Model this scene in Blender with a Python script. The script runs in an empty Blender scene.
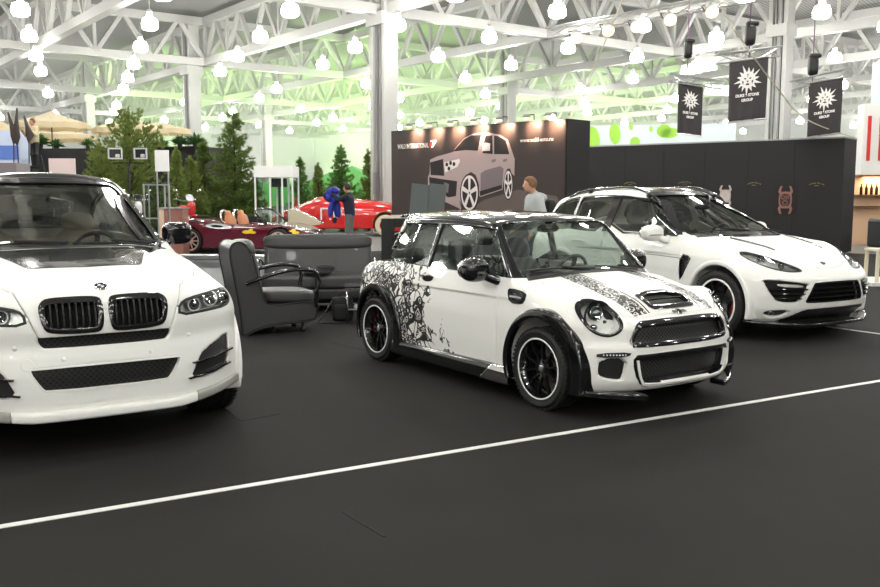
import bpy, bmesh, math, random
import numpy as np
from mathutils import Vector, Matrix, geometry
PI = math.pi
sc = bpy.context.scene
COL = sc.collection
rnd = random.Random(11)

# ------------------------------------------------------------------ materials
MATS = {}
def mat(name, col, rough=0.5, metal=0.0, coat=0.0, emit=None, es=1.0, alpha=1.0, trans=0.0, spec=None, ior=1.45):
    if name in MATS: return MATS[name]
    m = bpy.data.materials.new(name); m.use_nodes = True
    b = m.node_tree.nodes['Principled BSDF']
    b.inputs['Base Color'].default_value = (*col, 1)
    b.inputs['Roughness'].default_value = rough
    b.inputs['Metallic'].default_value = metal
    b.inputs['Coat Weight'].default_value = coat
    b.inputs['Coat Roughness'].default_value = 0.03
    b.inputs['IOR'].default_value = ior
    if spec is not None: b.inputs['Specular IOR Level'].default_value = spec
    if emit: b.inputs['Emission Color'].default_value = (*emit, 1); b.inputs['Emission Strength'].default_value = es
    b.inputs['Transmission Weight'].default_value = trans
    b.inputs['Alpha'].default_value = alpha
    MATS[name] = m
    return m
def glass(name, tint, refl=1.0):
    """thin sheet glass: tinted see-through plus mirror reflection by Fresnel"""
    if name in MATS: return MATS[name]
    m = bpy.data.materials.new(name); m.use_nodes = True
    nt = m.node_tree; nt.nodes.clear()
    out = nt.nodes.new('ShaderNodeOutputMaterial'); mix = nt.nodes.new('ShaderNodeMixShader')
    tr = nt.nodes.new('ShaderNodeBsdfTransparent'); gl = nt.nodes.new('ShaderNodeBsdfGlossy')
    lw = nt.nodes.new('ShaderNodeFresnel'); lw.inputs[0].default_value = 1.5
    mul = nt.nodes.new('ShaderNodeMath'); mul.operation = 'MULTIPLY'; mul.inputs[1].default_value = refl
    tr.inputs[0].default_value = (*tint, 1); gl.inputs['Roughness'].default_value = 0.02
    L = nt.links.new
    L(lw.outputs[0], mul.inputs[0]); L(mul.outputs[0], mix.inputs[0]); L(tr.outputs[0], mix.inputs[1]); L(gl.outputs[0], mix.inputs[2]); L(mix.outputs[0], out.inputs[0])
    MATS[name] = m
    return m

# ------------------------------------------------------------------ objects
def link_mesh(name, me, m, parent=None, smooth=False):
    if m is not None:
        for k in (m if isinstance(m, (list, tuple)) else [m]): me.materials.append(k)
    if smooth is True: me.polygons.foreach_set('use_smooth', [True]*len(me.polygons))
    o = bpy.data.objects.new(name, me); COL.objects.link(o)
    if parent is not None: o.parent = parent
    return o
def obj(name, bm, m, parent=None, smooth=False, angle=None, bevel=None):
    me = bpy.data.meshes.new(name)
    bmesh.ops.recalc_face_normals(bm, faces=bm.faces)
    if angle is not None:
        for f in bm.faces: f.smooth = True
        a = math.radians(angle)
        for e in bm.edges:
            if len(e.link_faces) == 2 and e.calc_face_angle(0) > a: e.smooth = False
    bm.to_mesh(me); bm.free()
    o = link_mesh(name, me, m, parent, smooth)
    if bevel:
        md = o.modifiers.new('bevel', 'BEVEL'); md.width = bevel; md.segments = 2; md.limit_method = 'ANGLE'
    return o
def thing(name, label, cat, loc=(0,0,0), rz=0, group=None):
    o = bpy.data.objects.new(name, None); COL.objects.link(o); o.empty_display_size = 0.1
    o.location = loc; o.rotation_euler = (0,0,rz)
    return tag(o, label, cat, group)
def tag(o, label, cat, group=None, kind=None):
    if label: o['label'] = label
    if cat: o['category'] = cat
    if group: o['group'] = group
    if kind: o['kind'] = kind
    return o
def struct(o): o['kind'] = 'structure'; return o
KIDS = {}
def copy_tree(o, parent=None):
    c = o.copy(); COL.objects.link(c)
    if parent is not None: c.parent = parent
    for ch in list(o.children): copy_tree(ch, c)
    return c

# ------------------------------------------------------------------ bmesh helpers
def B(): return bmesh.new()
def box(bm, c, s, rot=None, taper=None):
    """box centred on c with full sizes s; taper=(tx,ty) scales the top"""
    vs = []
    for dz in (-.5,.5):
        for dx, dy in ((-.5,-.5),(.5,-.5),(.5,.5),(-.5,.5)):
            tx, ty = (taper if (taper and dz > 0) else (1,1))
            v = Vector((dx*s[0]*tx, dy*s[1]*ty, dz*s[2]))
            if rot is not None: v = rot @ v
            vs.append(bm.verts.new(v + Vector(c)))
    for f in ((3,2,1,0),(4,5,6,7),(0,1,5,4),(1,2,6,5),(2,3,7,6),(3,0,4,7)):
        bm.faces.new([vs[i] for i in f])
    return vs
def bar(bm, a, b, w, h=None, up=(0,0,1)):
    """rectangular bar from a to b"""
    a, b = Vector(a), Vector(b); h = h or w
    d = (b-a).normalized(); u = Vector(up)
    if abs(d.dot(u)) > .99: u = Vector((1,0,0))
    s = d.cross(u).normalized(); u = s.cross(d)
    vs = [bm.verts.new(p + s*(i*w/2) + u*(j*h/2)) for p in (a,b) for i,j in ((-1,-1),(1,-1),(1,1),(-1,1))]
    for f in ((3,2,1,0),(4,5,6,7),(0,1,5,4),(1,2,6,5),(2,3,7,6),(3,0,4,7)):
        bm.faces.new([vs[i] for i in f])
def tube(bm, pts, r, n=8, closed=False, caps=True):
    pts = [Vector(p) for p in pts]; N = len(pts)
    rr = r if isinstance(r, (list, tuple)) else [r]*N
    rings = []; prev = None
    for i, p in enumerate(pts):
        if closed: d = pts[(i+1) % N] - pts[i-1]
        else: d = pts[min(i+1, N-1)] - pts[max(i-1, 0)]
        d.normalize()
        if prev is None:
            u = Vector((0,0,1)) if abs(d.z) < .9 else Vector((1,0,0))
        else: u = prev
        s = d.cross(u)
        if s.length < 1e-6: s = d.orthogonal()
        s.normalize(); u = s.cross(d).normalized(); prev = u
        rings.append([bm.verts.new(p + (s*math.cos(2*PI*k/n) + u*math.sin(2*PI*k/n))*rr[i]) for k in range(n)])
    for i in range(N if closed else N-1):
        a, b = rings[i], rings[(i+1) % N]
        for k in range(n): bm.faces.new((a[k], a[(k+1)%n], b[(k+1)%n], b[k]))
    if caps and not closed:
        bm.faces.new(rings[0][::-1]); bm.faces.new(rings[-1])
def lathe(bm, prof, n=32, c=(0,0,0), M=None, closed=False):
    """revolve (r,z) profile about z; M maps to place"""
    M = M or Matrix.Identity(4); rings = []
    for r, z in prof:
        if r < 1e-6: rings.append([bm.verts.new(M @ (Vector((0,0,z)) + Vector(c)))])
        else: rings.append([bm.verts.new(M @ (Vector((r*math.cos(2*PI*k/n), r*math.sin(2*PI*k/n), z)) + Vector(c))) for k in range(n)])
    for i in range(len(rings) if closed else len(rings)-1):
        a, b = rings[i], rings[(i+1) % len(rings)]
        for k in range(n):
            q = [a[k % len(a)], a[(k+1) % len(a)], b[(k+1) % len(b)], b[k % len(b)]]
            q2 = []
            for v in q:
                if v not in q2: q2.append(v)
            if len(q2) > 2:
                try: bm.faces.new(q2)
                except ValueError: pass
def prism(bm, poly, d0, d1, M=None):
    """extrude 2D polygon (x,y) from z=d0 to d1, then transform"""
    M = M or Matrix.Identity(4)
    a = [bm.verts.new(M @ Vector((p[0], p[1], d0))) for p in poly]
    b = [bm.verts.new(M @ Vector((p[0], p[1], d1))) for p in poly]
    n = len(poly)
    bm.faces.new(a[::-1]); bm.faces.new(b)
    for i in range(n): bm.faces.new((a[i], a[(i+1)%n], b[(i+1)%n], b[i]))
def chaikin(pts, n=2, closed=True):
    pts = [tuple(p) for p in pts]
    for _ in range(n):
        q = []
        N = len(pts)
        for i in range(N if closed else N-1):
            a, b = pts[i], pts[(i+1)%N]
            q.append(tuple(.75*x+.25*y for x, y in zip(a, b))); q.append(tuple(.25*x+.75*y for x, y in zip(a, b)))
        if not closed: q = [pts[0]] + q + [pts[-1]]
        pts = q
    return pts
def ellipse(cx, cy, a, b, n=40, rot=0, p=2.0):
    o = []
    for i in range(n):
        t = 2*PI*i/n; c, s = math.cos(t), math.sin(t)
        x = a*math.copysign(abs(c)**(2/p), c); y = b*math.copysign(abs(s)**(2/p), s)
        o.append((cx + x*math.cos(rot) - y*math.sin(rot), cy + x*math.sin(rot) + y*math.cos(rot)))
    return o
def catmull(pts, n=8, closed=False):
    P = [Vector(p) for p in pts]; out = []; N = len(P)
    for i in range(N if closed else N-1):
        p0 = P[i-1] if (i > 0 or closed) else P[0]; p1 = P[i]; p2 = P[(i+1)%N]; p3 = P[(i+2)%N] if (closed or i+2 < N) else P[-1]
        for k in range(n):
            t = k/n
            out.append(.5*((2*p1)+(p2-p0)*t+(2*p0-5*p1+4*p2-p3)*t*t+(3*p1-p0-3*p2+p3)*t**3))
    if not closed: out.append(P[-1])
    return out
def cushion(bm, c, s, rot=None, p=4.0, n=10, bulge=0.0):
    """soft rounded box (superellipsoid) centred on c, full sizes s"""
    V = {}; c = Vector(c); m = max(2, n)
    def vt(q):
        k = (round(q[0]*m), round(q[1]*m), round(q[2]*m))
        if k in V: return V[k]
        t = [math.tan(v*PI/4) if abs(v) < 1 else v for v in q]
        L = (abs(t[0])**p + abs(t[1])**p + abs(t[2])**p)**(1/p)
        w = Vector((t[0]/L*s[0]/2, t[1]/L*s[1]/2, t[2]/L*s[2]/2))
        if rot is not None: w = rot @ w
        V[k] = bm.verts.new(w + c); return V[k]
    g = [-1+2*i/m for i in range(m+1)]
    for a in range(3):
        for sg in (-1,1):
            for i in range(m):
                for j in range(m):
                    q = []
                    for u, v in ((g[i],g[j]),(g[i+1],g[j]),(g[i+1],g[j+1]),(g[i],g[j+1])):
                        w = [0,0,0]; w[a] = sg; w[(a+1)%3] = u; w[(a+2)%3] = v; q.append(vt(w))
                    bm.faces.new(q if sg > 0 else q[::-1])
def RX(a): return Matrix.Rotation(a, 3, 'X')
def RY(a): return Matrix.Rotation(a, 3, 'Y')
def RZ(a): return Matrix.Rotation(a, 3, 'Z')

# ------------------------------------------------------------------ distance-field modelling
def smin(a, b, k):
    h = np.clip(.5+.5*(b-a)/k, 0, 1); return b*(1-h)+a*h-k*h*(1-h)
def smax(a, b, k): return -smin(-a, -b, k)
class Cv:
    """smooth curve through points; call gives value, .d gives slope"""
    def __init__(s, pts, N=600):
        x = np.array([p[0] for p in pts], float); y = np.array([p[1] for p in pts], float)
        o = np.argsort(x); x = x[o]; y = y[o]
        h = np.diff(x); dl = np.diff(y)/h
        m = np.zeros_like(x); m[0] = dl[0]; m[-1] = dl[-1]
        for i in range(1, len(x)-1):
            if dl[i-1]*dl[i] > 0:
                w1 = 2*h[i]+h[i-1]; w2 = h[i]+2*h[i-1]; m[i] = (w1+w2)/(w1/dl[i-1]+w2/dl[i])
        X = np.linspace(x[0], x[-1], N); i = np.clip(np.searchsorted(x, X)-1, 0, len(x)-2)
        t = (X-x[i])/h[i]
        Y = (2*t**3-3*t**2+1)*y[i]+(t**3-2*t**2+t)*h[i]*m[i]+(-2*t**3+3*t**2)*y[i+1]+(t**3-t**2)*h[i]*m[i+1]
        s.X = X; s.Y = Y; s.D = np.gradient(Y, X)
    def __call__(s, v): return np.interp(v, s.X, s.Y)
    def d(s, v): return np.interp(v, s.X, s.D)
def memo(f):
    """keeps the last result so that parts sharing one hull are not evaluated twice"""
    st = [None, None]
    def r(x, y, z):
        k = st[0]
        if k is not None and k[0] is x and k[1] is y and k[2] is z: return st[1]
        v = f(x, y, z); st[0] = (x, y, z); st[1] = v
        return v
    return r
def poly_sd(px, py, pts, cap=None):
    """signed distance to a polygon, negative inside; a box distance far outside it"""
    P = np.array(pts, float); n = len(P)
    px = np.asarray(px, float)*1.0; py = np.asarray(py, float)*1.0
    lo = P.min(0); hi = P.max(0); c = (lo+hi)/2; e = (hi-lo)/2
    qx = np.abs(px-c[0])-e[0]; qy = np.abs(py-c[1])-e[1]
    res = np.hypot(np.maximum(qx, 0), np.maximum(qy, 0)) + .02
    k = np.maximum(qx, qy) < .03
    if not k.any(): return res
    x, y = px[k], py[k]
    d = np.full(x.shape, 1e9); s = np.ones(x.shape)
    for i in range(n):
        a = P[i]; b = P[i-1]
        ex, ey = b-a; wx = x-a[0]; wy = y-a[1]
        t = np.clip((wx*ex+wy*ey)/(ex*ex+ey*ey+1e-12), 0, 1)
        bx = wx-ex*t; by = wy-ey*t
        d = np.minimum(d, bx*bx+by*by)
        c1 = y >= a[1]; c2 = y < b[1]; c3 = ex*wy > ey*wx
        s = np.where((c1 & c2 & c3) | (~c1 & ~c2 & ~c3), -s, s)
    res[k] = s*np.sqrt(d)
    return res
def sd_box(x, y, z, c, s, r=0.0):
    qx = np.abs(x-c[0])-s[0]/2+r; qy = np.abs(y-c[1])-s[1]/2+r; qz = np.abs(z-c[2])-s[2]/2+r
    return np.sqrt(np.maximum(qx,0)**2+np.maximum(qy,0)**2+np.maximum(qz,0)**2)+np.minimum(np.maximum(qx,np.maximum(qy,qz)),0)-r
def sd_ell(x, y, z, c, s):
    a = ((x-c[0])/s[0]); b = ((y-c[1])/s[1]); e = ((z-c[2])/s[2])
    k = np.sqrt(a*a+b*b+e*e); g = np.sqrt((a/s[0])**2+(b/s[1])**2+(e/s[2])**2)+1e-9
    return k*(k-1)/g
def sdf_mesh(name, f, lo, hi, h, newton=2):
    lo = np.array(lo, float); hi = np.array(hi, float)
    n = np.ceil((hi-lo)/h).astype(int)+2
    Bk = 5; nb = np.ceil(n/Bk).astype(int)
    n = nb*Bk+1
    ax = [lo[i]+h*np.arange(n[i]) for i in range(3)]
    cx = [lo[i]+h*(Bk*np.arange(nb[i])+Bk/2) for i in range(3)]
    G = np.meshgrid(*cx, indexing='ij')
    c = f(*[g.ravel() for g in G]).reshape(G[0].shape)
    act = np.abs(c) < h*Bk*.866*1.6
    V = np.repeat(np.repeat(np.repeat(np.where(c > 0, 1., -1.), Bk, 0), Bk, 1), Bk, 2)
    V = np.pad(V, ((0,1),(0,1),(0,1)), mode='edge').astype(np.float32)
    M = np.zeros(V.shape, bool)
    am = np.repeat(np.repeat(np.repeat(act, Bk, 0), Bk, 1), Bk, 2)
    for i in (0,1):
        for j in (0,1):
            for k in (0,1):
                M[i:i+am.shape[0], j:j+am.shape[1], k:k+am.shape[2]] |= am
    I = np.nonzero(M)
    P = [ax[i][I[i]] for i in range(3)]
    out = np.empty(len(P[0]), np.float32)
    for s in range(0, len(out), 400000):
        out[s:s+400000] = f(*[p[s:s+400000] for p in P])
    V[I] = out
    V[np.abs(V) < 1e-7] = 1e-7
    for a in range(3):   # closed at the bounds
        sl = [slice(None)]*3; sl[a] = 0; V[tuple(sl)] = np.abs(V[tuple(sl)]); sl[a] = -1; V[tuple(sl)] = np.abs(V[tuple(sl)])
    S = V < 0
    cs = (n[0]-1, n[1]-1, n[2]-1)
    strides = np.array([cs[1]*cs[2], cs[2], 1])
    acc_i = []; acc_p = []; quads = []
    for a in range(3):
        b_, c_ = [(1,2),(2,0),(0,1)][a]
        s0 = [slice(None)]*3; s1 = [slice(None)]*3
        s0[a] = slice(0,-1); s1[a] = slice(1,None)
        D = S[tuple(s0)] != S[tuple(s1)]
        for q in (b_, c_):
            sl = [slice(None)]*3; sl[q] = 0; D[tuple(sl)] = False; sl[q] = -1; D[tuple(sl)] = False
        E = np.array(np.nonzero(D))
        if E.shape[1] == 0: continue
        e2 = E.copy(); e2[a] += 1
        v0 = V[tuple(E)]; v1 = V[tuple(e2)]
        t = v0/(v0-v1)
        pos = E.astype(float); pos[a] += t
        q4 = []
        for db, dc in ((0,0),(-1,0),(-1,-1),(0,-1)):
            ce = E.copy(); ce[b_] += db; ce[c_] += dc
            idx = (ce*strides[:,None]).sum(0)
            q4.append(idx); acc_i.append(idx); acc_p.append(pos)
        q4 = np.stack(q4, 1)
        fl = v0 > 0
        q4[fl] = q4[fl][:, ::-1]
        quads.append(q4)
    if not quads: raise RuntimeError('empty sdf '+name)
    ai = np.concatenate(acc_i); ap = np.concatenate(acc_p, 1)
    u, inv = np.unique(ai, return_inverse=True)
    cnt = np.bincount(inv).astype(float)
    co = np.stack([np.bincount(inv, ap[i])/cnt for i in range(3)], 1)*h+lo
    Q = np.searchsorted(u, np.concatenate(quads))
    e = h*.25
    for _ in range(newton):
        x, y, z = co[:,0], co[:,1], co[:,2]
        v = f(x, y, z)
        g = np.stack([f(x+e,y,z)-f(x-e,y,z), f(x,y+e,z)-f(x,y-e,z), f(x,y,z+e)-f(x,y,z-e)], 1)/(2*e)
        gl = (g*g).sum(1)+1e-6
        st = np.clip(v/gl, -h*.6, h*.6)[:,None]*g
        L = np.sqrt((st*st).sum(1))[:,None]+1e-12
        st *= np.minimum(1, h*.5/L)
        co = co - st
    me = bpy.data.meshes.new(name)
    me.vertices.add(len(co)); me.vertices.foreach_set('co', co.astype(np.float32).ravel())
    me.loops.add(Q.size); me.loops.foreach_set('vertex_index', Q.astype(np.int32).ravel())
    me.polygons.add(len(Q)); me.polygons.foreach_set('loop_start', np.arange(0, Q.size, 4, dtype=np.int32))
    me.update(calc_edges=True)
    me.polygons.foreach_set('use_smooth', np.ones(len(Q), bool))
    return me
def sdf_obj(name, f, lo, hi, h, m, parent=None, newton=2):
    return link_mesh(name, sdf_mesh(name, f, lo, hi, h, newton), m, parent)

AX = {'x': (1,2,0), 'y': (0,2,1), 'z': (0,1,2)}
def trace(f, uv, axis, start, end, steps=90):
    """first surface hit along an axis ray from start to end"""
    a, b, c = AX[axis]; n = len(uv)
    P = np.zeros((n,3)); P[:,a] = uv[:,0]; P[:,b] = uv[:,1]
    ts = np.linspace(start, end, steps); hit = np.full(n, np.nan); prev = None
    for i, t in enumerate(ts):
        P[:,c] = t
        v = f(P[:,0], P[:,1], P[:,2])
        if prev is not None:
            k = np.isnan(hit) & (v < 0)
            if k.any():
                lo = np.full(n, ts[i-1]); hi = np.full(n, t)
                for _ in range(14):
                    mid = (lo+hi)/2; P[:,c] = mid
                    w = f(P[:,0], P[:,1], P[:,2])
                    lo = np.where(w > 0, mid, lo); hi = np.where(w > 0, hi, mid)
                hit[k] = ((lo+hi)/2)[k]
        prev = v
        if not np.isnan(hit).any(): break
    if np.isnan(hit).any():
        ok = ~np.isnan(hit)
        if not ok.any(): raise RuntimeError('patch misses')
        for i in np.nonzero(~ok)[0]:
            j = np.argmin(((uv[ok]-uv[i])**2).sum(1)); hit[i] = hit[ok][j]
    P[:,c] = hit
    return P
def grads(f, P, e=.004):
    x, y, z = P.T
    g = np.stack([f(x+e,y,z)-f(x-e,y,z), f(x,y+e,z)-f(x,y-e,z), f(x,y,z+e)-f(x,y,z-e)], 1)
    return g/(np.linalg.norm(g, axis=1)[:,None]+1e-9)
def densify(poly, s):
    out = []
    for i in range(len(poly)):
        a = Vector(poly[i]); b = Vector(poly[(i+1)%len(poly)]); n = max(1, int((b-a).length/s))
        out += [tuple(a.lerp(b, k/n)) for k in range(n)]
    return out
def patch(name, f, poly, axis, start, end, m, parent=None, off=.003, thick=.004, s=.04, push=None):
    """thin sheet with the outline poly (in the plane across axis) laid on the surface f"""
    poly = densify(poly, s)
    n = len(poly)
    pa = np.array(poly)
    lo, hi = pa.min(0), pa.max(0)
    g = [(u, v) for u in np.arange(lo[0]+s/2, hi[0], s) for v in np.arange(lo[1]+s/2, hi[1], s)]
    if g:
        g = np.array(g); d = poly_sd(g[:,0], g[:,1], poly); g = g[d < -s*.35]
    pts = [Vector(p) for p in poly] + [Vector(p) for p in g]
    vs, es, fs, *_ = geometry.delaunay_2d_cdt(pts, [], [list(range(n))], 1, 1e-6)
    uv = np.array([[v.x, v.y] for v in vs])
    P = trace(f, uv, axis, start, end)
    N = grads(f, P)
    if push is not None: P = P + np.array(push)
    top = P + N*off; bot = P + N*(off-thick)
    bm = B()
    a = [bm.verts.new(p) for p in top]; bo = {}
    for fc in fs: bm.faces.new([a[i] for i in fc])
    if thick > 0:
        b = [bm.verts.new(p) for p in bot]
        cnt = {}
        for fc in fs:
            bm.faces.new([b[i] for i in fc][::-1])
            for i in range(len(fc)):
                e = (fc[i], fc[(i+1)%len(fc)]); cnt[e] = 1
        for (i, j) in list(cnt):
            if (j, i) not in cnt: bm.faces.new((a[j], a[i], b[i], b[j]))
    return obj(name, bm, m, parent, angle=50)
def strip_poly(path, w):
    """outline of a band of width w along a 2D path"""
    P = [Vector(p) for p in path]; L = []; R = []
    for i, p in enumerate(P):
        d = (P[min(i+1, len(P)-1)] - P[max(i-1, 0)]).normalized(); nrm = Vector((-d.y, d.x))
        ww = w[i] if isinstance(w, (list, tuple)) else w
        L.append(tuple(p+nrm*ww/2)); R.append(tuple(p-nrm*ww/2))
    return L + R[::-1]
def mir(poly): return [(-p[0], p[1]) for p in poly][::-1]
def on_surf(f, pts2, axis, start, end, off=0.0):
    uv = np.array(pts2, float); P = trace(f, uv, axis, start, end); N = grads(f, P)
    return [Vector(p) for p in P+N*off], [Vector(q) for q in N]
# ------------------------------------------------------------------ shared paints
WHITE = mat('white_paint', (.86,.865,.825), .38, coat=.35, spec=.35)
BLACK = mat('black_gloss', (.006,.006,.007), .12, coat=1.0)
BPLAS = mat('black_plastic', (.012,.012,.012), .45)
DARK = mat('dark_void', (.004,.004,.004), .8)
CHROME = mat('chrome', (.75,.75,.75), .12, metal=1.0)
SILV = mat('silver', (.55,.56,.57), .3, metal=.9)
RUB = mat('tyre_rubber', (.012,.012,.012), .62)
REDC = mat('caliper_red', (.45,.01,.012), .3, coat=.6)
STEEL = mat('disc_steel', (.22,.21,.2), .35, metal=1.0)
WSTR = mat('rim_white', (.8,.8,.78), .35)
LENS = glass('lens_glass', (.98,.985,.985), .45)
TINT = glass('tint_glass', (.74,.75,.73), .28)
CLEARG = glass('car_glass', (.91,.95,.925), .30)
LEATHD = mat('seat_leather_dark', (.02,.02,.022), .45)
LEATHB = mat('seat_leather_beige', (.42,.38,.28), .5)

def mesh_mat(name, a, b, scale):
    """woven grille mesh: dark holes between fine wires"""
    if name in MATS: return MATS[name]
    m = mat(name, b, .4); nt = m.node_tree; L = nt.links.new; bs = nt.nodes['Principled BSDF']
    tc = nt.nodes.new('ShaderNodeTexCoord'); mp = nt.nodes.new('ShaderNodeMapping')
    mp.inputs['Rotation'].default_value = (PI/4,0,0)
    mp.inputs['Scale'].default_value = (1,scale,scale)
    ck = nt.nodes.new('ShaderNodeTexVoronoi'); ck.distance = 'CHEBYCHEV'; ck.inputs['Randomness'].default_value = 0; ck.inputs['Scale'].default_value = 1
    rp = nt.nodes.new('ShaderNodeValToRGB'); rp.color_ramp.elements[0].position = .30; rp.color_ramp.elements[1].position = .36
    rp.color_ramp.elements[0].color = (*a,1); rp.color_ramp.elements[1].color = (*b,1)
    sx = nt.nodes.new('ShaderNodeVectorMath'); sx.operation = 'MULTIPLY'; sx.inputs[1].default_value = (0,1,1)
    L(tc.outputs['Object'], sx.inputs[0]); L(sx.outputs[0], mp.inputs[0]); L(mp.outputs[0], ck.inputs['Vector']); L(ck.outputs['Distance'], rp.inputs[0]); L(rp.outputs[0], bs.inputs['Base Color'])
    return m
GMESH = mesh_mat('grille_mesh', (.002,.002,.002), (.05,.05,.048), 45)
GMESH2 = mesh_mat('grille_mesh_black', (.001,.001,.001), (.018,.018,.018), 40)

def tyre_mat():
    m = RUB; nt = m.node_tree; L = nt.links.new
    tc = nt.nodes.new('ShaderNodeTexCoord'); nz = nt.nodes.new('ShaderNodeTexNoise'); nz.inputs['Scale'].default_value = 40
    bp = nt.nodes.new('ShaderNodeBump'); bp.inputs['Strength'].default_value = .1
    L(tc.outputs['Object'], nz.inputs['Vector']); L(nz.outputs[0], bp.inputs['Height']); L(bp.outputs[0], nt.nodes['Principled BSDF'].inputs['Normal'])
tyre_mat()

def make_wheel(parent, c, side, R, w, Rr, nsp=10, sw=.022, rimmat=None, stripe=None, caliper=True, split=False, steer=0.0, hubcol=None, stripe_w=.016):
    """wheel centred at c, outer face towards side*Y"""
    rimmat = rimmat or BLACK
    M = Matrix.Translation(c) @ Matrix.Rotation(steer, 4, 'Z') @ Matrix.Rotation(-side*PI/2, 4, 'X')
    zf = w/2
    bm = B()
    # rim barrel and lip
    lathe(bm, [(Rr-.045,-zf+.02),(Rr-.012,-zf+.01),(Rr,-zf+.01),(Rr-.02,-zf+.04),(Rr-.03,0),(Rr-.012,zf-.03),(Rr,zf-.012),(Rr-.004,zf-.004),(Rr-.02,zf-.006),(Rr-.028,zf-.03),(Rr-.042,zf-.05),(Rr-.05,0)], 48, M=M, closed=True)
    lathe(bm, [(0,zf-.035),(.03,zf-.035),(.038,zf-.042),(.075,zf-.05),(.08,zf-.09),(.05,zf-.11)], 24, M=M)
    for i in range(nsp):
        a = 2*PI*i/nsp + .2
        legs = [(0,0)] if not split else [(-.10,-.0),(.10,.0)]
        for da, _ in legs:
            u = Vector((math.cos(a), math.sin(a), 0)); u2 = Vector((math.cos(a+da), math.sin(a+da), 0))
            p0 = u*.045 + Vector((0,0,zf-.045)); p1 = u2*(Rr-.022) + Vector((0,0,zf-.022))
            d = (p1-p0).normalized(); s = d.cross(Vector((0,0,1))).normalized()
            vs = []
            for p, ww, hh in ((p0, sw*1.25, .03), (p0.lerp(p1,.5)+Vector((0,0,.004)), sw*.9, .024), (p1, sw*.8, .03)):
                vs.append([bm.verts.new(M @ (p + s*x*ww/2 + Vector((0,0,z*hh)))) for x, z in ((-1,-1),(1,-1),(.7,0),(-.7,0))])
            for k in (0,1):
                for q in range(4): bm.faces.new((vs[k][q], vs[k][(q+1)%4], vs[k+1][(q+1)%4], vs[k+1][q]))
            bm.faces.new(vs[0][::-1]); bm.faces.new(vs[2])
    for i in range(5):
        a = 2*PI*i/5
        lathe(bm, [(0,zf-.036),(.008,zf-.036),(.009,zf-.05)], 6, M=M @ Matrix.Translation((.055*math.cos(a), .055*math.sin(a), 0)))
    wh = obj('wheel', bm, rimmat, parent, angle=35)
    # tyre with tread blocks
    bm = B()
    prof = [(Rr-.012,-zf+.012),(Rr+.012,-zf+.002),(Rr+(R-Rr)*.55,-zf-.004),(R-.022,-zf+.006),(R-.006,-zf+.022),(R,-zf+.04)]
    g = []
    for k in range(4):
        z = -zf+.04+(w-.08)*(k+.5)/4
        g += [(R,z-.008),(R-.008,z-.006),(R-.008,z+.006),(R,z+.008)]
    prof = prof + g + [(r,-z) for r, z in prof[::-1]]
    lathe(bm, prof, 64, M=M)
    for k in range(56):
        a = 2*PI*k/56
        for sgn in (-1,1):
            cpos = Vector(((R-.006)*math.cos(a), (R-.006)*math.sin(a), sgn*(zf-.028)))
            rot = (M.to_3x3() @ Matrix.Rotation(a+.15*sgn, 3, 'Z'))
            box(bm, M @ cpos, (.016,.02,.034), rot)
    obj('tyre', bm, RUB, wh, angle=40)
    if stripe:
        bm = B(); r1 = Rr-.004
        lathe(bm, [(r1-stripe_w,zf-.004),(r1-stripe_w+.002,zf+.0005),(r1-.002,zf+.0005),(r1,zf-.006)], 64, M=M)
        obj('rim_stripe', bm, stripe, wh, smooth=True)
    bm = B()
    lathe(bm, [(.06,zf-.13),(Rr*.74,zf-.13),(Rr*.74,zf-.155),(.06,zf-.155)], 40, M=M, closed=True)
    for k in range(60):
        a = 2*PI*k/60; r = Rr*(.48+.07*(k%3))
        box(bm, M @ Vector((r*math.cos(a), r*math.sin(a), zf-.129)), (.008,.008,.003), M.to_3x3())
    obj('brake_disc', bm, STEEL, wh, angle=40)
    if caliper:
        bm = B()
        Mi = M.to_3x3()
        pl = []
        a0 = caliper if isinstance(caliper, float) else 0.0
        # caliper is a curved block hugging the disc edge, placed on the rear-facing side
        arc = [a0 + t*.1 for t in range(-5,6)]
        for rr, seq in ((Rr*.82, arc), (Rr*.5, arc[::-1])):
            pl += [(rr*math.cos(t), rr*math.sin(t)) for t in seq]
        prism(bm, pl, zf-.165, zf-.095, M)
        obj('brake_caliper', bm, REDC, wh, bevel=.006)
    bm = B(); lathe(bm, [(0,zf-.03),(.02,zf-.031),(.026,zf-.036)], 20, M=M)
    obj('hub_cap', bm, hubcol or SILV, wh, smooth=True)
    return wh

def make_seat(parent, x, y, m, hr=True, w=.5, zb=.32, ht=.62, lean=.30, round_head=False):
    bm = B()
    cushion(bm, (x+.02,y,zb+.06), (.52,w,.2), RY(-.12), n=6)
    rot = RY(-lean)
    cushion(bm, (x-.29-.08,y,zb+.1+ht*.46), (.16,w*.94,ht), rot, n=6, p=3.5)
    for s in (-1,1):
        cushion(bm, (x-.25,y+s*w*.42,zb+.08+ht*.42), (.2,.09,ht*.8), rot, n=4, p=3)
        cushion(bm, (x+.02,y+s*w*.44,zb+.09), (.46,.09,.2), n=4, p=3)
    s = obj('seat', bm, m, parent, smooth=True)
    if hr:
        bm = B()
        zz = zb+.1+ht*.94
        xx = x-.37-ht*.5*math.sin(lean)
        if round_head: cushion(bm, (xx,y,zz+.06), (.11,.27,.24), rot, n=5, p=2.6)
        else: cushion(bm, (xx,y,zz+.06), (.12,.28,.17), rot, n=5, p=3)
        for q in (-1,1): tube(bm, [(xx,y+q*.05,zz-.12),(xx,y+q*.05,zz+.02)], .006, 6)
        obj('headrest', bm, m, s, smooth=True)
    return s
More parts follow.
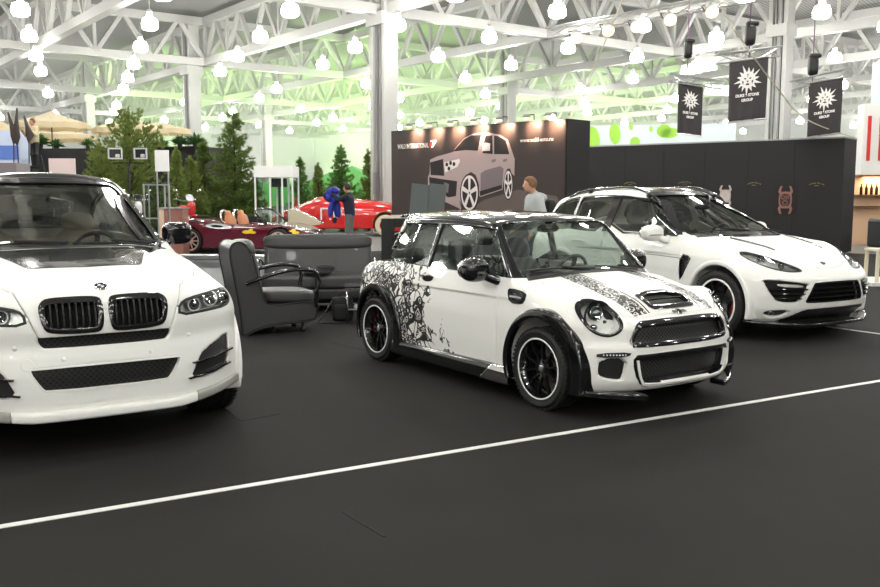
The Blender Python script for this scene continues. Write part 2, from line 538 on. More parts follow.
def make_steering(parent, c, tilt, m, R=.185, badge=None):
    """wheel faces rearward (-x)"""
    M = Matrix.Translation(c) @ Matrix.Rotation(-PI/2+tilt, 4, 'Y')
    bm = B()
    ring = [M @ Vector((R*math.cos(2*PI*k/40), R*math.sin(2*PI*k/40), 0)) for k in range(40)]
    tube(bm, ring, .016, 8, closed=True)
    for a in (0.0, 2.2, -2.2):
        bar(bm, M @ Vector((.04*math.cos(a), .04*math.sin(a), -.01)), M @ Vector(((R-.005)*math.cos(a), (R-.005)*math.sin(a), 0)), .04, .018, up=M.to_3x3() @ Vector((0,0,1)))
    lathe(bm, [(0,.012),(.05,.01),(.065,-.01),(.06,-.04),(.03,-.05),(.03,-.3),(0,-.3)], 20, M=M)
    return obj('steering_wheel', bm, m, parent, angle=45)
def make_mirror(parent, name, c, side, m, s=(.17,.24,.16), arm=None, armr=.022, gm=True, p=2.5):
    bm = B()
    cushion(bm, c, s, RZ(side*.12), n=8, p=p)
    if arm: tube(bm, catmull(arm, 5), [armr*1.5]+[armr]*(5*(len(arm)-1)-1)+[armr*1.2], 10)
    o = obj(name, bm, m, parent, smooth=True)
    if gm:
        bm = B(); cushion(bm, (c[0]-s[0]*.46,c[1],c[2]), (.02,s[1]*.8,s[2]*.75), RZ(side*.12), n=4, p=3)
        obj('mirror_glass', bm, CHROME, o, smooth=True)
    return o
def make_wiper(parent, f, a, b, m, axis='z', rng=(2.0,.5)):
    """blade from a to b (x,y) lying over the screen, arm from base"""
    P, N = on_surf(f, [tuple(Vector(a).lerp(Vector(b), t/8)) for t in range(9)], axis, *rng, off=.018)
    bm = B(); tube(bm, P, .008, 6)
    P2, _ = on_surf(f, [(a[0]+.06,a[1]),(a[0]*.7+b[0]*.3+.02,a[1]*.7+b[1]*.3),(a[0]*.5+b[0]*.5,a[1]*.5+b[1]*.5)], axis, *rng, off=.04)
    tube(bm, P2, .011, 6)
    return obj('wiper', bm, m, parent, angle=60)
def cut(f, *gs):
    def r(x, y, z):
        v = f(x, y, z)
        for g in gs: v = np.maximum(v, -g(x, y, z))
        return v
    return r
def both(f, *gs):
    def r(x, y, z):
        v = f(x, y, z)
        for g in gs: v = np.maximum(v, g(x, y, z))
        return v
    return r
def fx(poly): return lambda x, y, z: poly_sd(y, z, poly)     # prism along x
def fy(poly): return lambda x, y, z: poly_sd(x, z, poly)     # prism along y
def fz(poly): return lambda x, y, z: poly_sd(x, y, poly)     # prism along z
def grow(g, d): return lambda x, y, z: g(x, y, z) - d
def neg(g): return lambda x, y, z: -g(x, y, z)
def rightof(y0): return lambda x, y, z: y - y0               # y < y0
def leftof(y0): return lambda x, y, z: y0 - y
def frontof(x0): return lambda x, y, z: x0 - x
def arch(cx, r, cz, yin): return lambda x, y, z: np.maximum(np.hypot(x-cx, z-cz)-r, yin-np.abs(y))
def shrink(poly, d):
    """inset a polygon by d (negative grows) along vertex normals; works for either winding"""
    P = [Vector(p) for p in poly]; n = len(P); A = sum(P[i].x*P[(i+1)%n].y-P[(i+1)%n].x*P[i].y for i in range(n))
    s = 1 if A > 0 else -1; out = []
    for i in range(n):
        e1 = (P[i]-P[i-1]); e2 = (P[(i+1)%n]-P[i])
        if e1.length < 1e-9: e1 = e2
        if e2.length < 1e-9: e2 = e1
        e1.normalize(); e2.normalize()
        n1 = Vector((-e1.y, e1.x))*s; n2 = Vector((-e2.y, e2.x))*s
        b = n1+n2; L = b.length
        b = n1 if L < 1e-6 else b/L
        k = 1/max(.5, b.dot(n1))
        out.append(tuple(P[i]+b*d*k))
    return out
def ring_patch(name, f, outer, inner, axis, start, end, m, parent, off, thick):
    """closed band between two outlines with equal vertex counts, standing proud of the surface"""
    o2, i2 = [], []
    for k in range(len(outer)):
        a, b = Vector(outer[k]), Vector(outer[(k+1) % len(outer)]); c, d = Vector(inner[k]), Vector(inner[(k+1) % len(outer)])
        q = max(1, int((b-a).length/.03))
        for t in range(q): o2.append(tuple(a.lerp(b, t/q))); i2.append(tuple(c.lerp(d, t/q)))
    outer, inner = o2, i2; n = len(outer)
    O = np.array(outer); I = np.array(inner)
    Po = trace(f, O, axis, start, end); Pi = trace(f, I, axis, start, end)
    No = grads(f, Po); Ni = grads(f, Pi)
    Pm = (Po+Pi)/2; Nm = (No+Ni)/2
    rings = [Po+No*(off-thick), Po+No*off*.6, Pm+Nm*off, Pi+Ni*off*.6, Pi+Ni*(off-thick)]
    bm = B(); R_ = [[bm.verts.new(p) for p in r] for r in rings]
    for a in range(4):
        for i in range(n): bm.faces.new((R_[a][i], R_[a][(i+1)%n], R_[a+1][(i+1)%n], R_[a+1][i]))
    for i in range(n): bm.faces.new((R_[4][i], R_[4][(i+1)%n], R_[0][(i+1)%n], R_[0][i]))
    return obj(name, bm, m, parent, angle=50)
# ================================================================== small two-door hatchback
def doodle_mat():
    """white paint with a black pen-drawn pattern that thins out towards the door"""
    m = mat('white_doodle_paint', (.86,.865,.825), .38, coat=.35, spec=.35); nt = m.node_tree; L = nt.links.new; N = nt.nodes.new
    bs = nt.nodes['Principled BSDF']
    tc = N('ShaderNodeTexCoord')
    sp = N('ShaderNodeSeparateXYZ'); L(tc.outputs['Object'], sp.inputs[0])
    nz = N('ShaderNodeTexNoise'); nz.inputs['Scale'].default_value = 7; nz.inputs['Detail'].default_value = 2; L(tc.outputs['Object'], nz.inputs['Vector'])
    ad = N('ShaderNodeMixRGB'); ad.blend_type = 'ADD'; ad.inputs[0].default_value = .16
    L(tc.outputs['Object'], ad.inputs[1]); L(nz.outputs['Color'], ad.inputs[2])
    vo = N('ShaderNodeTexVoronoi'); vo.feature = 'DISTANCE_TO_EDGE'; vo.inputs['Scale'].default_value = 13; L(ad.outputs[0], vo.inputs['Vector'])
    v2 = N('ShaderNodeTexVoronoi'); v2.inputs['Scale'].default_value = 13; L(ad.outputs[0], v2.inputs['Vector'])
    wv = N('ShaderNodeMath'); wv.operation = 'SINE'; mu = N('ShaderNodeMath'); mu.operation = 'MULTIPLY'; mu.inputs[1].default_value = 24
    L(v2.outputs['Distance'], mu.inputs[0]); L(mu.outputs[0], wv.inputs[0])
    g1 = N('ShaderNodeMath'); g1.operation = 'GREATER_THAN'; g1.inputs[1].default_value = -.45; L(wv.outputs[0], g1.inputs[0])
    l1 = N('ShaderNodeMath'); l1.operation = 'LESS_THAN'; l1.inputs[1].default_value = .10; L(vo.outputs['Distance'], l1.inputs[0])
    # black blobs inside some cells
    sc_ = N('ShaderNodeSeparateColor'); L(v2.outputs['Color'], sc_.inputs[0])
    c1 = N('ShaderNodeMath'); c1.operation = 'GREATER_THAN'; c1.inputs[1].default_value = .45; L(sc_.outputs[0], c1.inputs[0])
    an = N('ShaderNodeMath'); an.operation = 'MULTIPLY'; L(g1.outputs[0], an.inputs[0]); L(c1.outputs[0], an.inputs[1])
    mx = N('ShaderNodeMath'); mx.operation = 'MAXIMUM'; L(an.outputs[0], mx.inputs[0]); L(l1.outputs[0], mx.inputs[1])
    # coverage: a field that falls along x, its edge following the cells
    # t = -x - 0.45*(z) ... rear = -1.3 full, door front sparse
    n2 = N('ShaderNodeTexNoise'); n2.inputs['Scale'].default_value = 4.5; n2.inputs['Detail'].default_value = 3; L(tc.outputs['Object'], n2.inputs['Vector'])
    t1 = N('ShaderNodeMath'); t1.operation = 'MULTIPLY_ADD'; t1.inputs[1].default_value = -1.0; t1.inputs[2].default_value = -.42; L(sp.outputs['X'], t1.inputs[0])
    t2 = N('ShaderNodeMath'); t2.operation = 'MULTIPLY_ADD'; t2.inputs[1].default_value = -.55; L(sp.outputs['Z'], t2.inputs[0]); L(t1.outputs[0], t2.inputs[2])
    t3 = N('ShaderNodeMath'); t3.operation = 'MULTIPLY_ADD'; t3.inputs[1].default_value = 1.1; L(n2.outputs['Fac'], t3.inputs[0]); L(t2.outputs[0], t3.inputs[2])
    t4 = N('ShaderNodeMath'); t4.operation = 'MULTIPLY_ADD'; t4.inputs[1].default_value = .45; L(sc_.outputs[1], t4.inputs[0]); L(t3.outputs[0], t4.inputs[2])
    ok = N('ShaderNodeMath'); ok.operation = 'GREATER_THAN'; ok.inputs[1].default_value = .36; L(t4.outputs[0], ok.inputs[0])
    f = N('ShaderNodeMath'); f.operation = 'MULTIPLY'; L(ok.outputs[0], f.inputs[0]); L(mx.outputs[0], f.inputs[1])
    mix = N('ShaderNodeMixRGB'); mix.inputs[1].default_value = (.86,.86,.82,1); mix.inputs[2].default_value = (.01,.01,.01,1)
    L(f.outputs[0], mix.inputs[0]); L(mix.outputs[0], bs.inputs['Base Color'])
    return m
def stripe_mat():
    m = mat('hood_stripe_pattern', (.02,.02,.02), .28, coat=1.0); nt = m.node_tree; L = nt.links.new; N = nt.nodes.new
    tc = N('ShaderNodeTexCoord')
    nz = N('ShaderNodeTexNoise'); nz.inputs['Scale'].default_value = 9; L(tc.outputs['Object'], nz.inputs['Vector'])
    ad = N('ShaderNodeMixRGB'); ad.blend_type = 'ADD'; ad.inputs[0].default_value = .12; L(tc.outputs['Object'], ad.inputs[1]); L(nz.outputs['Color'], ad.inputs[2])
    v2 = N('ShaderNodeTexVoronoi'); v2.inputs['Scale'].default_value = 24; L(ad.outputs[0], v2.inputs['Vector'])
    mu = N('ShaderNodeMath'); mu.operation = 'MULTIPLY'; mu.inputs[1].default_value = 12; wv = N('ShaderNodeMath'); wv.operation = 'SINE'
    L(v2.outputs['Distance'], mu.inputs[0]); L(mu.outputs[0], wv.inputs[0])
    g = N('ShaderNodeMath'); g.operation = 'GREATER_THAN'; g.inputs[1].default_value = -.55; L(wv.outputs[0], g.inputs[0])
    mix = N('ShaderNodeMixRGB'); mix.inputs[1].default_value = (.8,.8,.76,1); mix.inputs[2].default_value = (.01,.01,.01,1)
    L(g.outputs[0], mix.inputs[0]); L(mix.outputs[0], nt.nodes['Principled BSDF'].inputs['Base Color'])
    return m
def build_mini(loc, rz):
    car = thing('hatchback_car', 'small white two door hatchback with black roof and black doodle pattern on its rear flank', 'car', loc, rz)
    FA, RA, R = 1.2335, -1.185, .312
    Xf = Cv([(.12,1.70),(.17,1.78),(.22,1.90),(.30,1.945),(.45,1.955),(.52,1.95),(.57,1.925),(.66,1.915),(.72,1.88),(.79,1.81),(1.0,1.6)])
    T = Cv([(-2,.60),(-1.80,.84),(-1.6,.94),(-1.2,.985),(-.5,.975),(.3,.965),(.7,.985),(.95,.985),(1.2,.955),(1.5,.895),(1.7,.835),(1.82,.775),(1.9,.74),(2.0,.70)])
    W = Cv([(-2,.70),(-1.7,.78),(-1.2,.835),(-.6,.835),(.2,.83),(.8,.83),(1.2,.835),(1.6,.82),(2.0,.80)])
    Zs = Cv([(.1,-.03),(.25,-.012),(.45,0),(.6,0),(.75,-.015),(.88,-.045),(.96,-.075),(1.1,-.14)])
    crown = Cv([(-2,.03),(-1,.03),(.6,.05),(1.0,.085),(1.5,.13),(1.9,.12)])
    def body(x, y, z):
        a = np.abs(y)
        top = (z-(T(x)-crown(x)*(a/.8)**2.4))*.93
        side = a-(W(x)+Zs(z))
        fr = (x-(Xf(z)-.30*(a/.8)**3.0))*.9
        rear = (-1.75+.12*(a/.8)**4+.12*np.clip(z-.6,0,1)-x)
        v = smax(top, side, .10); v = smin(v, sd_ell(x, a, z, (1.56,.635,.71), (.30,.165,.165)), .07); v = smax(v, fr, .07); v = smax(v, rear, .12)
        return smax(v, .17+.035*np.clip(x-1.3,0,1)-z, .03)
    Rf = Cv([(-1.9,1.33),(-1.4,1.40),(-.9,1.435),(-.3,1.445),(.2,1.43),(.45,1.395),(.6,1.33)])
    def ghouse(x, y, z):
        a = np.abs(y)
        top = z-(Rf(x)+.018-.05*(a/.6)**2.5)
        side = (a-(.775-.03*np.clip(x-.3,0,1)-(z-.95)*.33-.22*np.clip(-x-.7,0,1)))*.93
        ws = (x-(.98-(z-.95)*1.10-.11*(a/.65)**2.4))*.64
        rr = (-1.42+(z-.95)*.60+.08*(a/.65)**3-x)*.90
        v = smax(top, side, .05); v = smax(v, ws, .035); v = smax(v, rr, .05)
        return np.maximum(v, .80-z)
    ghouse = memo(ghouse)
    full = memo(lambda x, y, z: smin(body(x, y, z), ghouse(x, y, z), .012))
    def cabin(x, y, z):
        g = ghouse(x, y, z+.0)+.045
        low = sd_box(x, y, z, (-.35,0,.70), (2.1,1.36,.75), .08)
        return np.minimum(np.maximum(g, .85-z), low)
    RARCH = .375
    archf, archr = arch(FA, RARCH, .33, .50), arch(RA, RARCH, .33, .50)
    # window outlines (x,z) and (y,z)
    win_door = chaikin([(.725,.95),(.735,.96),(.46,1.305),(.42,1.33),(-.30,1.345),(-.325,1.33),(-.36,.965),(-.35,.96)], 1)
    win_rear = chaikin([(-.405,.97),(-.37,1.33),(-.39,1.345),(-.99,1.33),(-1.05,1.31),(-1.26,1.02),(-1.24,.99)], 1)
    ws_poly = chaikin([(-.68,.98),(-.585,1.335),(-.54,1.375),(.54,1.375),(.585,1.335),(.68,.98),(.64,.965),(-.64,.965)], 1)
    bk_poly = chaikin([(-.46,1.03),(-.40,1.28),(.40,1.28),(.46,1.03)], 1)
    # openings in the nose (y,z)
    gr_up = chaikin([(-.51,.545),(-.46,.665),(-.39,.70),(.39,.70),(.46,.665),(.51,.56),(.43,.545),(-.43,.545)], 1)
    gr_low = chaikin([(-.46,.465),(.46,.465),(.49,.43),(.45,.295),(.37,.255),(-.37,.255),(-.45,.295),(-.49,.43)], 1)
    intk = lambda s: chaikin([(s*.535,.46),(s*.705,.455),(s*.71,.35),(s*.69,.315),(s*.575,.295),(s*.55,.31)], 1)
    light = lambda s: ellipse(s*.652, .732, .106, .114, 40, -s*.12)
    scoop = chaikin([(1.59,-.20),(1.59,.20),(1.745,.225),(1.78,.19),(1.78,-.19),(1.745,-.225)], 1)
    scut = chaikin([(.86,.775),(.815,.86),(.83,.875),(1.02,.855),(1.035,.815),(1.01,.775)], 1)
    door = [(.655,.985),(.70,.80),(.70,.30),(.66,.245),(-.46,.245),(-.50,.30),(-.50,1.0)]
    hood = chaikin([(.93,-.62),(.93,.62),(1.3,.66),(1.66,.60),(1.80,.45),(1.835,.20),(1.84,0),(1.835,-.20),(1.80,-.45),(1.66,-.60),(1.3,-.66)], 1)
    cav = lambda g, d: (lambda x, y, z: np.maximum(g(x, y, z), np.maximum(-(full(x, y, z)+d), 1.2-x)))
    lower = cut(full, cabin, archf, archr,
                cav(fx(gr_up), .07), cav(fx(gr_low), .08), cav(fx(intk(-1)), .06), cav(fx(intk(1)), .06),
                lambda x, y, z: np.maximum(np.maximum(np.minimum(fx(light(-1))(x,y,z), fx(light(1))(x,y,z)), -(full(x,y,z)+.075)), 1.3-x),
                lambda x, y, z: np.maximum(np.maximum(fz(scoop)(x,y,z), -(full(x,y,z)+.03)), .6-z),
                lambda x, y, z: np.maximum(np.maximum(fy(scut)(x,y,z), -(full(x,y,z)+.02)), .5-np.abs(y)))
    beltz = lambda x: .972+0*x
    low_half = lambda x, y, z: (z-(beltz(x)+.004+ .02*np.clip((x-.75)*8,0,1) ))
    is_low = lambda x, y, z: np.minimum(low_half(x,y,z), .62+.0*z-x+.35) if False else low_half(x, y, z)
    split = lambda x, y, z: ghouse(x, y, z)-.006     # inside the glasshouse volume
    up = lambda x, y, z: np.maximum(.955+.012*np.clip(.5-x,0,2)-z, split(x, y, z))
    gap = .0035
    dr = lambda s: (lambda x, y, z: np.maximum(fy(door)(x,y,z), .62-s*y))
    doorR = both(lower, dr(-1), neg(up))
    h = .0115
    hoodm = lambda x, y, z: np.maximum(fz(hood)(x,y,z), .60-z)
    hoodm = lambda x, y, z: np.maximum(fz(hood)(x,y,z), .715-z)
    DOOD = doodle_mat()
    shell = both(cut(lower, grow(dr(-1), gap), grow(dr(1), gap), grow(hoodm, gap)), neg(grow(up, 0)))
    bdy = sdf_obj('body', shell, (-1.9,-.9,.1), (2.05,.9,1.08), h, DOOD, car)
    for s in (-1,1):
        d = sdf_obj('door', both(lower, grow(dr(s), 0), neg(up), lambda x,y,z: -(full(x,y,z)+.05)), (-.56,-.9 if s < 0 else .55,.2), (.78,-.55 if s < 0 else .9,1.05), h, DOOD, car)
        # chrome belt strip is black here; handle
        hp = [(-.42,.885),(-.40,.90),(-.24,.902),(-.225,.885),(-.24,.87),(-.40,.868)]
        patch('handle_recess', full, ellipse(-.32,.872,.085,.03,24), 'y', s*1.0, s*.4, DARK, d, off=.002, thick=.003)
        P, Nn = on_surf(full, [(-.41,.878),(-.36,.884),(-.32,.885),(-.28,.884),(-.23,.878)], 'y', s*1.0, s*.4, off=.026)
        P[0] -= Nn[0]*.022; P[-1] -= Nn[-1]*.022
        bm = B(); tube(bm, catmull(P, 4), .013, 8); obj('door_handle', bm, BLACK, d, smooth=True)
    hd = sdf_obj('hood', both(lower, hoodm, neg(up), lambda x,y,z: -(full(x,y,z)+.04)), (.85,-.75,.7), (1.95,.75,1.05), h, mat('white_paint', (1,1,1)), car)
    # glasshouse frame: black roof and pillars
    wcut = [lambda x,y,z: fy(win_door)(x,y,z), lambda x,y,z: fy(win_rear)(x,y,z),
            lambda x,y,z: np.maximum(fx(ws_poly)(x,y,z), .1-x), lambda x,y,z: np.maximum(fx(bk_poly)(x,y,z), x+1.0)]
    side_guard = lambda g: (lambda x,y,z: np.maximum(g(x,y,z), .40-np.abs(y)))
    roof_f = cut(both(full, up), cabin, side_guard(wcut[0]), side_guard(wcut[1]), wcut[2], wcut[3])
    c_pillar = lambda x, y, z: np.maximum(x+1.25-(z-.97)*.65, z-1.37)
    skin = lambda x, y, z: np.maximum(c_pillar(x,y,z), -(full(x,y,z)+.022))
    rf = sdf_obj("roof", cut(roof_f, skin), (-1.85,-.85,.93), (.98,.85,1.43), .0095, BLACK, car)
    sdf_obj('rear_pillar', both(roof_f, skin), (-1.85,-.85,.93), (-.9,.85,1.36), .0095, DOOD, car)
    sp = lambda x, y, z: smax(sd_box(x, y, z-(.10*(x+1.2)), (-1.19,0,1.40), (.20,.98,.03), .015), -1, .01)
    sdf_obj('roof_spoiler', sp, (-1.55,-.6,1.3), (-1.15,.6,1.5), .008, DOOD, car)
    # glass
    for s in (-1,1):
        patch('side_window', full, [(x,z) for x, z in win_door], 'y', s*1.0, s*.3, CLEARG, car, off=-.012, thick=.004)
        patch('side_window', full, win_rear, 'y', s*1.0, s*.3, CLEARG, car, off=-.012, thick=.004)
    w = patch('windshield', full, ws_poly, 'x', 1.4, .1, CLEARG, car, off=-.010, thick=.005)
    patch('rear_window', full, bk_poly, 'x', -2.0, -1.0, CLEARG, car, off=-.010, thick=.005)
    patch('windshield_band', full, [(-.588,1.325),(-.54,1.38),(.54,1.38),(.588,1.325)], 'x', 1.4, .1, TINT, car, off=-.008, thick=.002)
    # wheels, arches, skirts
    for cx in (FA, RA):
        for s in (-1,1):
            make_wheel(car, (cx, s*.735, R), s, R, .215, .238, nsp=10, sw=.024, stripe=WSTR, caliper=(-.1 if cx == FA else PI*.95), stripe_w=.013)
    def flare(cx):
        def g(x, y, z):
            r = np.hypot(x-cx, z-.33); a = np.abs(y)
            th = .066+.032*np.clip((x-cx)/.37,-1,1)
            lip = a-(W(x)+Zs(z)*.4+.034-.25*np.abs(r-RARCH-.02)**1.5)
            v = smax(r-(RARCH+th), (RARCH-.012)-r, .015)
            v = smax(v, lip, .02); v = np.maximum(v, -(full(x,y,z)+.03))
            return np.maximum(np.maximum(v, .55-a), .185-z)
        return g
    for cx, nm in ((FA,'f'),(RA,'r')):
        for s in (-1,1):
            sdf_obj('wheel_arch_trim', both(flare(cx), lambda x,y,z: -s*y), (cx-.5,-.95 if s < 0 else .5,.15), (cx+.5,-.5 if s < 0 else .95,.85), .0095, BLACK, car)
    def skirt(x, y, z):
        a = np.abs(y)
        v = smax(a-(.855-.35*np.clip(z-.22,0,1)-.1*np.clip(.17-z,0,1)), z-(.262+.01*(x)), .02)
        v = smax(v, .125-z, .02); v = smax(v, np.abs(x)-.875, .02)
        return np.maximum(v, .62-a)
    for s in (-1,1):
        sk = sdf_obj('side_skirt', both(skirt, lambda x,y,z: -s*y), (-.95,-.95 if s < 0 else .55,.08), (.95,-.55 if s < 0 else .95,.35), .010, BLACK, car)
        sdf_obj('skirt_tip', both(grow(skirt, .003), lambda x,y,z: -s*y, lambda x,y,z: .50+1.2*(z-.12)-x), (.3,-.95 if s < 0 else .55,.08), (.95,-.55 if s < 0 else .95,.35), .010, CHROME, sk)
    # front lip corners
    def lip(x, y, z):
        a = np.abs(y)
        v = np.maximum(x-(Xf(.3+0*z)+.05-.32*(a/.8)**3.0), (Xf(.3+0*z)-.10-.32*(a/.8)**3.0)-x)
        v = smax(v, np.abs(z-(.175+.03*np.clip((a-.4)*2,0,1)))-.022, .015)
        return smax(v, smax(.42-a, a-.80, .01), .01)
    for s in (-1,1):
        sdf_obj('splitter_corner', both(lip, lambda x,y,z: -s*y), (1.2,-.95 if s < 0 else .3,.1), (2.05,-.3 if s < 0 else .95,.25), .008, BLACK, car)
    # upper grille: black frame, mesh
    def frame(nm, poly, wd, m, prt, st=2.2, en=1.2, off=.008, axis='x', thick=.02):
        inner = shrink(poly, wd)
        return ring_patch(nm, full, poly, inner, axis, st, en, m, prt, off, thick)
    patch('grille_mesh', full, shrink(gr_up, -.005), 'x', 2.2, 1.2, GMESH, car, off=-.045, thick=.004)
    frame('grille_frame', shrink(gr_up, -.016), .030, BLACK, car, off=.012, thick=.05)
    patch('lower_grille_mesh', full, shrink(gr_low, -.005), 'x', 2.2, 1.2, GMESH, car, off=-.06, thick=.004)
    frame('lower_grille_frame', shrink(gr_low, -.022), .030, BLACK, car, off=.006, thick=.06)
    patch('lower_grille_surround', full, strip_poly(catmull([(-.478,.44,0),(-.462,.36,0),(-.435,.29,0),(-.37,.262,0),(0,.258,0),(.37,.262,0),(.435,.29,0),(.462,.36,0),(.478,.44,0)], 4) and [(p.x,p.y) for p in catmull([(-.478,.44,0),(-.462,.36,0),(-.435,.29,0),(-.37,.262,0),(0,.258,0),(.37,.262,0),(.435,.29,0),(.462,.36,0),(.478,.44,0)], 4)], .016), 'x', 2.2, 1.2, mat('white_paint', (1,1,1)), car, off=.016, thick=.03, s=.02)
    for s in (-1,1):
        patch('side_intake', full, shrink(intk(s), -.004), 'x', 2.2, 1.2, BPLAS, car, off=-.035, thick=.004)
        dr_ = patch('running_light', full, chaikin([(s*.515,.502),(s*.72,.495),(s*.725,.462),(s*.54,.468)], 1), 'x', 2.2, 1.2, BPLAS, car, off=.012, thick=.03)
        P, _ = on_surf(full, [(s*(.56+.018*k),.482) for k in range(8)], 'x', 2.2, 1.2, off=.016)
        bm = B()
        for p in P: cushion(bm, p, (.012,.013,.013), n=2, p=2)
        obj('running_light_lens', bm, mat('lamp_diode', (.8,.8,.85), .15), dr_, smooth=True)
        # headlights
        hl = ring_patch('headlight', full, shrink(light(s), -.012), shrink(light(s), .010), 'x', 2.2, 1.2, BLACK, car, .008, .03)
        C, NN = on_surf(full, [(s*.652,.735)], 'x', 2.2, 1.2); c0 = C[0]; nn = NN[0]
        Mx = Matrix.Translation(c0-Vector((.045,0,0))) @ Vector((1,-s*-.15,.15)).to_track_quat('Z','Y').to_matrix().to_4x4()
        bm = B()
        lathe(bm, [(.122,.02),(.11,-.01),(.075,-.03)], 32, M=Mx)
        obj('headlight_bowl', bm, mat('lamp_bowl', (.035,.035,.037), .25, metal=.6), hl, smooth=True)
        bm = B()
        lathe(bm, [(0,-.03),(.03,-.028),(.042,-.01),(.050,.008),(.053,.008),(.053,-.03)], 32, M=Mx @ Matrix.Translation((-.01,.028,0)))
        obj('headlight_reflector', bm, CHROME, hl, smooth=True)
        bm = B()
        lathe(bm, [(0,.028),(.02,.024),(.034,.010),(.036,-.02)], 24, M=Mx @ Matrix.Translation((-.01,.028,0)))
        lathe(bm, [(0,.015),(.016,.012),(.024,.002),(.026,-.02)], 20, M=Mx @ Matrix.Translation((.06,-.045,0)))
        lathe(bm, [(0,.015),(.016,.012),(.022,.002),(.024,-.02)], 20, M=Mx @ Matrix.Translation((-.03,-.07,0)))
        obj('headlight_projector', bm, mat('lamp_projector', (.25,.26,.27), .06, metal=.9), hl, smooth=True)
        patch('headlight_lens', full, shrink(light(s), .004), 'x', 2.2, 1.2, LENS, hl, off=.004, thick=.004, s=.025)
        # fender side scuttle
        sc1 = patch('fender_vent', full, shrink(scut, -.006), 'y', s*1.0, s*.5, BLACK, car, off=.006, thick=.012)
        ring_patch('vent_bezel', full, shrink(scut, .012), shrink(scut, .02), 'y', s*1.0, s*.5, BPLAS, sc1, .016, .02)
        patch('vent_bar', full, [(.86,.815),(.99,.81),(.99,.823),(.86,.828)], 'y', s*1.0, s*.5, SILV, sc1, off=.014, thick=.01)
    # bonnet scoop
    ring_patch('hood_scoop', lambda x,y,z: full(x,y,z), shrink(scoop, -.022), shrink(scoop, .018), 'z', 1.4, .6, BLACK, hd, .014, .04)
    patch('scoop_mesh', full, shrink(scoop, -.0), 'z', 1.4, .6, GMESH, hd, off=-.022, thick=.004)
    patch('scoop_bar', full, [(1.685,-.19),(1.685,.19),(1.70,.19),(1.70,-.19)], 'z', 1.4, .6, BLACK, hd, off=.004, thick=.012)
    STR = stripe_mat()
    for s in (-1,1):
        patch('hood_stripe', full, [(1.0,s*.26),(1.2,s*.27),(1.5,s*.29),(1.70,s*.30),(1.81,s*.30),(1.80,s*.42),(1.70,s*.44),(1.5,s*.44),(1.2,s*.43),(.98,s*.42)], 'z', 1.4, .6, STR, hd, off=.0015, thick=.0015)
        # thin pin line along the stripe
        patch('stripe_line', full, [(1.0,s*.235),(1.5,s*.265),(1.81,s*.275),(1.81,s*.285),(1.5,s*.275),(1.0,s*.245)], 'z', 1.4, .6, BLACK, hd, off=.0015, thick=.0015)
    # winged round badge
    C, NN = on_surf(full, [(0,.748)], 'x', 2.2, 1.2, off=.004)
    Mb = Matrix.Translation(C[0]) @ NN[0].to_track_quat('Z','Y').to_matrix().to_4x4()
    bm = B(); lathe(bm, [(0,.006),(.026,.005),(.03,0)], 24, M=Mb)
    for s in (-1,1):
        for k in range(3):
            box(bm, Mb @ Vector((s*(.052-.004*k),(k-1)*.011,.003)), (.05-.008*abs(k-1),.008,.005), Mb.to_3x3())
    bd = obj('badge', bm, CHROME, car, angle=40)
    bm = B(); lathe(bm, [(0,.009),(.02,.008),(.021,.006)], 24, M=Mb); obj('badge_center', bm, BLACK, bd)
    # mirrors, wipers, aerial
    for s in (-1,1):
        my = .935 if s < 0 else .86; make_mirror(car, 'side_mirror', (.56,s*my,1.015), s, BLACK, (.19,.24,.20), arm=[(.66,s*.73,.915),(.65,s*.77,.92),(.60,s*(my-.07),.965)], armr=.036)
    make_wiper(car, full, (.95,-.06), (.84,-.60), BPLAS); make_wiper(car, full, (.94,.50), (.91,.03), BPLAS)
    patch('cowl_panel', full, [(.90,-.66),(.985,-.45),(1.01,0),(.985,.45),(.90,.66),(.83,.64),(.925,.3),(.945,0),(.925,-.3),(.83,-.64)], 'z', 1.4, .6, BPLAS, car, off=.004, thick=.006)
    bm = B(); tube(bm, [(-.9,-.0,1.43),(-.96,0,1.54)], [.006,.003], 6); obj('antenna', bm, BPLAS, car)
    # interior
    bm = B()
    cushion(bm, (.72,0,.90), (.42,1.34,.20), n=6, p=5)
    cushion(bm, (.50,-.0,.80), (.25,1.36,.30), n=6, p=5)
    cushion(bm, (.47,.34,.93), (.16,.30,.12), n=5, p=3)
    obj('dashboard', bm, BPLAS, car, smooth=True)
    make_steering(car, (.28,.34,.90), .40, LEATHD, R=.18)
    for s in (-1,1): make_seat(car, -.02, s*.34, LEATHD, round_head=True, zb=.36, ht=.60, lean=.28)
    make_seat(car, -.95, 0, LEATHD, w=1.15, zb=.42, ht=.5, hr=False, lean=.2)
    for s in (-1,1):
        bm = B(); cushion(bm, (-1.32,s*.3,1.02), (.08,.24,.12), n=4, p=3); obj('headrest', bm, LEATHD, car, smooth=True)
    bm = B(); cushion(bm, (.36,0,1.315), (.05,.24,.07), n=5, p=3); tube(bm, [(.39,0,1.33),(.46,0,1.36)], .01, 6); obj('rear_view_mirror', bm, BPLAS, car, smooth=True)
    bm = B(); prism(bm, [(-1.5,.2),(1.5,.2),(1.5,.24),(-1.5,.24)], -.5, .5, Matrix.Rotation(PI/2, 4, 'X')); obj('underbody', bm, DARK, car)
    return car
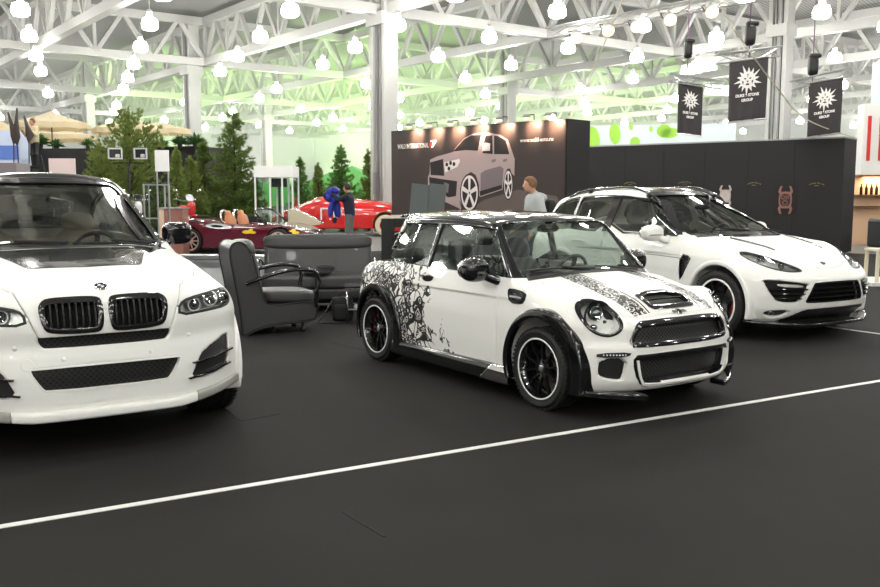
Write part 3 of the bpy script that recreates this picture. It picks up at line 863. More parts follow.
# ================================================================== wide white SUV coupe, seen nose-on
def carbon_mat():
    m = mat('carbon_weave', (.012,.012,.013), .16, coat=1.0); nt = m.node_tree; L = nt.links.new
    tc = nt.nodes.new('ShaderNodeTexCoord'); ck = nt.nodes.new('ShaderNodeTexChecker'); ck.inputs['Scale'].default_value = 90
    ck.inputs['Color1'].default_value = (.010,.010,.011,1); ck.inputs['Color2'].default_value = (.028,.027,.026,1)
    L(tc.outputs['Object'], ck.inputs['Vector']); L(ck.outputs[0], nt.nodes['Principled BSDF'].inputs['Base Color'])
    return m
def generic_parts(car, full, wins, wsp, bkp, glassm, ws_rng, bk_rng):
    for s in (-1,1):
        for w in wins: patch('side_window', full, w, 'y', s*1.2, s*.3, glassm, car, off=-.012, thick=.004)
    patch('windshield', full, wsp, 'x', *ws_rng, glassm, car, off=-.010, thick=.005)
    patch('rear_window', full, bkp, 'x', *bk_rng, glassm, car, off=-.010, thick=.005)
def build_coupe_suv(loc, rz):
    car = thing('suv_coupe_car', 'large white SUV with twin kidney grilles and black bonnet panel, cut by left edge', 'car', loc, rz)
    FA, RA, R = 1.4665, -1.4665, .385
    Xf = Cv([(.12,2.05),(.18,2.14),(.26,2.28),(.34,2.335),(.5,2.345),(.62,2.33),(.70,2.315),(.80,2.325),(.92,2.30),(1.0,2.25),(1.06,2.16),(1.2,1.9)])
    T = Cv([(-2.6,1.0),(-2.42,1.16),(-2.2,1.22),(-1.2,1.24),(0,1.22),(.7,1.235),(1.0,1.225),(1.5,1.175),(1.9,1.115),(2.15,1.065),(2.28,1.02),(2.4,.98)])
    W = Cv([(-2.5,.86),(-2.0,.97),(-1.4,1.01),(-.8,.975),(0,.965),(.8,.975),(1.4,.985),(1.9,.975),(2.4,.95)])
    Zs = Cv([(.1,-.06),(.25,-.02),(.45,0),(.75,.0),(.9,-.02),(1.05,-.05),(1.2,-.10),(1.3,-.17)])
    crown = Cv([(-2.4,.05),(-1,.03),(.7,.08),(1.2,.13),(1.9,.17),(2.4,.17)])
    def body(x, y, z):
        a = np.abs(y)
        bulge = .018*np.clip(1-np.abs(a-.50)/.14, 0, 1)*np.clip((x-.9)*2, 0, 1)*np.clip((2.3-x)*2.5, 0, 1)
        top = (z-(T(x)-crown(x)*(a/.95)**3)-bulge)*.93
        side = a-(W(x)+Zs(z))
        fr = (x-(Xf(z)-.46*(a/1.0)**3.4))*.87
        rear = -2.42+.14*(a/.95)**4+.10*np.clip(z-.7,0,1)-x
        v = smax(top, side, .13); v = smax(v, fr, .07); v = smax(v, rear, .15)
        return smax(v, .26-z, .04)
    Rf = Cv([(-2.5,1.16),(-2.2,1.30),(-1.7,1.53),(-1.0,1.73),(-.5,1.785),(-.1,1.79),(.1,1.765),(.3,1.71)])
    def ghouse(x, y, z):
        a = np.abs(y)
        top = (z-(Rf(x)-.06*(a/.6)**2.5))*.92
        side = (a-(.885-.05*np.clip(x-.2,0,1)-(z-1.2)*.50-.10*np.clip(-x-.9,0,2)))*.90
        ws = (x-(1.02-(z-1.18)*1.75-.20*(a/.7)**2.2))*.46
        v = smax(top, side, .07); v = smax(v, ws, .035); v = smax(v, -2.3-x, .05)
        return np.maximum(v, 1.0-z)
    ghouse = memo(ghouse)
    full = memo(lambda x, y, z: smin(body(x, y, z), ghouse(x, y, z), .015))
    def cabin(x, y, z):
        return np.minimum(np.maximum(ghouse(x, y, z)+.05, 1.08-z), sd_box(x, y, z, (-.45,0,.88), (2.4,1.6,.9), .1))
    RARCH = .455
    win_f = chaikin([(.72,1.235),(.74,1.25),(.22,1.565),(.10,1.60),(-.42,1.63),(-.45,1.62),(-.48,1.235)], 1)
    win_r = chaikin([(-.56,1.235),(-.53,1.63),(-.58,1.635),(-.95,1.60),(-1.45,1.47),(-1.80,1.31),(-1.78,1.275),(-1.5,1.245)], 1)
    ws_poly = chaikin([(-.76,1.23),(-.60,1.66),(-.52,1.705),(.52,1.705),(.60,1.66),(.76,1.23),(.70,1.20),(-.70,1.20)], 1)
    bk_poly = chaikin([(-.55,1.34),(-.48,1.60),(.48,1.60),(.55,1.34)], 1)
    kid = lambda s: chaikin([(s*.025,.955),(s*.03,.80),(s*.07,.78),(s*.32,.79),(s*.355,.82),(s*.375,.92),(s*.36,.955),(s*.32,.975),(s*.06,.975)], 2)
    slot = chaikin([(-.40,.745),(-.375,.70),(-.35,.685),(.35,.685),(.375,.70),(.40,.745),(.36,.752),(-.36,.752)], 1)
    low = chaikin([(-.455,.56),(-.39,.445),(-.36,.425),(.36,.425),(.39,.445),(.46,.56),(.435,.575),(-.435,.575)], 1)
    intk = lambda s: chaikin([(s*.515,.40),(s*.575,.53),(s*.63,.59),(s*.84,.665),(s*.855,.64),(s*.835,.47),(s*.78,.42)], 1)
    light = lambda s: chaikin([(s*.455,.835),(s*.465,.905),(s*.53,.935),(s*.70,.955),(s*.85,.965),(s*.89,.93),(s*.895,.88),(s*.84,.85),(s*.66,.845)], 1)
    hood = chaikin([(.96,-.80),(.96,.80),(1.5,.78),(1.95,.66),(2.12,.52),(2.22,.50),(2.55,.50),(2.55,-.50),(2.22,-.50),(2.12,-.52),(1.95,-.66),(1.5,-.78)], 1)
    door = [(.86,1.27),(.88,.95),(.90,.42),(.86,.36),(-.44,.36),(-.50,.42),(-.50,1.28)]
    door2 = [(-.52,1.28),(-.52,.40),(-.56,.36),(-.95,.36),(-1.18,.60),(-1.42,.86),(-1.46,1.28)]
    cav = lambda g, d: (lambda x, y, z: np.maximum(g(x, y, z), np.maximum(-(full(x, y, z)+d), 1.5-x)))
    pair = lambda g: (lambda x, y, z: poly_sd(np.abs(y), z, g(1)))
    lower = memo(cut(full, cabin, arch(FA, RARCH, .385, .6), arch(RA, RARCH, .385, .6),
        cav(pair(kid), .06), cav(fx(slot), .04), cav(fx(low), .09), cav(pair(intk), .09), cav(pair(light), .09)))
    up = lambda x, y, z: np.maximum(1.232-.01*x-z, ghouse(x, y, z)-.006)
    dr = lambda s, d: (lambda x, y, z: np.maximum(fy(d)(x,y,z), .72-s*y))
    hoodm = lambda x, y, z: np.maximum(np.maximum(fz(hood)(x,y,z), .757-z), np.abs(y)-(.39+.42*np.clip(z-.76,0,1)+np.clip(2.15-x,0,1)*3))
    g = .004
    shell = both(cut(lower, grow(dr(-1,door), g), grow(dr(1,door), g), grow(dr(-1,door2), g), grow(dr(1,door2), g), grow(hoodm, g)), neg(up))
    sdf_obj('body', shell, (-2.55,-1.1,.12), (2.45,1.1,1.35), .0125, WHITE, car)
    for s in (-1,1):
        for d in (door, door2):
            xs = [p[0] for p in d]
            dd = sdf_obj('door', both(lower, dr(s,d), neg(up), lambda x,y,z: -(full(x,y,z)+.05)), (min(xs)-.05,-1.1 if s < 0 else .6,.3), (max(xs)+.05,-.6 if s < 0 else 1.1,1.33), .014, WHITE, car)
            hx = -.28 if d is door else -1.05
            P, Nn = on_surf(full, [(hx-.11,1.05),(hx-.05,1.055),(hx+.05,1.055),(hx+.11,1.05)], 'y', s*1.3, s*.4, off=.03)
            P[0] -= Nn[0]*.03; P[-1] -= Nn[-1]*.03
            bm = B(); tube(bm, catmull(P, 4), .015, 8); obj('door_handle', bm, WHITE, dd, smooth=True)
    hd = sdf_obj('hood', both(lower, hoodm, neg(up), lambda x,y,z: -(full(x,y,z)+.05)), (.9,-.85,.7), (2.45,.85,1.32), .0105, WHITE, car)
    # black bonnet panel
    CB = carbon_mat()
    pn = patch('hood_panel', full, [(1.04,-.58),(1.08,-.40),(1.10,0),(1.08,.40),(1.04,.58),(1.735,.365),(1.76,.345),(1.80,0),(1.76,-.345),(1.735,-.365)], 'z', 1.7, .7, CB, hd, off=.004, thick=.008)
    for s in (-1,1):
        for k in range(0):
            y0 = s*(.12+.13*k)
            patch('hood_louvre', full, [(1.22,y0-.012),(1.60-.06*k,y0-.008),(1.60-.06*k,y0+.008),(1.22,y0+.012)], 'z', 1.7, .7, BLACK, pn, off=.014, thick=.012)
    # glass and roof
    sg = lambda w: (lambda x,y,z: np.maximum(fy(w)(x,y,z), .40-np.abs(y)))
    rcut = cut(both(full, up), cabin, sg(win_f), sg(win_r), lambda x,y,z: np.maximum(fx(ws_poly)(x,y,z), -.2-x), lambda x,y,z: np.maximum(fx(bk_poly)(x,y,z), x+1.2))
    darkroof = lambda x, y, z: .0*x + np.minimum(1.60-z+.12*(x+.2), np.maximum(-.6-.0*x-x, 9))
    arched = lambda x, y, z: np.maximum(np.maximum((.555+.02*x)-np.abs(y) if False else z-(Rf(x)-.075), z-9), -9)
    wside = lambda x,y,z: np.minimum((.795-.42*(z-1.23))-np.abs(y), 9)*.9
    sdf_obj('roof_side', both(rcut, wside), (-2.5,-1.0,1.18), (1.15,1.0,1.75), .012, WHITE, car)
    sdf_obj('roof', cut(rcut, wside), (-2.5,-1.0,1.18), (1.15,1.0,1.80), .012, BLACK, car)
    generic_parts(car, full, [win_f, win_r], ws_poly, bk_poly, TINT, (1.4,-.4), (-2.4,-1.0))
    # black blades along the screen edge
    for s in (-1,1):
        ring_patch('window_trim', full, shrink(win_f, -.014), shrink(win_f, .004), 'y', s*1.2, s*.3, BLACK, car, .006, .02)
        ring_patch('window_trim', full, shrink(win_r, -.014), shrink(win_r, .004), 'y', s*1.2, s*.3, BLACK, car, .006, .02)
    ring_patch('windshield_seal', full, shrink(ws_poly, -.022), shrink(ws_poly, .006), 'x', 1.4, -.4, BLACK, car, .004, .02)
    patch('cowl_panel', full, [(.90,-.76),(1.0,-.55),(1.06,0),(1.0,.55),(.90,.76),(.80,.72),(.90,.5),(.96,0),(.90,-.5),(.80,-.72)], 'z', 1.7, .7, BPLAS, car, off=.006, thick=.008)
    # wheels
    for cx in (FA, RA):
        for s in (-1,1):
            make_wheel(car, (cx, s*.875, R), s, R, .285, .29, nsp=10, sw=.03, rimmat=BLACK, stripe=WSTR, caliper=(-.1 if cx == FA else PI*.95))
    def flare(cx):
        def gf(x, y, z):
            r = np.hypot(x-cx, z-.385); a = np.abs(y)
            lip = a-(W(x)+Zs(z)*.5+.015-.3*np.abs(r-RARCH-.02)**1.5)
            v = smax(r-(RARCH+.06), (RARCH-.008)-r, .015); v = smax(v, lip, .02); v = np.maximum(v, -(full(x,y,z)+.03))
            return np.maximum(np.maximum(v, .65-a), .24-z)
        return gf
    for cx in (FA, RA):
        for s in (-1,1):
            sdf_obj('wheel_arch_trim', both(flare(cx), lambda x,y,z: -s*y), (cx-.55,-1.1 if s < 0 else .6,.2), (cx+.55,-.6 if s < 0 else 1.1,1.0), .012, WHITE, car)
    # kidney grilles
    for s in (-1,1):
        kp = kid(s)
        fr_ = ring_patch('kidney_grille', full, shrink(kp, -.012), shrink(kp, .020), 'x', 2.7, 1.8, BLACK, car, .014, .05)
        patch('grille_backing', full, shrink(kp, -.004), 'x', 2.7, 1.8, DARK, fr_, off=-.05, thick=.004)
        for k in range(9):
            y0 = s*(.062+.0365*k)
            zb, zt = .795+.002*k, .962-.001*k
            P = trace(full, np.array([(y0, zb+(zt-zb)*t/6) for t in range(7)]), 'x', 2.7, 1.8)
            bm = B()
            for i in range(6):
                a_, b_ = Vector(P[i]), Vector(P[i+1]); a_.x -= .014; b_.x -= .014
                bar(bm, a_, b_, .011, .035, up=(1,0,0))
            obj('grille_slat', bm, mat('slat_black', (.006,.006,.006), .35), fr_, bevel=.002)
    patch('slot_grille', full, shrink(slot, -.004), 'x', 2.7, 1.8, GMESH2, car, off=-.025, thick=.004)
    patch('lower_grille', full, shrink(low, -.002), 'x', 2.7, 1.8, GMESH2, car, off=-.03, thick=.004)
    ring_patch('lower_grille_rim', full, shrink(low, -.006), shrink(low, .006), 'x', 2.7, 1.8, WHITE, car, .004, .03)
    for s in (-1,1):
        ik = patch('side_intake', full, shrink(intk(s), .002), 'x', 2.7, 1.2, BPLAS, car, off=-.012, thick=.004)
        for k, (ya, za, yb, zb) in enumerate(((.53,.515,.87,.55),(.50,.415,.84,.46))):
            P = trace(full, np.array([(s*(ya+(yb-ya)*t/8), za+(zb-za)*t/8) for t in range(9)]), 'x', 2.7, 1.2)
            bm = B()
            for i in range(8):
                a_, b_ = Vector(P[i]), Vector(P[i+1]); a_.x -= .004; b_.x -= .004
                bar(bm, a_, b_, .05, .012)
            obj('intake_fin', bm, BLACK, ik, bevel=.003)
        patch('corner_slit', full, chaikin([(1.86,.70),(1.83,.66),(1.84,.46),(1.87,.44),(1.89,.50),(1.885,.66)], 1), 'y', s*1.3, s*.4, DARK, car, off=.002, thick=.004)
        # headlights
        hl = ring_patch('headlight', full, shrink(light(s), -.008), shrink(light(s), .008), 'x', 2.7, 1.2, BPLAS, car, .003, .03)
        patch('headlight_bowl', full, shrink(light(s), -.002), 'x', 2.7, 1.2, mat('lamp_bowl_silver', (.60,.60,.58), .32, metal=.8), hl, off=-.07, thick=.004)
        for (yy, zz, rr) in ((.58,.885,.042),(.715,.91,.047)):
            C, NN = on_surf(full, [(s*yy, zz)], 'x', 2.7, 1.2)
            M = Matrix.Translation(C[0]-Vector((.045,0,0))) @ Vector((1,s*.15,.05)).to_track_quat('Z','Y').to_matrix().to_4x4()
            bm = B(); ring = [M @ Vector((rr*math.cos(2*PI*k/28), rr*math.sin(2*PI*k/28), .01)) for k in range(28)]
            tube(bm, ring, .006, 6, closed=True); obj('light_ring', bm, mat('ring_white', (.9,.9,.88), .3), hl, smooth=True)
            bm = B(); lathe(bm, [(0,.022),(.016,.018),(.026,.008),(.03,-.01),(rr-.004,-.006),(rr,.008)], 28, M=M); obj('headlight_projector', bm, mat('lamp_projector', (.25,.26,.27), .06, metal=.9), hl, smooth=True)
        bm = B()
        for k in range(5):
            C, NN = on_surf(full, [(s*(.81+.012*k), .945-.016*k)], 'x', 2.7, 1.2, off=-.03)
            cushion(bm, C[0], (.03,.05,.012), n=3, p=3)
        obj('indicator', bm, CHROME, hl, smooth=True)
        patch('headlight_lens', full, shrink(light(s), .003), 'x', 2.7, 1.2, LENS, hl, off=.002, thick=.004)
        # shoulder character line under the light, parking sensors
        for (yy, zz) in ((.26,.62),(.52,.70)):
            C, NN = on_surf(full, [(s*yy, zz)], 'x', 2.7, 1.2, off=.001)
            M = Matrix.Translation(C[0]) @ NN[0].to_track_quat('Z','Y').to_matrix().to_4x4()
            bm = B(); lathe(bm, [(0,.002),(.012,.002),(.013,0),(.015,0),(.0155,-.002)], 20, M=M); obj('parking_sensor', bm, WHITE, car, smooth=True)
        make_mirror(car, 'side_mirror', (.48,s*.97,1.285), s, BLACK, (.17,.24,.185), arm=[(.54,s*.82,1.20),(.54,s*.85,1.20),(.50,s*.91,1.24)], armr=.035, p=3.2)
    C, NN = on_surf(full, [(-.46,.60)], 'x', 2.7, 1.2, off=.001); M = Matrix.Translation(C[0]) @ NN[0].to_track_quat('Z','Y').to_matrix().to_4x4()
    bm = B(); lathe(bm, [(0,.002),(.034,.002),(.036,0)], 24, M=M); obj('tow_cap', bm, WHITE, car)
    # lip with grey corners
    def lip(x, y, z):
        a = np.abs(y)
        fr = Xf(.34+0*z)+.035-.46*(a/1.0)**3.4
        v = smax((x-fr)*.85, (fr-.14-x)*.85, .01)
        v = smax(v, np.abs(z-(.275+.05*np.clip((a-.45)*2.2,0,1)-.02*np.clip((a-.9)*5,0,1)))-.032, .02)
        return smax(v, a-1.02, .02)
    lp = sdf_obj('front_lip', both(lip, lambda x,y,z: np.abs(y)-.56), (1.4,-1.1,.12), (2.45,1.1,.36), .010, WHITE, car)
    for s in (-1,1): sdf_obj('lip_corner', both(lip, lambda x,y,z: .56-s*y), (1.2,-1.1 if s < 0 else .5,.12), (2.45,-.5 if s < 0 else 1.1,.36), .010, mat('lip_grey', (.34,.34,.31), .4, coat=.4), lp)
    # roundel
    C, NN = on_surf(full, [(0,1.035)], 'x', 2.7, 1.5, off=.003)
    Mb = Matrix.Translation(C[0]) @ NN[0].to_track_quat('Z','Y').to_matrix().to_4x4()
    bm = B(); lathe(bm, [(0,.004),(.030,.004),(.034,.006),(.0385,.004),(.040,-.004)], 32, M=Mb); bd = obj('badge', bm, CHROME, car, smooth=True)
    bm = B(); lathe(bm, [(.020,.0045),(.0205,.0056),(.033,.0062),(.034,.0058)], 32, M=Mb); obj('badge_ring', bm, BLACK, bd)
    for q in range(4):
        bm = B(); pl = [(0,0)]+[(.0195*math.cos(PI/2*q+PI/2*t/8), .0195*math.sin(PI/2*q+PI/2*t/8)) for t in range(9)]
        prism(bm, pl, .003, .0058, Mb); obj('badge_quarter', bm, mat('badge_blue', (.02,.05,.12), .3) if q % 2 == 0 else mat('badge_white', (.85,.85,.85), .3), bd)
    make_wiper(car, full, (.97,.02), (.80,-.66), BPLAS, rng=(2.0,.8)); make_wiper(car, full, (.93,.62), (.93,.06), BPLAS, rng=(2.0,.8))
    # interior
    bm = B(); cushion(bm, (.62,0,1.10), (.6,1.5,.22), n=6, p=5); cushion(bm, (.42,0,.98), (.3,1.5,.36), n=6, p=5); cushion(bm, (.40,.38,1.16), (.2,.36,.12), n=5, p=3)
    obj('dashboard', bm, BPLAS, car, smooth=True)
    make_steering(car, (.17,.38,1.12), .42, LEATHD, R=.19)
    for s in (-1,1): make_seat(car, -.15, s*.38, LEATHB, zb=.58, ht=.66)
    make_seat(car, -1.15, 0, LEATHB, w=1.3, zb=.58, ht=.55, hr=False)
    bm = B(); cushion(bm, (.22,0,1.535), (.06,.28,.08), n=5, p=3); tube(bm, [(.25,0,1.56),(.32,0,1.60)], .012, 6); obj('rear_view_mirror', bm, BPLAS, car, smooth=True)
    bm = B(); prism(bm, [(-2.0,.26),(2.0,.26),(2.0,.3),(-2.0,.3)], -.6, .6, Matrix.Rotation(PI/2, 4, 'X')); obj('underbody', bm, DARK, car)
    return car
# ================================================================== white sporty SUV at the right
def build_sport_suv(loc, rz):
    car = thing('sport_suv_car', 'white sporty SUV with black roof rails and slatted front intakes, parked by the black wall', 'car', loc, rz)
    FA, RA, R = 1.50, -1.42, .375
    Xf = Cv([(.12,2.0),(.20,2.16),(.28,2.26),(.38,2.32),(.55,2.345),(.66,2.335),(.74,2.28),(.82,2.18),(.90,2.02),(1.1,1.7)])
    T = Cv([(-2.6,.9),(-2.42,1.05),(-2.2,1.12),(-1.2,1.13),(0,1.11),(.8,1.135),(1.1,1.12),(1.5,1.06),(1.8,.99),(2.05,.905),(2.2,.83),(2.35,.75),(2.45,.70)])
    W = Cv([(-2.5,.86),(-2.0,.96),(-1.4,1.0),(-.8,.955),(0,.945),(.8,.955),(1.4,.99),(1.9,.985),(2.4,.97)])
    Zs = Cv([(.1,-.05),(.25,-.015),(.45,0),(.7,.0),(.85,-.015),(1.0,-.045),(1.1,-.09),(1.2,-.15)])
    crown = Cv([(-2.4,.04),(-1,.03),(.7,.06),(1.2,.07),(1.8,.07),(2.4,.05)])
    def body(x, y, z):
        a = np.abs(y)
        top = (z-(T(x)-crown(x)*(a/.95)**2.5))*.9
        side = a-(W(x)+Zs(z))
        fr = (x-(Xf(z)-.40*(a/.98)**3.0))*.87
        rear = -2.42+.14*(a/.95)**4+.12*np.clip(z-.7,0,1)-x
        v = smax(top, side, .16)
        v = smin(v, sd_ell(x, a, z, (1.70,.73,.80), (.62,.21,.205)), .12)     # fender crest
        v = smax(v, fr, .10); v = smax(v, rear, .15)
        return smax(v, .20-z, .04)
    Rf = Cv([(-2.6,1.22),(-2.3,1.48),(-2.0,1.58),(-1.3,1.67),(-.6,1.70),(-.25,1.685),(.0,1.64),(.3,1.53)])
    def ghouse(x, y, z):
        a = np.abs(y)
        top = (z-(Rf(x)-.06*(a/.6)**2.5))*.95
        side = (a-(.865-.04*np.clip(x-.2,0,1)-(z-1.1)*.42-.10*np.clip(-x-1.1,0,2)))*.92
        ws = (x-(1.08-(z-1.10)*2.25-.20*(a/.7)**2.2))*.40
        rr = (-2.32+(z-1.1)*.55+.1*(a/.7)**3-x)*.87
        v = smax(top, side, .07); v = smax(v, ws, .035); v = smax(v, rr, .07)
        return np.maximum(v, .9-z)
    ghouse = memo(ghouse)
    full = memo(lambda x, y, z: smin(body(x, y, z), ghouse(x, y, z), .03))
    def cabin(x, y, z):
        return np.minimum(np.maximum(ghouse(x, y, z)+.05, 1.0-z), sd_box(x, y, z, (-.45,0,.80), (2.4,1.6,.85), .1))
    RARCH = .44
    win_f = chaikin([(.70,1.115),(.72,1.13),(.16,1.46),(.0,1.525),(-.50,1.57),(-.53,1.555),(-.56,1.115)], 1)
    win_r = chaikin([(-.66,1.12),(-.63,1.565),(-.68,1.575),(-1.33,1.555),(-1.38,1.525),(-1.41,1.16),(-1.38,1.13)], 1)
    win_q = chaikin([(-1.47,1.17),(-1.44,1.535),(-1.49,1.545),(-1.84,1.49),(-2.04,1.29),(-2.01,1.23)], 1)
    ws_poly = chaikin([(-.74,1.15),(-.60,1.55),(-.52,1.60),(.52,1.60),(.60,1.55),(.74,1.15),(.68,1.12),(-.68,1.12)], 1)
    bk_poly = chaikin([(-.58,1.22),(-.52,1.50),(.52,1.50),(.58,1.22)], 1)
    intk = lambda s: chaikin([(s*.87,.665),(s*.84,.69),(s*.47,.645),(s*.42,.62),(s*.53,.45),(s*.57,.435),(s*.72,.44),(s*.79,.49)], 1)
    cen = chaikin([(-.34,.645),(.34,.645),(.37,.62),(.46,.455),(.44,.435),(-.44,.435),(-.46,.455),(-.37,.62)], 1)
    fog = lambda s: chaikin([(s*.83,.345),(s*.60,.355),(s*.62,.305),(s*.68,.265),(s*.76,.265),(s*.82,.295)], 1)
    lowm = chaikin([(-.68,.21),(-.48,.335),(-.40,.36),(.50,.36),(.62,.34),(.72,.21),(.55,.10),(-.55,.10)], 1)
    light = lambda s: chaikin([(s*.84,.94),(s*.80,.965),(s*.70,.945),(s*.54,.86),(s*.42,.785),(s*.45,.765),(s*.62,.765),(s*.75,.805),(s*.815,.86)], 2)
    vent = chaikin([(.88,.90),(1.05,.87),(1.02,.80),(.93,.64),(.89,.60)], 1)
    hood = chaikin([(1.02,-.74),(1.02,.74),(1.5,.66),(1.9,.50),(2.12,.36),(2.20,.18),(2.20,-.18),(2.12,-.36),(1.9,-.50),(1.5,-.66)], 1)
    door = [(.82,1.16),(.86,.95),(.87,.42),(.83,.36),(-.54,.36),(-.59,.42),(-.59,1.18)]
    door2 = [(-.61,1.18),(-.61,.40),(-.66,.36),(-.92,.36),(-1.12,.60),(-1.34,.85),(-1.38,1.18)]
    cav = lambda g, d: (lambda x, y, z: np.maximum(g(x, y, z), np.maximum(-(full(x, y, z)+d), 1.3-x)))
    pair = lambda g: (lambda x, y, z: poly_sd(np.abs(y), z, g(1)))
    lower = memo(cut(full, cabin, arch(FA, RARCH, .375, .6), arch(RA, RARCH, .375, .6),
        cav(pair(intk), .08), cav(fx(cen), .08), cav(pair(fog), .05), cav(fx(lowm), .06), cav(pair(light), .08),
        lambda x,y,z: np.maximum(np.maximum(fy(vent)(x,y,z), -(full(x,y,z)+.03)), .6-np.abs(y))))
    up = lambda x, y, z: np.maximum(1.125-.01*x-z, ghouse(x, y, z)-.006)
    dr = lambda s, d: (lambda x, y, z: np.maximum(fy(d)(x,y,z), .70-s*y))
    hoodm = lambda x, y, z: np.maximum(fz(hood)(x,y,z), .66-z)
    g = .004
    shell = both(cut(lower, grow(dr(-1,door), g), grow(dr(1,door), g), grow(dr(-1,door2), g), grow(dr(1,door2), g), grow(hoodm, g)), neg(up))
    sdf_obj('body', shell, (-2.55,-1.1,.12), (2.45,1.1,1.30), .0135, WHITE, car)
    for s in (-1,1):
        for d in (door, door2):
            xs = [p[0] for p in d]
            dd = sdf_obj('door', both(lower, dr(s,d), neg(up), lambda x,y,z: -(full(x,y,z)+.05)), (min(xs)-.05,-1.1 if s < 0 else .6,.3), (max(xs)+.05,-.6 if s < 0 else 1.1,1.25), .0135, WHITE, car)
            hx = -.22 if d is door else -1.08
            P, Nn = on_surf(full, [(hx-.11,.96),(hx-.05,.965),(hx+.05,.965),(hx+.11,.96)], 'y', s*1.3, s*.4, off=.03)
            P[0] -= Nn[0]*.03; P[-1] -= Nn[-1]*.03
            bm = B(); tube(bm, catmull(P, 4), .015, 8); obj('door_handle', bm, WHITE, dd, smooth=True)
        patch('crease_shade', full, strip_poly([(-1.1,.88),(-.3,.875),(.5,.86),(.93,.845)], .010), 'y', s*1.3, s*.4, mat('crease_shade_grey', (.25,.25,.24), .5), car, off=.001, thick=.002)  # flat grey strip paints the shade along the door crease
    hd = sdf_obj('hood', both(lower, hoodm, neg(up), lambda x,y,z: -(full(x,y,z)+.05)), (.95,-.80,.6), (2.40,.80,1.25), .0125, WHITE, car)
    for s in (-1,1):
        pth = [(1.18+.62*t/10, s*(.50-.10*(t/10)**1.5)) for t in range(11)]
        patch('hood_slit', full, strip_poly(pth, [.03,.05,.062,.068,.068,.064,.058,.05,.042,.032,.02]), 'z', 1.6, .5, BLACK, hd, off=.005, thick=.010)
    sg = lambda w: (lambda x,y,z: np.maximum(fy(w)(x,y,z), .40-np.abs(y)))
    rcut = cut(both(full, up), cabin, sg(win_f), sg(win_r), sg(win_q), lambda x,y,z: np.maximum(fx(ws_poly)(x,y,z), -.1-x), lambda x,y,z: np.maximum(fx(bk_poly)(x,y,z), x+1.6))
    pano = lambda x, y, z: np.maximum(np.maximum(np.abs(y)-.50, x-.16), np.maximum(-1.2-x, 1.5-z))
    sdf_obj('roof', cut(rcut, pano), (-2.5,-1.0,1.08), (1.2,1.0,1.72), .0125, WHITE, car)
    sdf_obj('glass_roof', both(rcut, pano), (-1.3,-.6,1.4), (.3,.6,1.72), .0125, BLACK, car)
    generic_parts(car, full, [win_f, win_r, win_q], ws_poly, bk_poly, TINT, (1.4,-.4), (-2.45,-1.4))
    for s in (-1,1):
        for w in (win_f, win_r, win_q): ring_patch('window_trim', full, shrink(w, -.022), shrink(w, .004), 'y', s*1.2, s*.3, BLACK, car, .006, .02)
        patch('door_pillar', full, [(-.68,1.11),(-.65,1.585),(-.51,1.585),(-.54,1.11)], 'y', s*1.2, s*.3, BLACK, car, off=.007, thick=.014)
        # roof rails
        P, _ = on_surf(full, [(x_, s*.565) for x_ in (-1.75,-1.4,-.9,-.4,-.02,.12)], 'z', 2, 1.1, off=.045)
        P[0].z -= .05; P[-1].z -= .055
        bm = B(); tube(bm, catmull(P, 6), .017, 8)
        for x_ in (-1.3,-.1):
            q, _ = on_surf(full, [(x_, s*.565)], 'z', 2, 1.1); cushion(bm, q[0]+Vector((0,0,.02)), (.09,.035,.06), n=4)
        obj('roof_rail', bm, BLACK, car, smooth=True)
        vt = patch('fender_vent', full, shrink(vent, -.004), 'y', s*1.3, s*.5, GMESH2, car, off=-.02, thick=.004)
        ring_patch('vent_frame', full, shrink(vent, -.010), shrink(vent, .008), 'y', s*1.3, s*.5, BLACK, vt, .006, .02)
        if s < 0: make_mirror(car, 'side_mirror', (.50,-1.05,1.135), s, WHITE, (.18,.29,.20), arm=[(.58,-.86,1.05),(.58,-.92,1.05),(.54,-.99,1.09)], armr=.04, p=2.6)
        else: make_mirror(car, 'side_mirror', (.36,.93,1.15), s, WHITE, (.27,.13,.19), arm=[(.58,.84,1.05),(.56,.90,1.05),(.48,.93,1.09)], armr=.04, gm=False, p=2.6)
        if s > 0: continue
        bm = B(); cushion(bm, (.58,s*1.06,1.115), (.03,.20,.018), n=4, p=4); obj('mirror_indicator', bm, mat('lamp_orange_clear', (.35,.30,.28), .2), car, smooth=True)
    ring_patch('windshield_seal', full, shrink(ws_poly, -.018), shrink(ws_poly, .006), 'x', 1.4, -.4, BLACK, car, .003, .02)
    patch('cowl_panel', full, [(.95,-.74),(1.05,-.55),(1.11,0),(1.05,.55),(.95,.74),(.86,.70),(.96,.5),(1.02,0),(.96,-.5),(.86,-.70)], 'z', 1.6, .6, BPLAS, car, off=.006, thick=.008)
    make_wiper(car, full, (1.0,.0), (.86,-.62), BPLAS, rng=(2.0,.7)); make_wiper(car, full, (.96,.60), (.97,.06), BPLAS, rng=(2.0,.7))
    for cx in (FA, RA):
        for s in (-1,1):
            make_wheel(car, (cx, s*.845, R), s, R, .28, .285, nsp=7, sw=.05, rimmat=BLACK, stripe=WSTR, caliper=(-.1 if cx == FA else PI*.95), stripe_w=.024)
    def flare(cx):
        def gf(x, y, z):
            r = np.hypot(x-cx, z-.375); a = np.abs(y)
            lip = a-(W(x)+Zs(z)*.5+.015-.3*np.abs(r-RARCH-.02)**1.5)
            v = smax(r-(RARCH+.05), (RARCH-.008)-r, .015); v = smax(v, lip, .02); v = np.maximum(v, -(full(x,y,z)+.03))
            return np.maximum(np.maximum(v, .65-a), .24-z)
        return gf
    for cx in (FA, RA):
        for s in (-1,1): sdf_obj('wheel_arch_trim', both(flare(cx), lambda x,y,z: -s*y), (cx-.55,-1.1 if s < 0 else .6,.2), (cx+.55,-.6 if s < 0 else 1.1,1.0), .0125, WHITE, car)
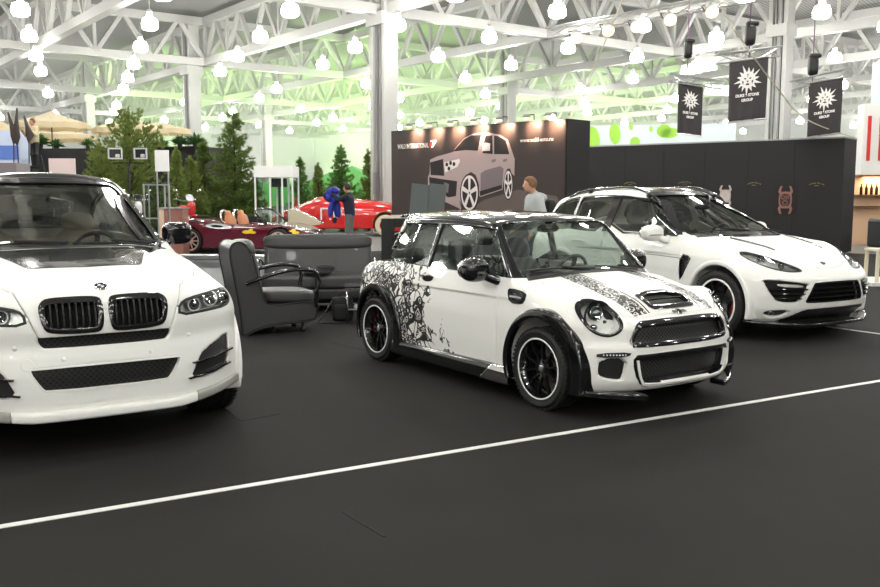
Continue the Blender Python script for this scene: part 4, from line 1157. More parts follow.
    # slatted intakes
    def slats(parent, poly, zs, m, inset=.0):
        for k, zz in enumerate(zs):
            ys = np.linspace(-.95, .95, 381); ins = poly_sd(ys, np.full_like(ys, zz), poly) < 0
            if not ins.any(): continue
            yy = ys[ins]; n = 14
            P = trace(full, np.array([(v, zz) for v in np.linspace(yy[0], yy[-1], n)]), 'x', 2.7, 1.2)
            bm = B()
            for i in range(n-1):
                a_, b_ = Vector(P[i]), Vector(P[i+1]); a_.x -= .012; b_.x -= .012
                bar(bm, a_, b_, .05, .016)
            obj('grille_slat', bm, m, parent, bevel=.003)
    cg = ring_patch('center_grille', full, shrink(cen, -.008), shrink(cen, .010), 'x', 2.7, 1.5, BLACK, car, .006, .04)
    patch('grille_backing', full, shrink(cen, -.003), 'x', 2.7, 1.5, DARK, cg, off=-.06, thick=.004)
    slats(cg, cen, (.49,.54,.59), BLACK)
    for s in (-1,1):
        ik = patch('side_intake', full, shrink(intk(s), .0), 'x', 2.7, 1.2, DARK, car, off=-.03, thick=.004)
        slats(ik, intk(s), (.48,.53,.58), BLACK)
        dl = patch('running_light', full, chaikin([(s*.76,.645),(s*.50,.625),(s*.52,.60),(s*.75,.612)], 1), 'x', 2.7, 1.2, mat('lamp_strip', (.6,.6,.58), .25, metal=.4), car, off=.004, thick=.05)
        fg = patch('fog_light', full, shrink(fog(s), -.004), 'x', 2.7, 1.2, BPLAS, car, off=-.035, thick=.004)
        C, NN = on_surf(full, [(s*.76,.315)], 'x', 2.7, 1.2, off=-.02)
        M = Matrix.Translation(C[0]) @ Vector((1,s*.2,0)).to_track_quat('Z','Y').to_matrix().to_4x4()
        bm = B(); lathe(bm, [(0,.014),(.022,.01),(.034,0),(.036,-.02)], 24, M=M); obj('fog_lens', bm, mat('lamp_projector', (.25,.26,.27), .06, metal=.9), fg, smooth=True)
        hl = ring_patch('headlight', full, shrink(light(s), -.006), shrink(light(s), .007), 'x', 2.7, 1.0, BPLAS, car, .003, .03)
        patch('headlight_bowl', full, shrink(light(s), -.002), 'x', 2.7, 1.0, mat('lamp_bowl_silver', (.60,.60,.58), .32, metal=.8), hl, off=-.06, thick=.004)
        for (yy, zz, rr) in ((.71,.88,.05),(.585,.825,.04)):
            C, NN = on_surf(full, [(s*yy, zz)], 'x', 2.7, 1.0)
            M = Matrix.Translation(C[0]-Vector((.04,0,0))) @ Vector((1,-s*-.25,.1)).to_track_quat('Z','Y').to_matrix().to_4x4()
            bm = B(); lathe(bm, [(0,.026),(.016,.02),(.026,.008),(.03,-.01),(rr-.006,-.004),(rr,.012)], 28, M=M); obj('headlight_projector', bm, mat('lamp_projector', (.25,.26,.27), .06, metal=.9), hl, smooth=True)
        patch('headlight_lens', full, shrink(light(s), .003), 'x', 2.7, 1.0, LENS, hl, off=.002, thick=.004)
    patch('lower_grille', full, shrink(lowm, .002), 'x', 2.7, 1.5, GMESH2, car, off=-.015, thick=.006)
    def lip(x, y, z):
        a = np.abs(y); fr = Xf(.38+0*z)+.03-.40*(a/.98)**3.0
        v = smax((x-fr)*.85, (fr-.12-x)*.85, .01)
        return smax(smax(v, np.abs(z-(.185+.03*np.clip((a-.5)*2,0,1)))-.02, .015), a-.96, .02)
    sdf_obj('front_lip', lip, (1.5,-1.05,.1), (2.45,1.05,.3), .010, BLACK, car)
    C, NN = on_surf(full, [(2.13,0)], 'z', 1.4, .5, off=.003)
    Mb = Matrix.Translation(C[0]) @ NN[0].to_track_quat('Z','X').to_matrix().to_4x4()
    bm = B(); prism(bm, chaikin([(-.026,.03),(.026,.03),(.028,0),(.016,-.026),(0,-.036),(-.016,-.026),(-.028,0)], 1), -.002, .005, Mb); obj('badge', bm, BPLAS, car, bevel=.001)
    bm = B(); cushion(bm, (.66,0,1.02), (.6,1.4,.20), n=6, p=5); cushion(bm, (.45,0,.90), (.3,1.45,.34), n=6, p=5); cushion(bm, (.44,.37,1.08), (.2,.34,.12), n=5, p=3)
    obj('dashboard', bm, BPLAS, car, smooth=True)
    make_steering(car, (.22,.37,1.04), .42, LEATHD, R=.19)
    for s in (-1,1): make_seat(car, -.12, s*.37, LEATHD, zb=.52, ht=.64)
    make_seat(car, -1.15, 0, LEATHD, w=1.3, zb=.52, ht=.58, hr=False)
    bm = B(); cushion(bm, (.28,0,1.44), (.06,.26,.08), n=5, p=3); tube(bm, [(.31,0,1.46),(.40,0,1.50)], .012, 6); obj('rear_view_mirror', bm, BPLAS, car, smooth=True)
    bm = B(); prism(bm, [(-2.0,.26),(1.95,.26),(1.95,.3),(-2.0,.3)], -.6, .6, Matrix.Rotation(PI/2, 4, 'X')); obj('underbody', bm, DARK, car)
    return car
# ================================================================== the hall
F_, H_ = 900.0, 1.62
PIT = math.atan(100.5/F_)
def ray(px, py):
    a, b = (px-440)/F_, (293.5-py)/F_
    return Vector((a, math.cos(PIT)+b*math.sin(PIT), b*math.cos(PIT)-math.sin(PIT)))
def onz(px, py, z): d = ray(px, py); t = (z-H_)/d.z; return Vector((d.x*t, d.y*t, z))
def ony(px, py, Y): d = ray(px, py); t = Y/d.y; return Vector((d.x*t, Y, H_+d.z*t))
class Wall:
    """vertical plane through floor points A-B; u along it, z up, n towards the viewer's side"""
    def __init__(s, A, Bp):
        s.A = Vector((A[0], A[1], 0)); s.u = Vector((Bp[0]-A[0], Bp[1]-A[1], 0)); s.L = s.u.length; s.u.normalize()
        s.n = Vector((s.u.y, -s.u.x, 0))
        s.M = Matrix(((s.u.x,0,s.n.x,s.A.x),(s.u.y,0,s.n.y,s.A.y),(0,1,0,0),(0,0,0,1)))
    def uv(s, px, py):
        d = ray(px, py); o = Vector((0,0,H_)); t = (s.A-o).dot(s.n)/d.dot(s.n); p = o+d*t
        return ((p-s.A).dot(s.u), p.z)
def text_mesh(txt, size, depth=.004, align='CENTER', space=1.0, bold=0.0):
    cu = bpy.data.curves.new('t', 'FONT'); cu.body = txt; cu.size = size; cu.extrude = depth; cu.offset = bold*size; cu.align_x = align; cu.align_y = 'CENTER'; cu.space_character = space
    o = bpy.data.objects.new('t', cu); COL.objects.link(o)
    bpy.context.view_layer.update()
    me = bpy.data.meshes.new_from_object(o.evaluated_get(bpy.context.evaluated_depsgraph_get()))
    bpy.data.objects.remove(o); bpy.data.curves.remove(cu)
    me.materials.clear()
    return me
def place_text(name, txt, size, M, m, parent=None, fit=None, depth=.004):
    me = text_mesh(txt, size, depth)
    if fit:
        xs = [v.co.x for v in me.vertices]; w = max(xs)-min(xs); M = M @ Matrix.Scale(fit/w, 4, (1,0,0))
    me.transform(M); return link_mesh(name, me, m, parent)

# ---- surfaces
def carpet_mat():
    m = mat('charcoal_carpet', (.02,.019,.0175), .85, spec=.2); nt = m.node_tree; L = nt.links.new; N = nt.nodes.new; bs = nt.nodes['Principled BSDF']
    tc = N('ShaderNodeTexCoord'); n1 = N('ShaderNodeTexNoise'); n1.inputs['Scale'].default_value = .9; n1.inputs['Detail'].default_value = 6; L(tc.outputs['Object'], n1.inputs['Vector'])
    n2 = N('ShaderNodeTexNoise'); n2.inputs['Scale'].default_value = 220; L(tc.outputs['Object'], n2.inputs['Vector'])
    r = N('ShaderNodeValToRGB'); r.color_ramp.elements[0].position = .3; r.color_ramp.elements[1].position = .75
    r.color_ramp.elements[0].color = (.0150,.0142,.0132,1); r.color_ramp.elements[1].color = (.0215,.0203,.0186,1)
    mx = N('ShaderNodeMixRGB'); mx.blend_type = 'OVERLAY'; mx.inputs[0].default_value = .45; L(n1.outputs['Fac'], r.inputs[0]); L(r.outputs[0], mx.inputs[1]); L(n2.outputs['Fac'], mx.inputs[2]); L(mx.outputs[0], bs.inputs['Base Color'])
    n3 = N('ShaderNodeTexNoise'); n3.inputs['Scale'].default_value = .8; n3.inputs['Detail'].default_value = 3; mp = N('ShaderNodeMapping'); mp.inputs['Scale'].default_value = (3,.6,1); mp.inputs['Rotation'].default_value = (0,0,.6)
    L(tc.outputs['Object'], mp.inputs[0]); L(mp.outputs[0], n3.inputs['Vector'])
    bp = N('ShaderNodeBump'); bp.inputs['Strength'].default_value = .35; bp.inputs['Distance'].default_value = .02; L(n3.outputs['Fac'], bp.inputs['Height'])
    b2 = N('ShaderNodeBump'); b2.inputs['Strength'].default_value = .4; b2.inputs['Distance'].default_value = .003; L(n2.outputs['Fac'], b2.inputs['Height']); L(bp.outputs[0], b2.inputs['Normal']); L(b2.outputs[0], bs.inputs['Normal'])
    return m
def deck_mat():
    m = mat('roof_deck', (.30,.30,.29), .6); nt = m.node_tree; L = nt.links.new; N = nt.nodes.new; bs = nt.nodes['Principled BSDF']
    tc = N('ShaderNodeTexCoord'); w = N('ShaderNodeTexWave'); w.inputs['Scale'].default_value = 1.6; mp = N('ShaderNodeMapping'); mp.inputs['Rotation'].default_value = (0,0,math.radians(37)); L(tc.outputs['Object'], mp.inputs[0]); L(mp.outputs[0], w.inputs['Vector'])
    r = N('ShaderNodeValToRGB'); r.color_ramp.elements[0].color = (.11,.11,.107,1); r.color_ramp.elements[1].color = (.27,.27,.26,1); L(w.outputs['Fac'], r.inputs[0]); L(r.outputs[0], bs.inputs['Base Color'])
    return m
CONC = mat('hall_floor_grey', (.16,.16,.155), .5)
STEELW = mat('painted_steel', (.45,.45,.43), .5)
bm = B(); box(bm, (0,60,-.06), (190,190,.1)); struct(obj('floor', bm, CONC))
WA = Wall((-1.28,23.75), (2.75,19.75)); WB = Wall((4.74,29.0), (10.75,24.2))
ca, sa = math.cos(math.radians(58.5)), math.sin(math.radians(58.5))
bm = B(); prism(bm, [(-14,-3),(14,-3),(15.5,18),(12.6,23.2),(4.4,29.6),(-2.5,24.8),(-3.0,20.6),(-2.0,14.2),(-14,13.7)], -.012, .0)
carpet = struct(obj('floor_carpet', bm, carpet_mat()))
# carpet seams
SE = mat('carpet_seam', (.011,.0105,.0098), .9)
for (p, q) in (((176,372),(242,421)),((330,342),(372,352)),((343,512),(385,537)),((240,421),(280,414))):
    a, b = onz(*p, 0), onz(*q, 0); bm = B(); bar(bm, a+Vector((0,0,.001)), b+Vector((0,0,.001)), .012, .004)
    o = obj('floor_seam', bm, SE, carpet)
TAPE = mat('white_tape', (.75,.75,.72), .5)
def tape(name, a, b, w, label):
    bm = B(); bar(bm, a+Vector((0,0,.002)), b+Vector((0,0,.002)), w, .004); tag(obj(name, bm, TAPE), label, 'floor tape')
a, b = onz(0,527,0), onz(880,381,0); d = (b-a).normalized()
tape('floor_tape', a-d*2.0, b+d*3, .05, 'long white tape line running diagonally across the dark carpet in front of the cars')
a, b = onz(795,322.5,0), onz(880,334,0); d = (b-a).normalized()
tape('floor_tape', a-d*2.2, b+d*1.2, .05, 'short white tape line on the carpet at the nose of the right hand SUV')
# hall shell
bm = B(); box(bm, (0,60,11.6), (190,190,.2)); struct(obj('ceiling', bm, deck_mat()))
GWALL = mat('far_wall_panel', (.82,.86,.78), .7)
bm = B(); box(bm, (0,118,5.8), (190,.4,11.6))
for i in range(-16,17): box(bm, (i*5.5,117.6,5.8), (.5,.4,11.4))
struct(obj('wall_back', bm, GWALL))
for s, n in ((-1,'left'),(1,'right')):
    bm = B(); box(bm, (s*92,50,5.8), (.4,170,11.6)); struct(obj('wall_'+n, bm, GWALL))
bm = B(); box(bm, (0,-34,5.8), (190,.4,11.6)); struct(obj('wall_rear', bm, mat('rear_wall_grey', (.72,.72,.70), .7)))

# ---- columns
U = Vector((-math.sin(math.radians(37)), math.cos(math.radians(37)), 0)); Vd = Vector((U.y, -U.x, 0))
C1 = Vector((-2.26,37.0,0)); ZC = 8.86
def column(p, w, label, h=11.4, grp=None):
    t = thing('steel_column', label, 'column', (p[0],p[1],0), math.radians(37-90), grp)
    bm = B()
    for sx in (-1,1): box(bm, (sx*w*.42,0,h/2), (w*.22,w*.62,h))
    box(bm, (0,0,h/2), (w*.7,w*.28,h))
    obj('shaft', bm, STEELW, t)
    bm = B()
    for sx in (-1,1): box(bm, (sx*w*.17,-w*.22,h/2), (.07,.08,h))
    box(bm, (-w*.17,-w*.30,2.0), (.16,.16,.9))
    obj('cable_duct', bm, mat('duct_grey', (.22,.22,.22), .5), t)
    bm = B(); box(bm, (0,0,.02), (w*1.3,w,.04)); obj('base_plate', bm, STEELW, t)
    bm = B(); box(bm, (0,0,8.5), (w*1.15,w*.9,.5)); obj('bracket', bm, STEELW, t)
    return t
column(C1, 1.03, 'tall pale steel column left of the poster wall, the widest and nearest one')
p = onz(191,64,ZC); column(p, 1.0, 'pale steel column behind the big fir tree, second widest in the hall')
p = onz(88,94,ZC); column(p, .95, 'thin pale steel column behind the cream parasols at left')
column((4.6,62.5), 1.0, 'greenish steel column standing far behind the lit poster wall')
column((14.6,39.5), .85, 'pale steel column behind the hanging banners, right of the middle banner')
column((-16.0,84), 1.0, 'distant steel column seen faintly beyond the glass booth', grp=None)

# ---- roof trusses on a regular grid
def truss(origin, d, L0, L1, label, grp, m, zc=8.86, dep=2.2, w=.40, mod=3.0):
    t = thing('roof_truss', label, 'truss', origin+d*((L0+L1)/2)+Vector((0,0,zc)), math.atan2(d.y, d.x), grp)
    a = (L1-L0)/2
    bm = B(); box(bm, (0,0,0), (2*a,w,w)); obj('bottom_chord', bm, m, t)
    bm = B(); box(bm, (0,0,dep), (2*a,w,w)); obj('top_chord', bm, m, t)
    bm = B(); n = int(2*a/mod)
    for i in range(n):
        x = -a+mod*i
        bar(bm, (x,0,0), (x+mod/2,0,dep), w*.5); bar(bm, (x+mod/2,0,dep), (x+mod,0,0), w*.5)
        if i % 2 == 0: bar(bm, (x,0,0), (x,0,dep), w*.4); box(bm, (x,0,.1), (.7,.04,.45))
    obj('bracing', bm, m, t)
    return t
for k in range(-5, 8):
    truss(C1+Vd*9*k, U, -27, 81, 'white steel roof truss running from near right to far left under the roof', 'roof trusses running away to the left', STEELW)
for k in range(-1, 5):
    truss(C1+U*18*k, Vd, -60, 66, 'white steel roof truss crossing the hall from far right to near left', 'roof trusses crossing the hall', STEELW)
# round air duct and roof skylight slabs
bm = B(); q = C1+Vd*-13+Vector((0,0,10.4))
tube(bm, [q+U*s_ for s_ in range(-24,50,6)], .55, 16)
tag(obj('air_duct', bm, mat('galvanised', (.5,.5,.5), .35, metal=.6), None, angle=40), 'round galvanised air duct hung under the roof at upper left', 'duct')

# ---- high bay lamps
LAMP = mat('lamp_glow', (1,1,1), .5, emit=(1.0,.985,.93), es=58.0)
LAMPW = mat('lamp_glow_warm', (1,1,1), .5, emit=(1.0,.50,.24), es=3.2)
CAPM = mat('lamp_housing', (.5,.5,.48), .4)
def make_lamp():
    t = thing('high_bay_lamp', 'round glowing high bay lamp hanging under the roof trusses of the hall', 'ceiling lamp', (0,0,0), 0, 'high bay lamps over the hall')
    bm = B(); lathe(bm, [(0,-.46),(.22,-.45),(.30,-.38),(.31,-.22),(.25,-.05),(.12,.0),(0,.0)], 10); obj('lamp_bowl', bm, LAMP, t, smooth=True)
    bm = B(); lathe(bm, [(0,.28),(.09,.28),(.12,.20),(.12,.01),(0,.01)], 10); obj('housing', bm, CAPM, t, smooth=True)
    bm = B(); tube(bm, [(0,0,.28),(0,0,.62)], .016, 5); obj('hanging_rod', bm, CAPM, t)
    return t
lamp0 = make_lamp(); cnt = 0
for i in range(-9, 15):
    for j in range(-13, 15):
        p = C1 + U*(-24+5.2*i*1.05) + Vd*(2.2+4.5*j+(i%3)*1.5) + Vector((0,0,8.15))
        if p.y > 96 or p.y < -30 or abs(p.x) > 14+max(p.y,0)*.53 or (p.y > 48 and (i+j) % 2): continue
        o = lamp0 if cnt == 0 else copy_tree(lamp0)
        o.location = p; cnt += 1
# par cans on the lighting truss, warm
def light_truss(a, b, label, s=.3):
    a, b = Vector(a), Vector(b); d = (b-a).normalized(); n = Vector((-d.y, d.x, 0)); bm = B(); L = (b-a).length; k = int(L/.5)
    c = [n*s/2, -n*s/2, Vector((0,0,-s*.87))]
    for q in c: tube(bm, [a+q, b+q], .025, 6)
    for i in range(k):
        for u, v in ((0,1),(1,2),(2,0)):
            tube(bm, [a+d*(L*i/k)+c[u], a+d*(L*(i+1)/k)+c[v]], .012, 4, caps=False)
    return tag(obj('lighting_truss', bm, mat('aluminium', (.65,.65,.65), .3, metal=.8)), label, 'lighting truss')
tp, tq = ony(548,29,25), ony(800,-18,21)
light_truss(tp, tq, 'aluminium lighting truss carrying warm spotlights above the black walls')
def make_par():
    t = thing('stage_spotlight', 'x', 'spotlight')
    bm = B(); lathe(bm, [(.0,.16),(.08,.16),(.10,.05),(.13,-.10),(.12,-.10),(.09,.04),(0,.06)], 14); obj('can', bm, mat('can_grey', (.4,.38,.36), .4), t, smooth=True)
    bm = B(); lathe(bm, [(0,-.19),(.07,-.17),(.12,-.11),(.125,-.08)], 14); obj('lens', bm, LAMPW, t, smooth=True)
    bm = B(); tube(bm, [(-.13,0,0),(-.14,0,.22),(.14,0,.22),(.13,0,0)], .012, 5); obj('yoke', bm, BPLAS, t)
    return t
par0 = make_par()
pos = [(575,33),(606,26),(634,22),(667,15),(708,7)]
ordn = ['leftmost', 'second from left', 'middle', 'fourth from left', 'rightmost']
for i, (x, y) in enumerate(pos):
    f = (x-548)/(800-548); Y = 25-4*f
    o = par0 if i == 0 else copy_tree(par0)
    o.location = ony(x, y, Y)-Vector((0,.25,.12)); o.scale = (1.25,1.25,1.25); o.rotation_euler = (-1.0,0,0); o['label'] = f'warm glowing stage spotlight, {ordn[i]} of the five on the lighting truss'; o['group'] = 'warm spotlights on the lighting truss'

# ---- poster wall with seven arm lights
WOOD = mat('wall_black_cloth', (.016,.0155,.0155), .7)
bm = B(); box(bm, (WA.L/2,2.13,-.415), (WA.L,2.18,.83)); bm.transform(WA.M)
pw = thing('poster_wall', 'dark exhibition wall printed with a pale pink SUV and lit by warm spots', 'display wall', WA.A, 0)
def wput(name, bm, m, W, root, **k):
    bm.transform(W.M); o = obj(name, bm, m, None, **k); o.parent = root; o.matrix_parent_inverse = Matrix.Translation(-root.location); return o
bm = B(); box(bm, (WA.L/2,2.13,-.43), (WA.L,2.18,.83)); wput('panel', bm, WOOD, WA, pw)
bm = B(); box(bm, (WA.L/2,.5,-.43), (WA.L-.1,1.0,.7)); wput('plinth', bm, mat('plinth_grey', (.10,.10,.10), .6), WA, pw)
bm = B(); box(bm, (WA.L/2,1.0,.0), (WA.L,.10,.05)); wput('white_strip', bm, mat('strip_cream', (.75,.72,.62), .5), WA, pw)
def c2(pts): return [WA.uv(395+x/6.175, 120+y/6.175) for x, y in pts]
def poster(name, pts, m, lay):
    bm = B(); prism(bm, pts, .002+lay*.003, .004+lay*.003); return wput(name, bm, m, WA, pw)
PB = mat('poster_brown', (.050,.036,.032), .45); PP = mat('poster_pink', (.44,.33,.32), .45); PG = mat('poster_mauve', (.20,.16,.17), .45); PD = mat('poster_dark', (.020,.016,.016), .45); PL = mat('poster_light', (.80,.72,.70), .45); PF = mat('poster_floor', (.13,.10,.09), .5)
bm = B(); box(bm, (WA.L/2,2.13,.001), (WA.L-.06,2.14,.004)); wput('poster', bm, PB, WA, pw)
poster('printed_floor', c2([(330,580),(460,545),(560,490),(760,430),(1000,470),(1040,560),(1030,590)]), PF, 0)
poster('printed_body', c2([(218,245),(262,225),(360,198),(372,175),(430,112),(475,88),(560,74),(650,92),(698,122),(722,190),(740,240),(738,345),(722,330),(712,300),(695,300),(680,330),(668,400),(665,430),(530,475),(520,470),(520,400),(500,340),(470,320),(440,340),(420,400),(408,560),(395,545),(300,500),(290,460),(215,430),(205,400),(205,350),(215,330)]), PP, 1)
poster('printed_windshield', c2([(360,195),(428,118),(475,95),(535,88),(512,190),(440,186)]), PD, 2)
poster('printed_window', c2([(542,205),(548,150),(562,95),(602,95),(605,210)]), PD, 2)
poster('printed_window', c2([(614,96),(640,100),(685,125),(708,212),(614,211)]), PD, 2)
poster('printed_side_shade', c2([(530,330),(560,310),(650,285),(672,300),(662,420),(530,460)]), PG, 2)
poster('printed_running_board', c2([(525,440),(660,400),(662,425),(528,470)]), PD, 3)
poster('printed_grille', c2([(218,262),(298,240),(305,345),(222,340)]), PD, 2)
poster('printed_headlight', c2([(305,262),(400,240),(402,258),(385,290),(310,325)]), PL, 2)
for q in ((322,275),(345,265),(366,272),(335,300)): poster('printed_lamp_detail', c2([(q[0]+9*math.cos(t), q[1]+13*math.sin(t)) for t in [k*PI/4 for k in range(8)]]), PD, 3)
poster('printed_bumper', c2([(212,352),(300,366),(385,378),(378,470),(330,478),(300,455),(215,420)]), PD, 2)
poster('printed_bumper_light', c2([(305,385),(335,395),(330,450),(308,445)]), PG, 3)
poster('printed_mirror', c2([(541,152),(560,140),(590,145),(588,190),(541,192)]), PL, 3)
for q in ((612,250),(682,248)): poster('printed_handle', c2([(q[0]-14,q[1]-3),(q[0]+12,q[1]-10),(q[0]+12,q[1]+4),(q[0]-10,q[1]+14)]), PG, 3)
for (cx, cy, a_, b_) in ((462,450,52,108),(702,400,25,86)):
    poster('printed_tyre', c2([(cx+a_*1.12*math.cos(t), cy+b_*1.1*math.sin(t)) for t in [k*PI/16 for k in range(32)]]), PD, 3)
    ro = [(cx+a_*math.cos(t), cy+b_*math.sin(t)) for t in [k*PI/16 for k in range(32)]]; ri = [(cx+a_*.84*math.cos(t), cy+b_*.86*math.sin(t)) for t in [k*PI/16 for k in range(32)]]
    bm = B(); O = c2(ro); I = c2(ri)
    for k in range(32):
        vs = [bm.verts.new((p[0],p[1],.016)) for p in (O[k],O[(k+1)%32],I[(k+1)%32],I[k])]; bm.faces.new(vs)
    for k in range(5):
        t = 2*PI*k/5-PI/2; w = .16
        pl = c2([(cx+a_*.12*math.cos(t-1), cy+b_*.12*math.sin(t-1)),(cx+a_*.9*math.cos(t-w), cy+b_*.9*math.sin(t-w)),(cx+a_*.9*math.cos(t+w), cy+b_*.9*math.sin(t+w)),(cx+a_*.12*math.cos(t+1), cy+b_*.12*math.sin(t+1))])
        bm.faces.new([bm.verts.new((p[0],p[1],.0165)) for p in pl])
    wput('printed_rim', bm, PL, WA, pw)
WH = mat('letter_white', (.85,.83,.80), .5)
def wtext(txt, px0, px1, py, hpx, W, root, m=WH, name='lettering'):
    u0, z = W.uv(px0, py); u1, z1 = W.uv(px1, py); zt = W.uv((px0+px1)/2, py-hpx/2)[1]-W.uv((px0+px1)/2, py+hpx/2)[1]
    M = W.M @ Matrix.Translation(((u0+u1)/2, (z+z1)/2, .012))
    o = place_text(name, txt, zt*1.38, M, m, None, fit=abs(u1-u0)); o.parent = root; o.matrix_parent_inverse = Matrix.Translation(-root.location); return o
def wtext2(txt, p0, p1, hpx, W, root, m=WH, name='lettering'):
    """text between two picture points, kept level on the wall at their mean height"""
    u0, z0 = W.uv(*p0); u1, z1 = W.uv(*p1); pm = ((p0[0]+p1[0])/2, (p0[1]+p1[1])/2)
    zt = W.uv(pm[0], pm[1]-hpx/2)[1]-W.uv(pm[0], pm[1]+hpx/2)[1]
    M = W.M @ Matrix.Translation(((u0+u1)/2, (z0+z1)/2, .012))
    o = place_text(name, txt, zt*1.38, M, m, None, fit=abs(u1-u0)); o.parent = root; o.matrix_parent_inverse = Matrix.Translation(-root.location); return o
wtext2('WALD INTERNATIONAL', (398,147), (429,145.5), 5, WA, pw)
def c1(pts): return [WA.uv(394+x/17.6, 134+y/17.6) for x, y in pts]
poster('printed_swoosh', c1([(650,115),(740,105),(752,125),(690,235),(655,245),(690,165),(685,140),(640,130)]), WH, 2)
poster('printed_swoosh_red', c1([(625,160),(655,140),(680,150),(672,190),(650,235),(628,215)]), mat('swoosh_red', (.45,.03,.02), .5), 2)
wtext2('www.wald-auto.ru', (520.5,141), (553.5,138.5), 4.2, WA, pw)
lx = [417,437,458,481,507,534,556]; ly = [130.5,129.5,128,126,125.5,123.5,120]
for i in range(7):
    u_ = WA.uv(lx[i], ly[i])[0]; c = WA.M @ Vector((u_, 3.24, 0)); e = WA.M @ Vector((u_, 3.33, .27))
    t = thing('arm_spotlight', f'warm arm spotlight on top of the poster wall, number {["one","two","three","four","five","six","seven"][i]} counting from the left', 'spotlight', c, 0, 'arm spotlights along the poster wall')
    bm = B(); tube(bm, [(0,0,0), (0,0,.12), e-c], .015, 6); obj('arm', bm, BPLAS, t)
    bm = B(); cushion(bm, e-c+Vector((0,0,-.02)), (.16,.16,.08), n=4, p=3); hd_ = obj('lamp_head', bm, mat('head_grey', (.3,.3,.3), .4), t, smooth=True)
    bm = B(); lathe(bm, [(0,-.03),(.05,-.03),(.07,-.01),(.05,0)], 12, c=(e-c)+Vector((0,0,-.06))); obj('bulb', bm, LAMPW, hd_, smooth=True)
    l = bpy.data.lights.new('spot', 'SPOT'); l.energy = 110; l.color = (1,.66,.45); l.spot_size = 1.7; l.spot_blend = .8; l.shadow_soft_size = .06
    lo = bpy.data.objects.new('spot', l); COL.objects.link(lo); lo.parent = t; lo.location = e-c+Vector((0,0,-.11))
    tgt = WA.M @ Vector((u_, 3.10, 0)); lo.rotation_euler = (tgt-(e+Vector((0,0,-.11)))).to_track_quat('-Z','Y').to_euler()
# folded grey board leaning in front of the poster, black lectern at its left end
q = ony(432,205,20.6); bm = B(); box(bm, (0,0,1.55), (.62,.03,1.3)); box(bm, (.31,.0,1.55), (.02,.06,1.3))
t = thing('display_board', 'grey folded display board standing in front of the pink SUV poster', 'board', (q.x-.1,q.y,0), -.2)
bm = B(); box(bm, (-.2,0,1.45), (.40,.03,.75), RY(.10)); obj('panel', bm, mat('board_grey', (.10,.115,.115), .5), t)
bm = B(); box(bm, (.2,.03,1.45), (.40,.03,.75), RY(.10)); obj('panel', bm, mat('board_grey', (.10,.115,.115), .5), t)
bm = B(); 
for sx in (-.35,.35): tube(bm, [(sx,.02,0),(sx*.9,.02,1.1)], .02, 6)
obj('stand', bm, BPLAS, t)
q = ony(388,235,22.0); bm = B(); box(bm, (q.x,q.y,.50), (.30,.45,1.0)); tag(obj('black_pedestal', bm, mat('pedestal_black', (.006,.006,.006), .5)), 'narrow black pedestal at the left foot of the poster wall', 'pedestal')
q = ony(400,228,22.6); t = thing('poster_stand', 'small red and black poster stand with a cream circle beside the black pedestal', 'poster stand', (q.x,q.y,0), -.3)
bm = B(); box(bm, (0,0,.5), (.62,.04,.98)); obj('board', bm, mat('stand_black', (.02,.02,.02), .5), t)
bm = B(); box(bm, (0,-.025,.72), (.58,.012,.10)); obj('red_band', bm, mat('band_red', (.5,.05,.04), .5), t)
bm = B(); lathe(bm, [(.2,0),(.23,.0),(.23,.012),(.2,.012)], 24, M=Matrix.Translation((0,-.03,.42)) @ Matrix.Rotation(PI/2, 4, 'X'), closed=True); obj('ring', bm, mat('strip_cream', (.75,.72,.62), .5), t)

# ---- black partition wall with watches
bw = thing('black_partition_wall', 'long plain black exhibition wall behind the right hand SUV with gold emblems', 'partition wall', WB.A, 0)
bm = B(); box(bm, (WB.L/2,1.535,-.6), (WB.L,3.07,1.2)); wput('panel', bm, WOOD, WB, bw)
bm = B()
for k in range(1,6): box(bm, (WB.L*k/6,1.535,.002), (.012,3.05,.004))
wput('panel_joint', bm, mat('joint', (.008,.008,.008), .8), WB, bw)
bm = B(); box(bm, (WB.L/2,3.09,-.6), (WB.L+.02,.04,1.22)); wput('top_trim', bm, mat('trim_pale', (.35,.35,.34), .5), WB, bw)
GOLD = mat('gold_print', (.42,.32,.10), .4, metal=.3)
def emblem(px, py):
    u_, z_ = WB.uv(px, py); txt = 'FRANCK MULLER'; n = len(txt)
    for i, ch in enumerate(txt):
        if ch == ' ': continue
        t = (i-(n-1)/2)/(n/2)
        x = t*.20; y = .05*(1-t*t)
        M = WB.M @ Matrix.Translation((u_+x, z_+y, .006)) @ Matrix.Rotation(-t*.45, 4, 'Z')
        o = place_text('emblem_letter', ch, .045, M, GOLD, None, depth=.002); o.parent = bw; o.matrix_parent_inverse = Matrix.Translation(-bw.location)
    M = WB.M @ Matrix.Translation((u_, z_-.02, .006)); o = place_text('emblem_word', 'GENEVE', .035, M, GOLD, None, depth=.002); o.parent = bw; o.matrix_parent_inverse = Matrix.Translation(-bw.location)
for e_ in ((754,184.5),(816.5,185),(630,184),(685,183.5)): emblem(*e_)
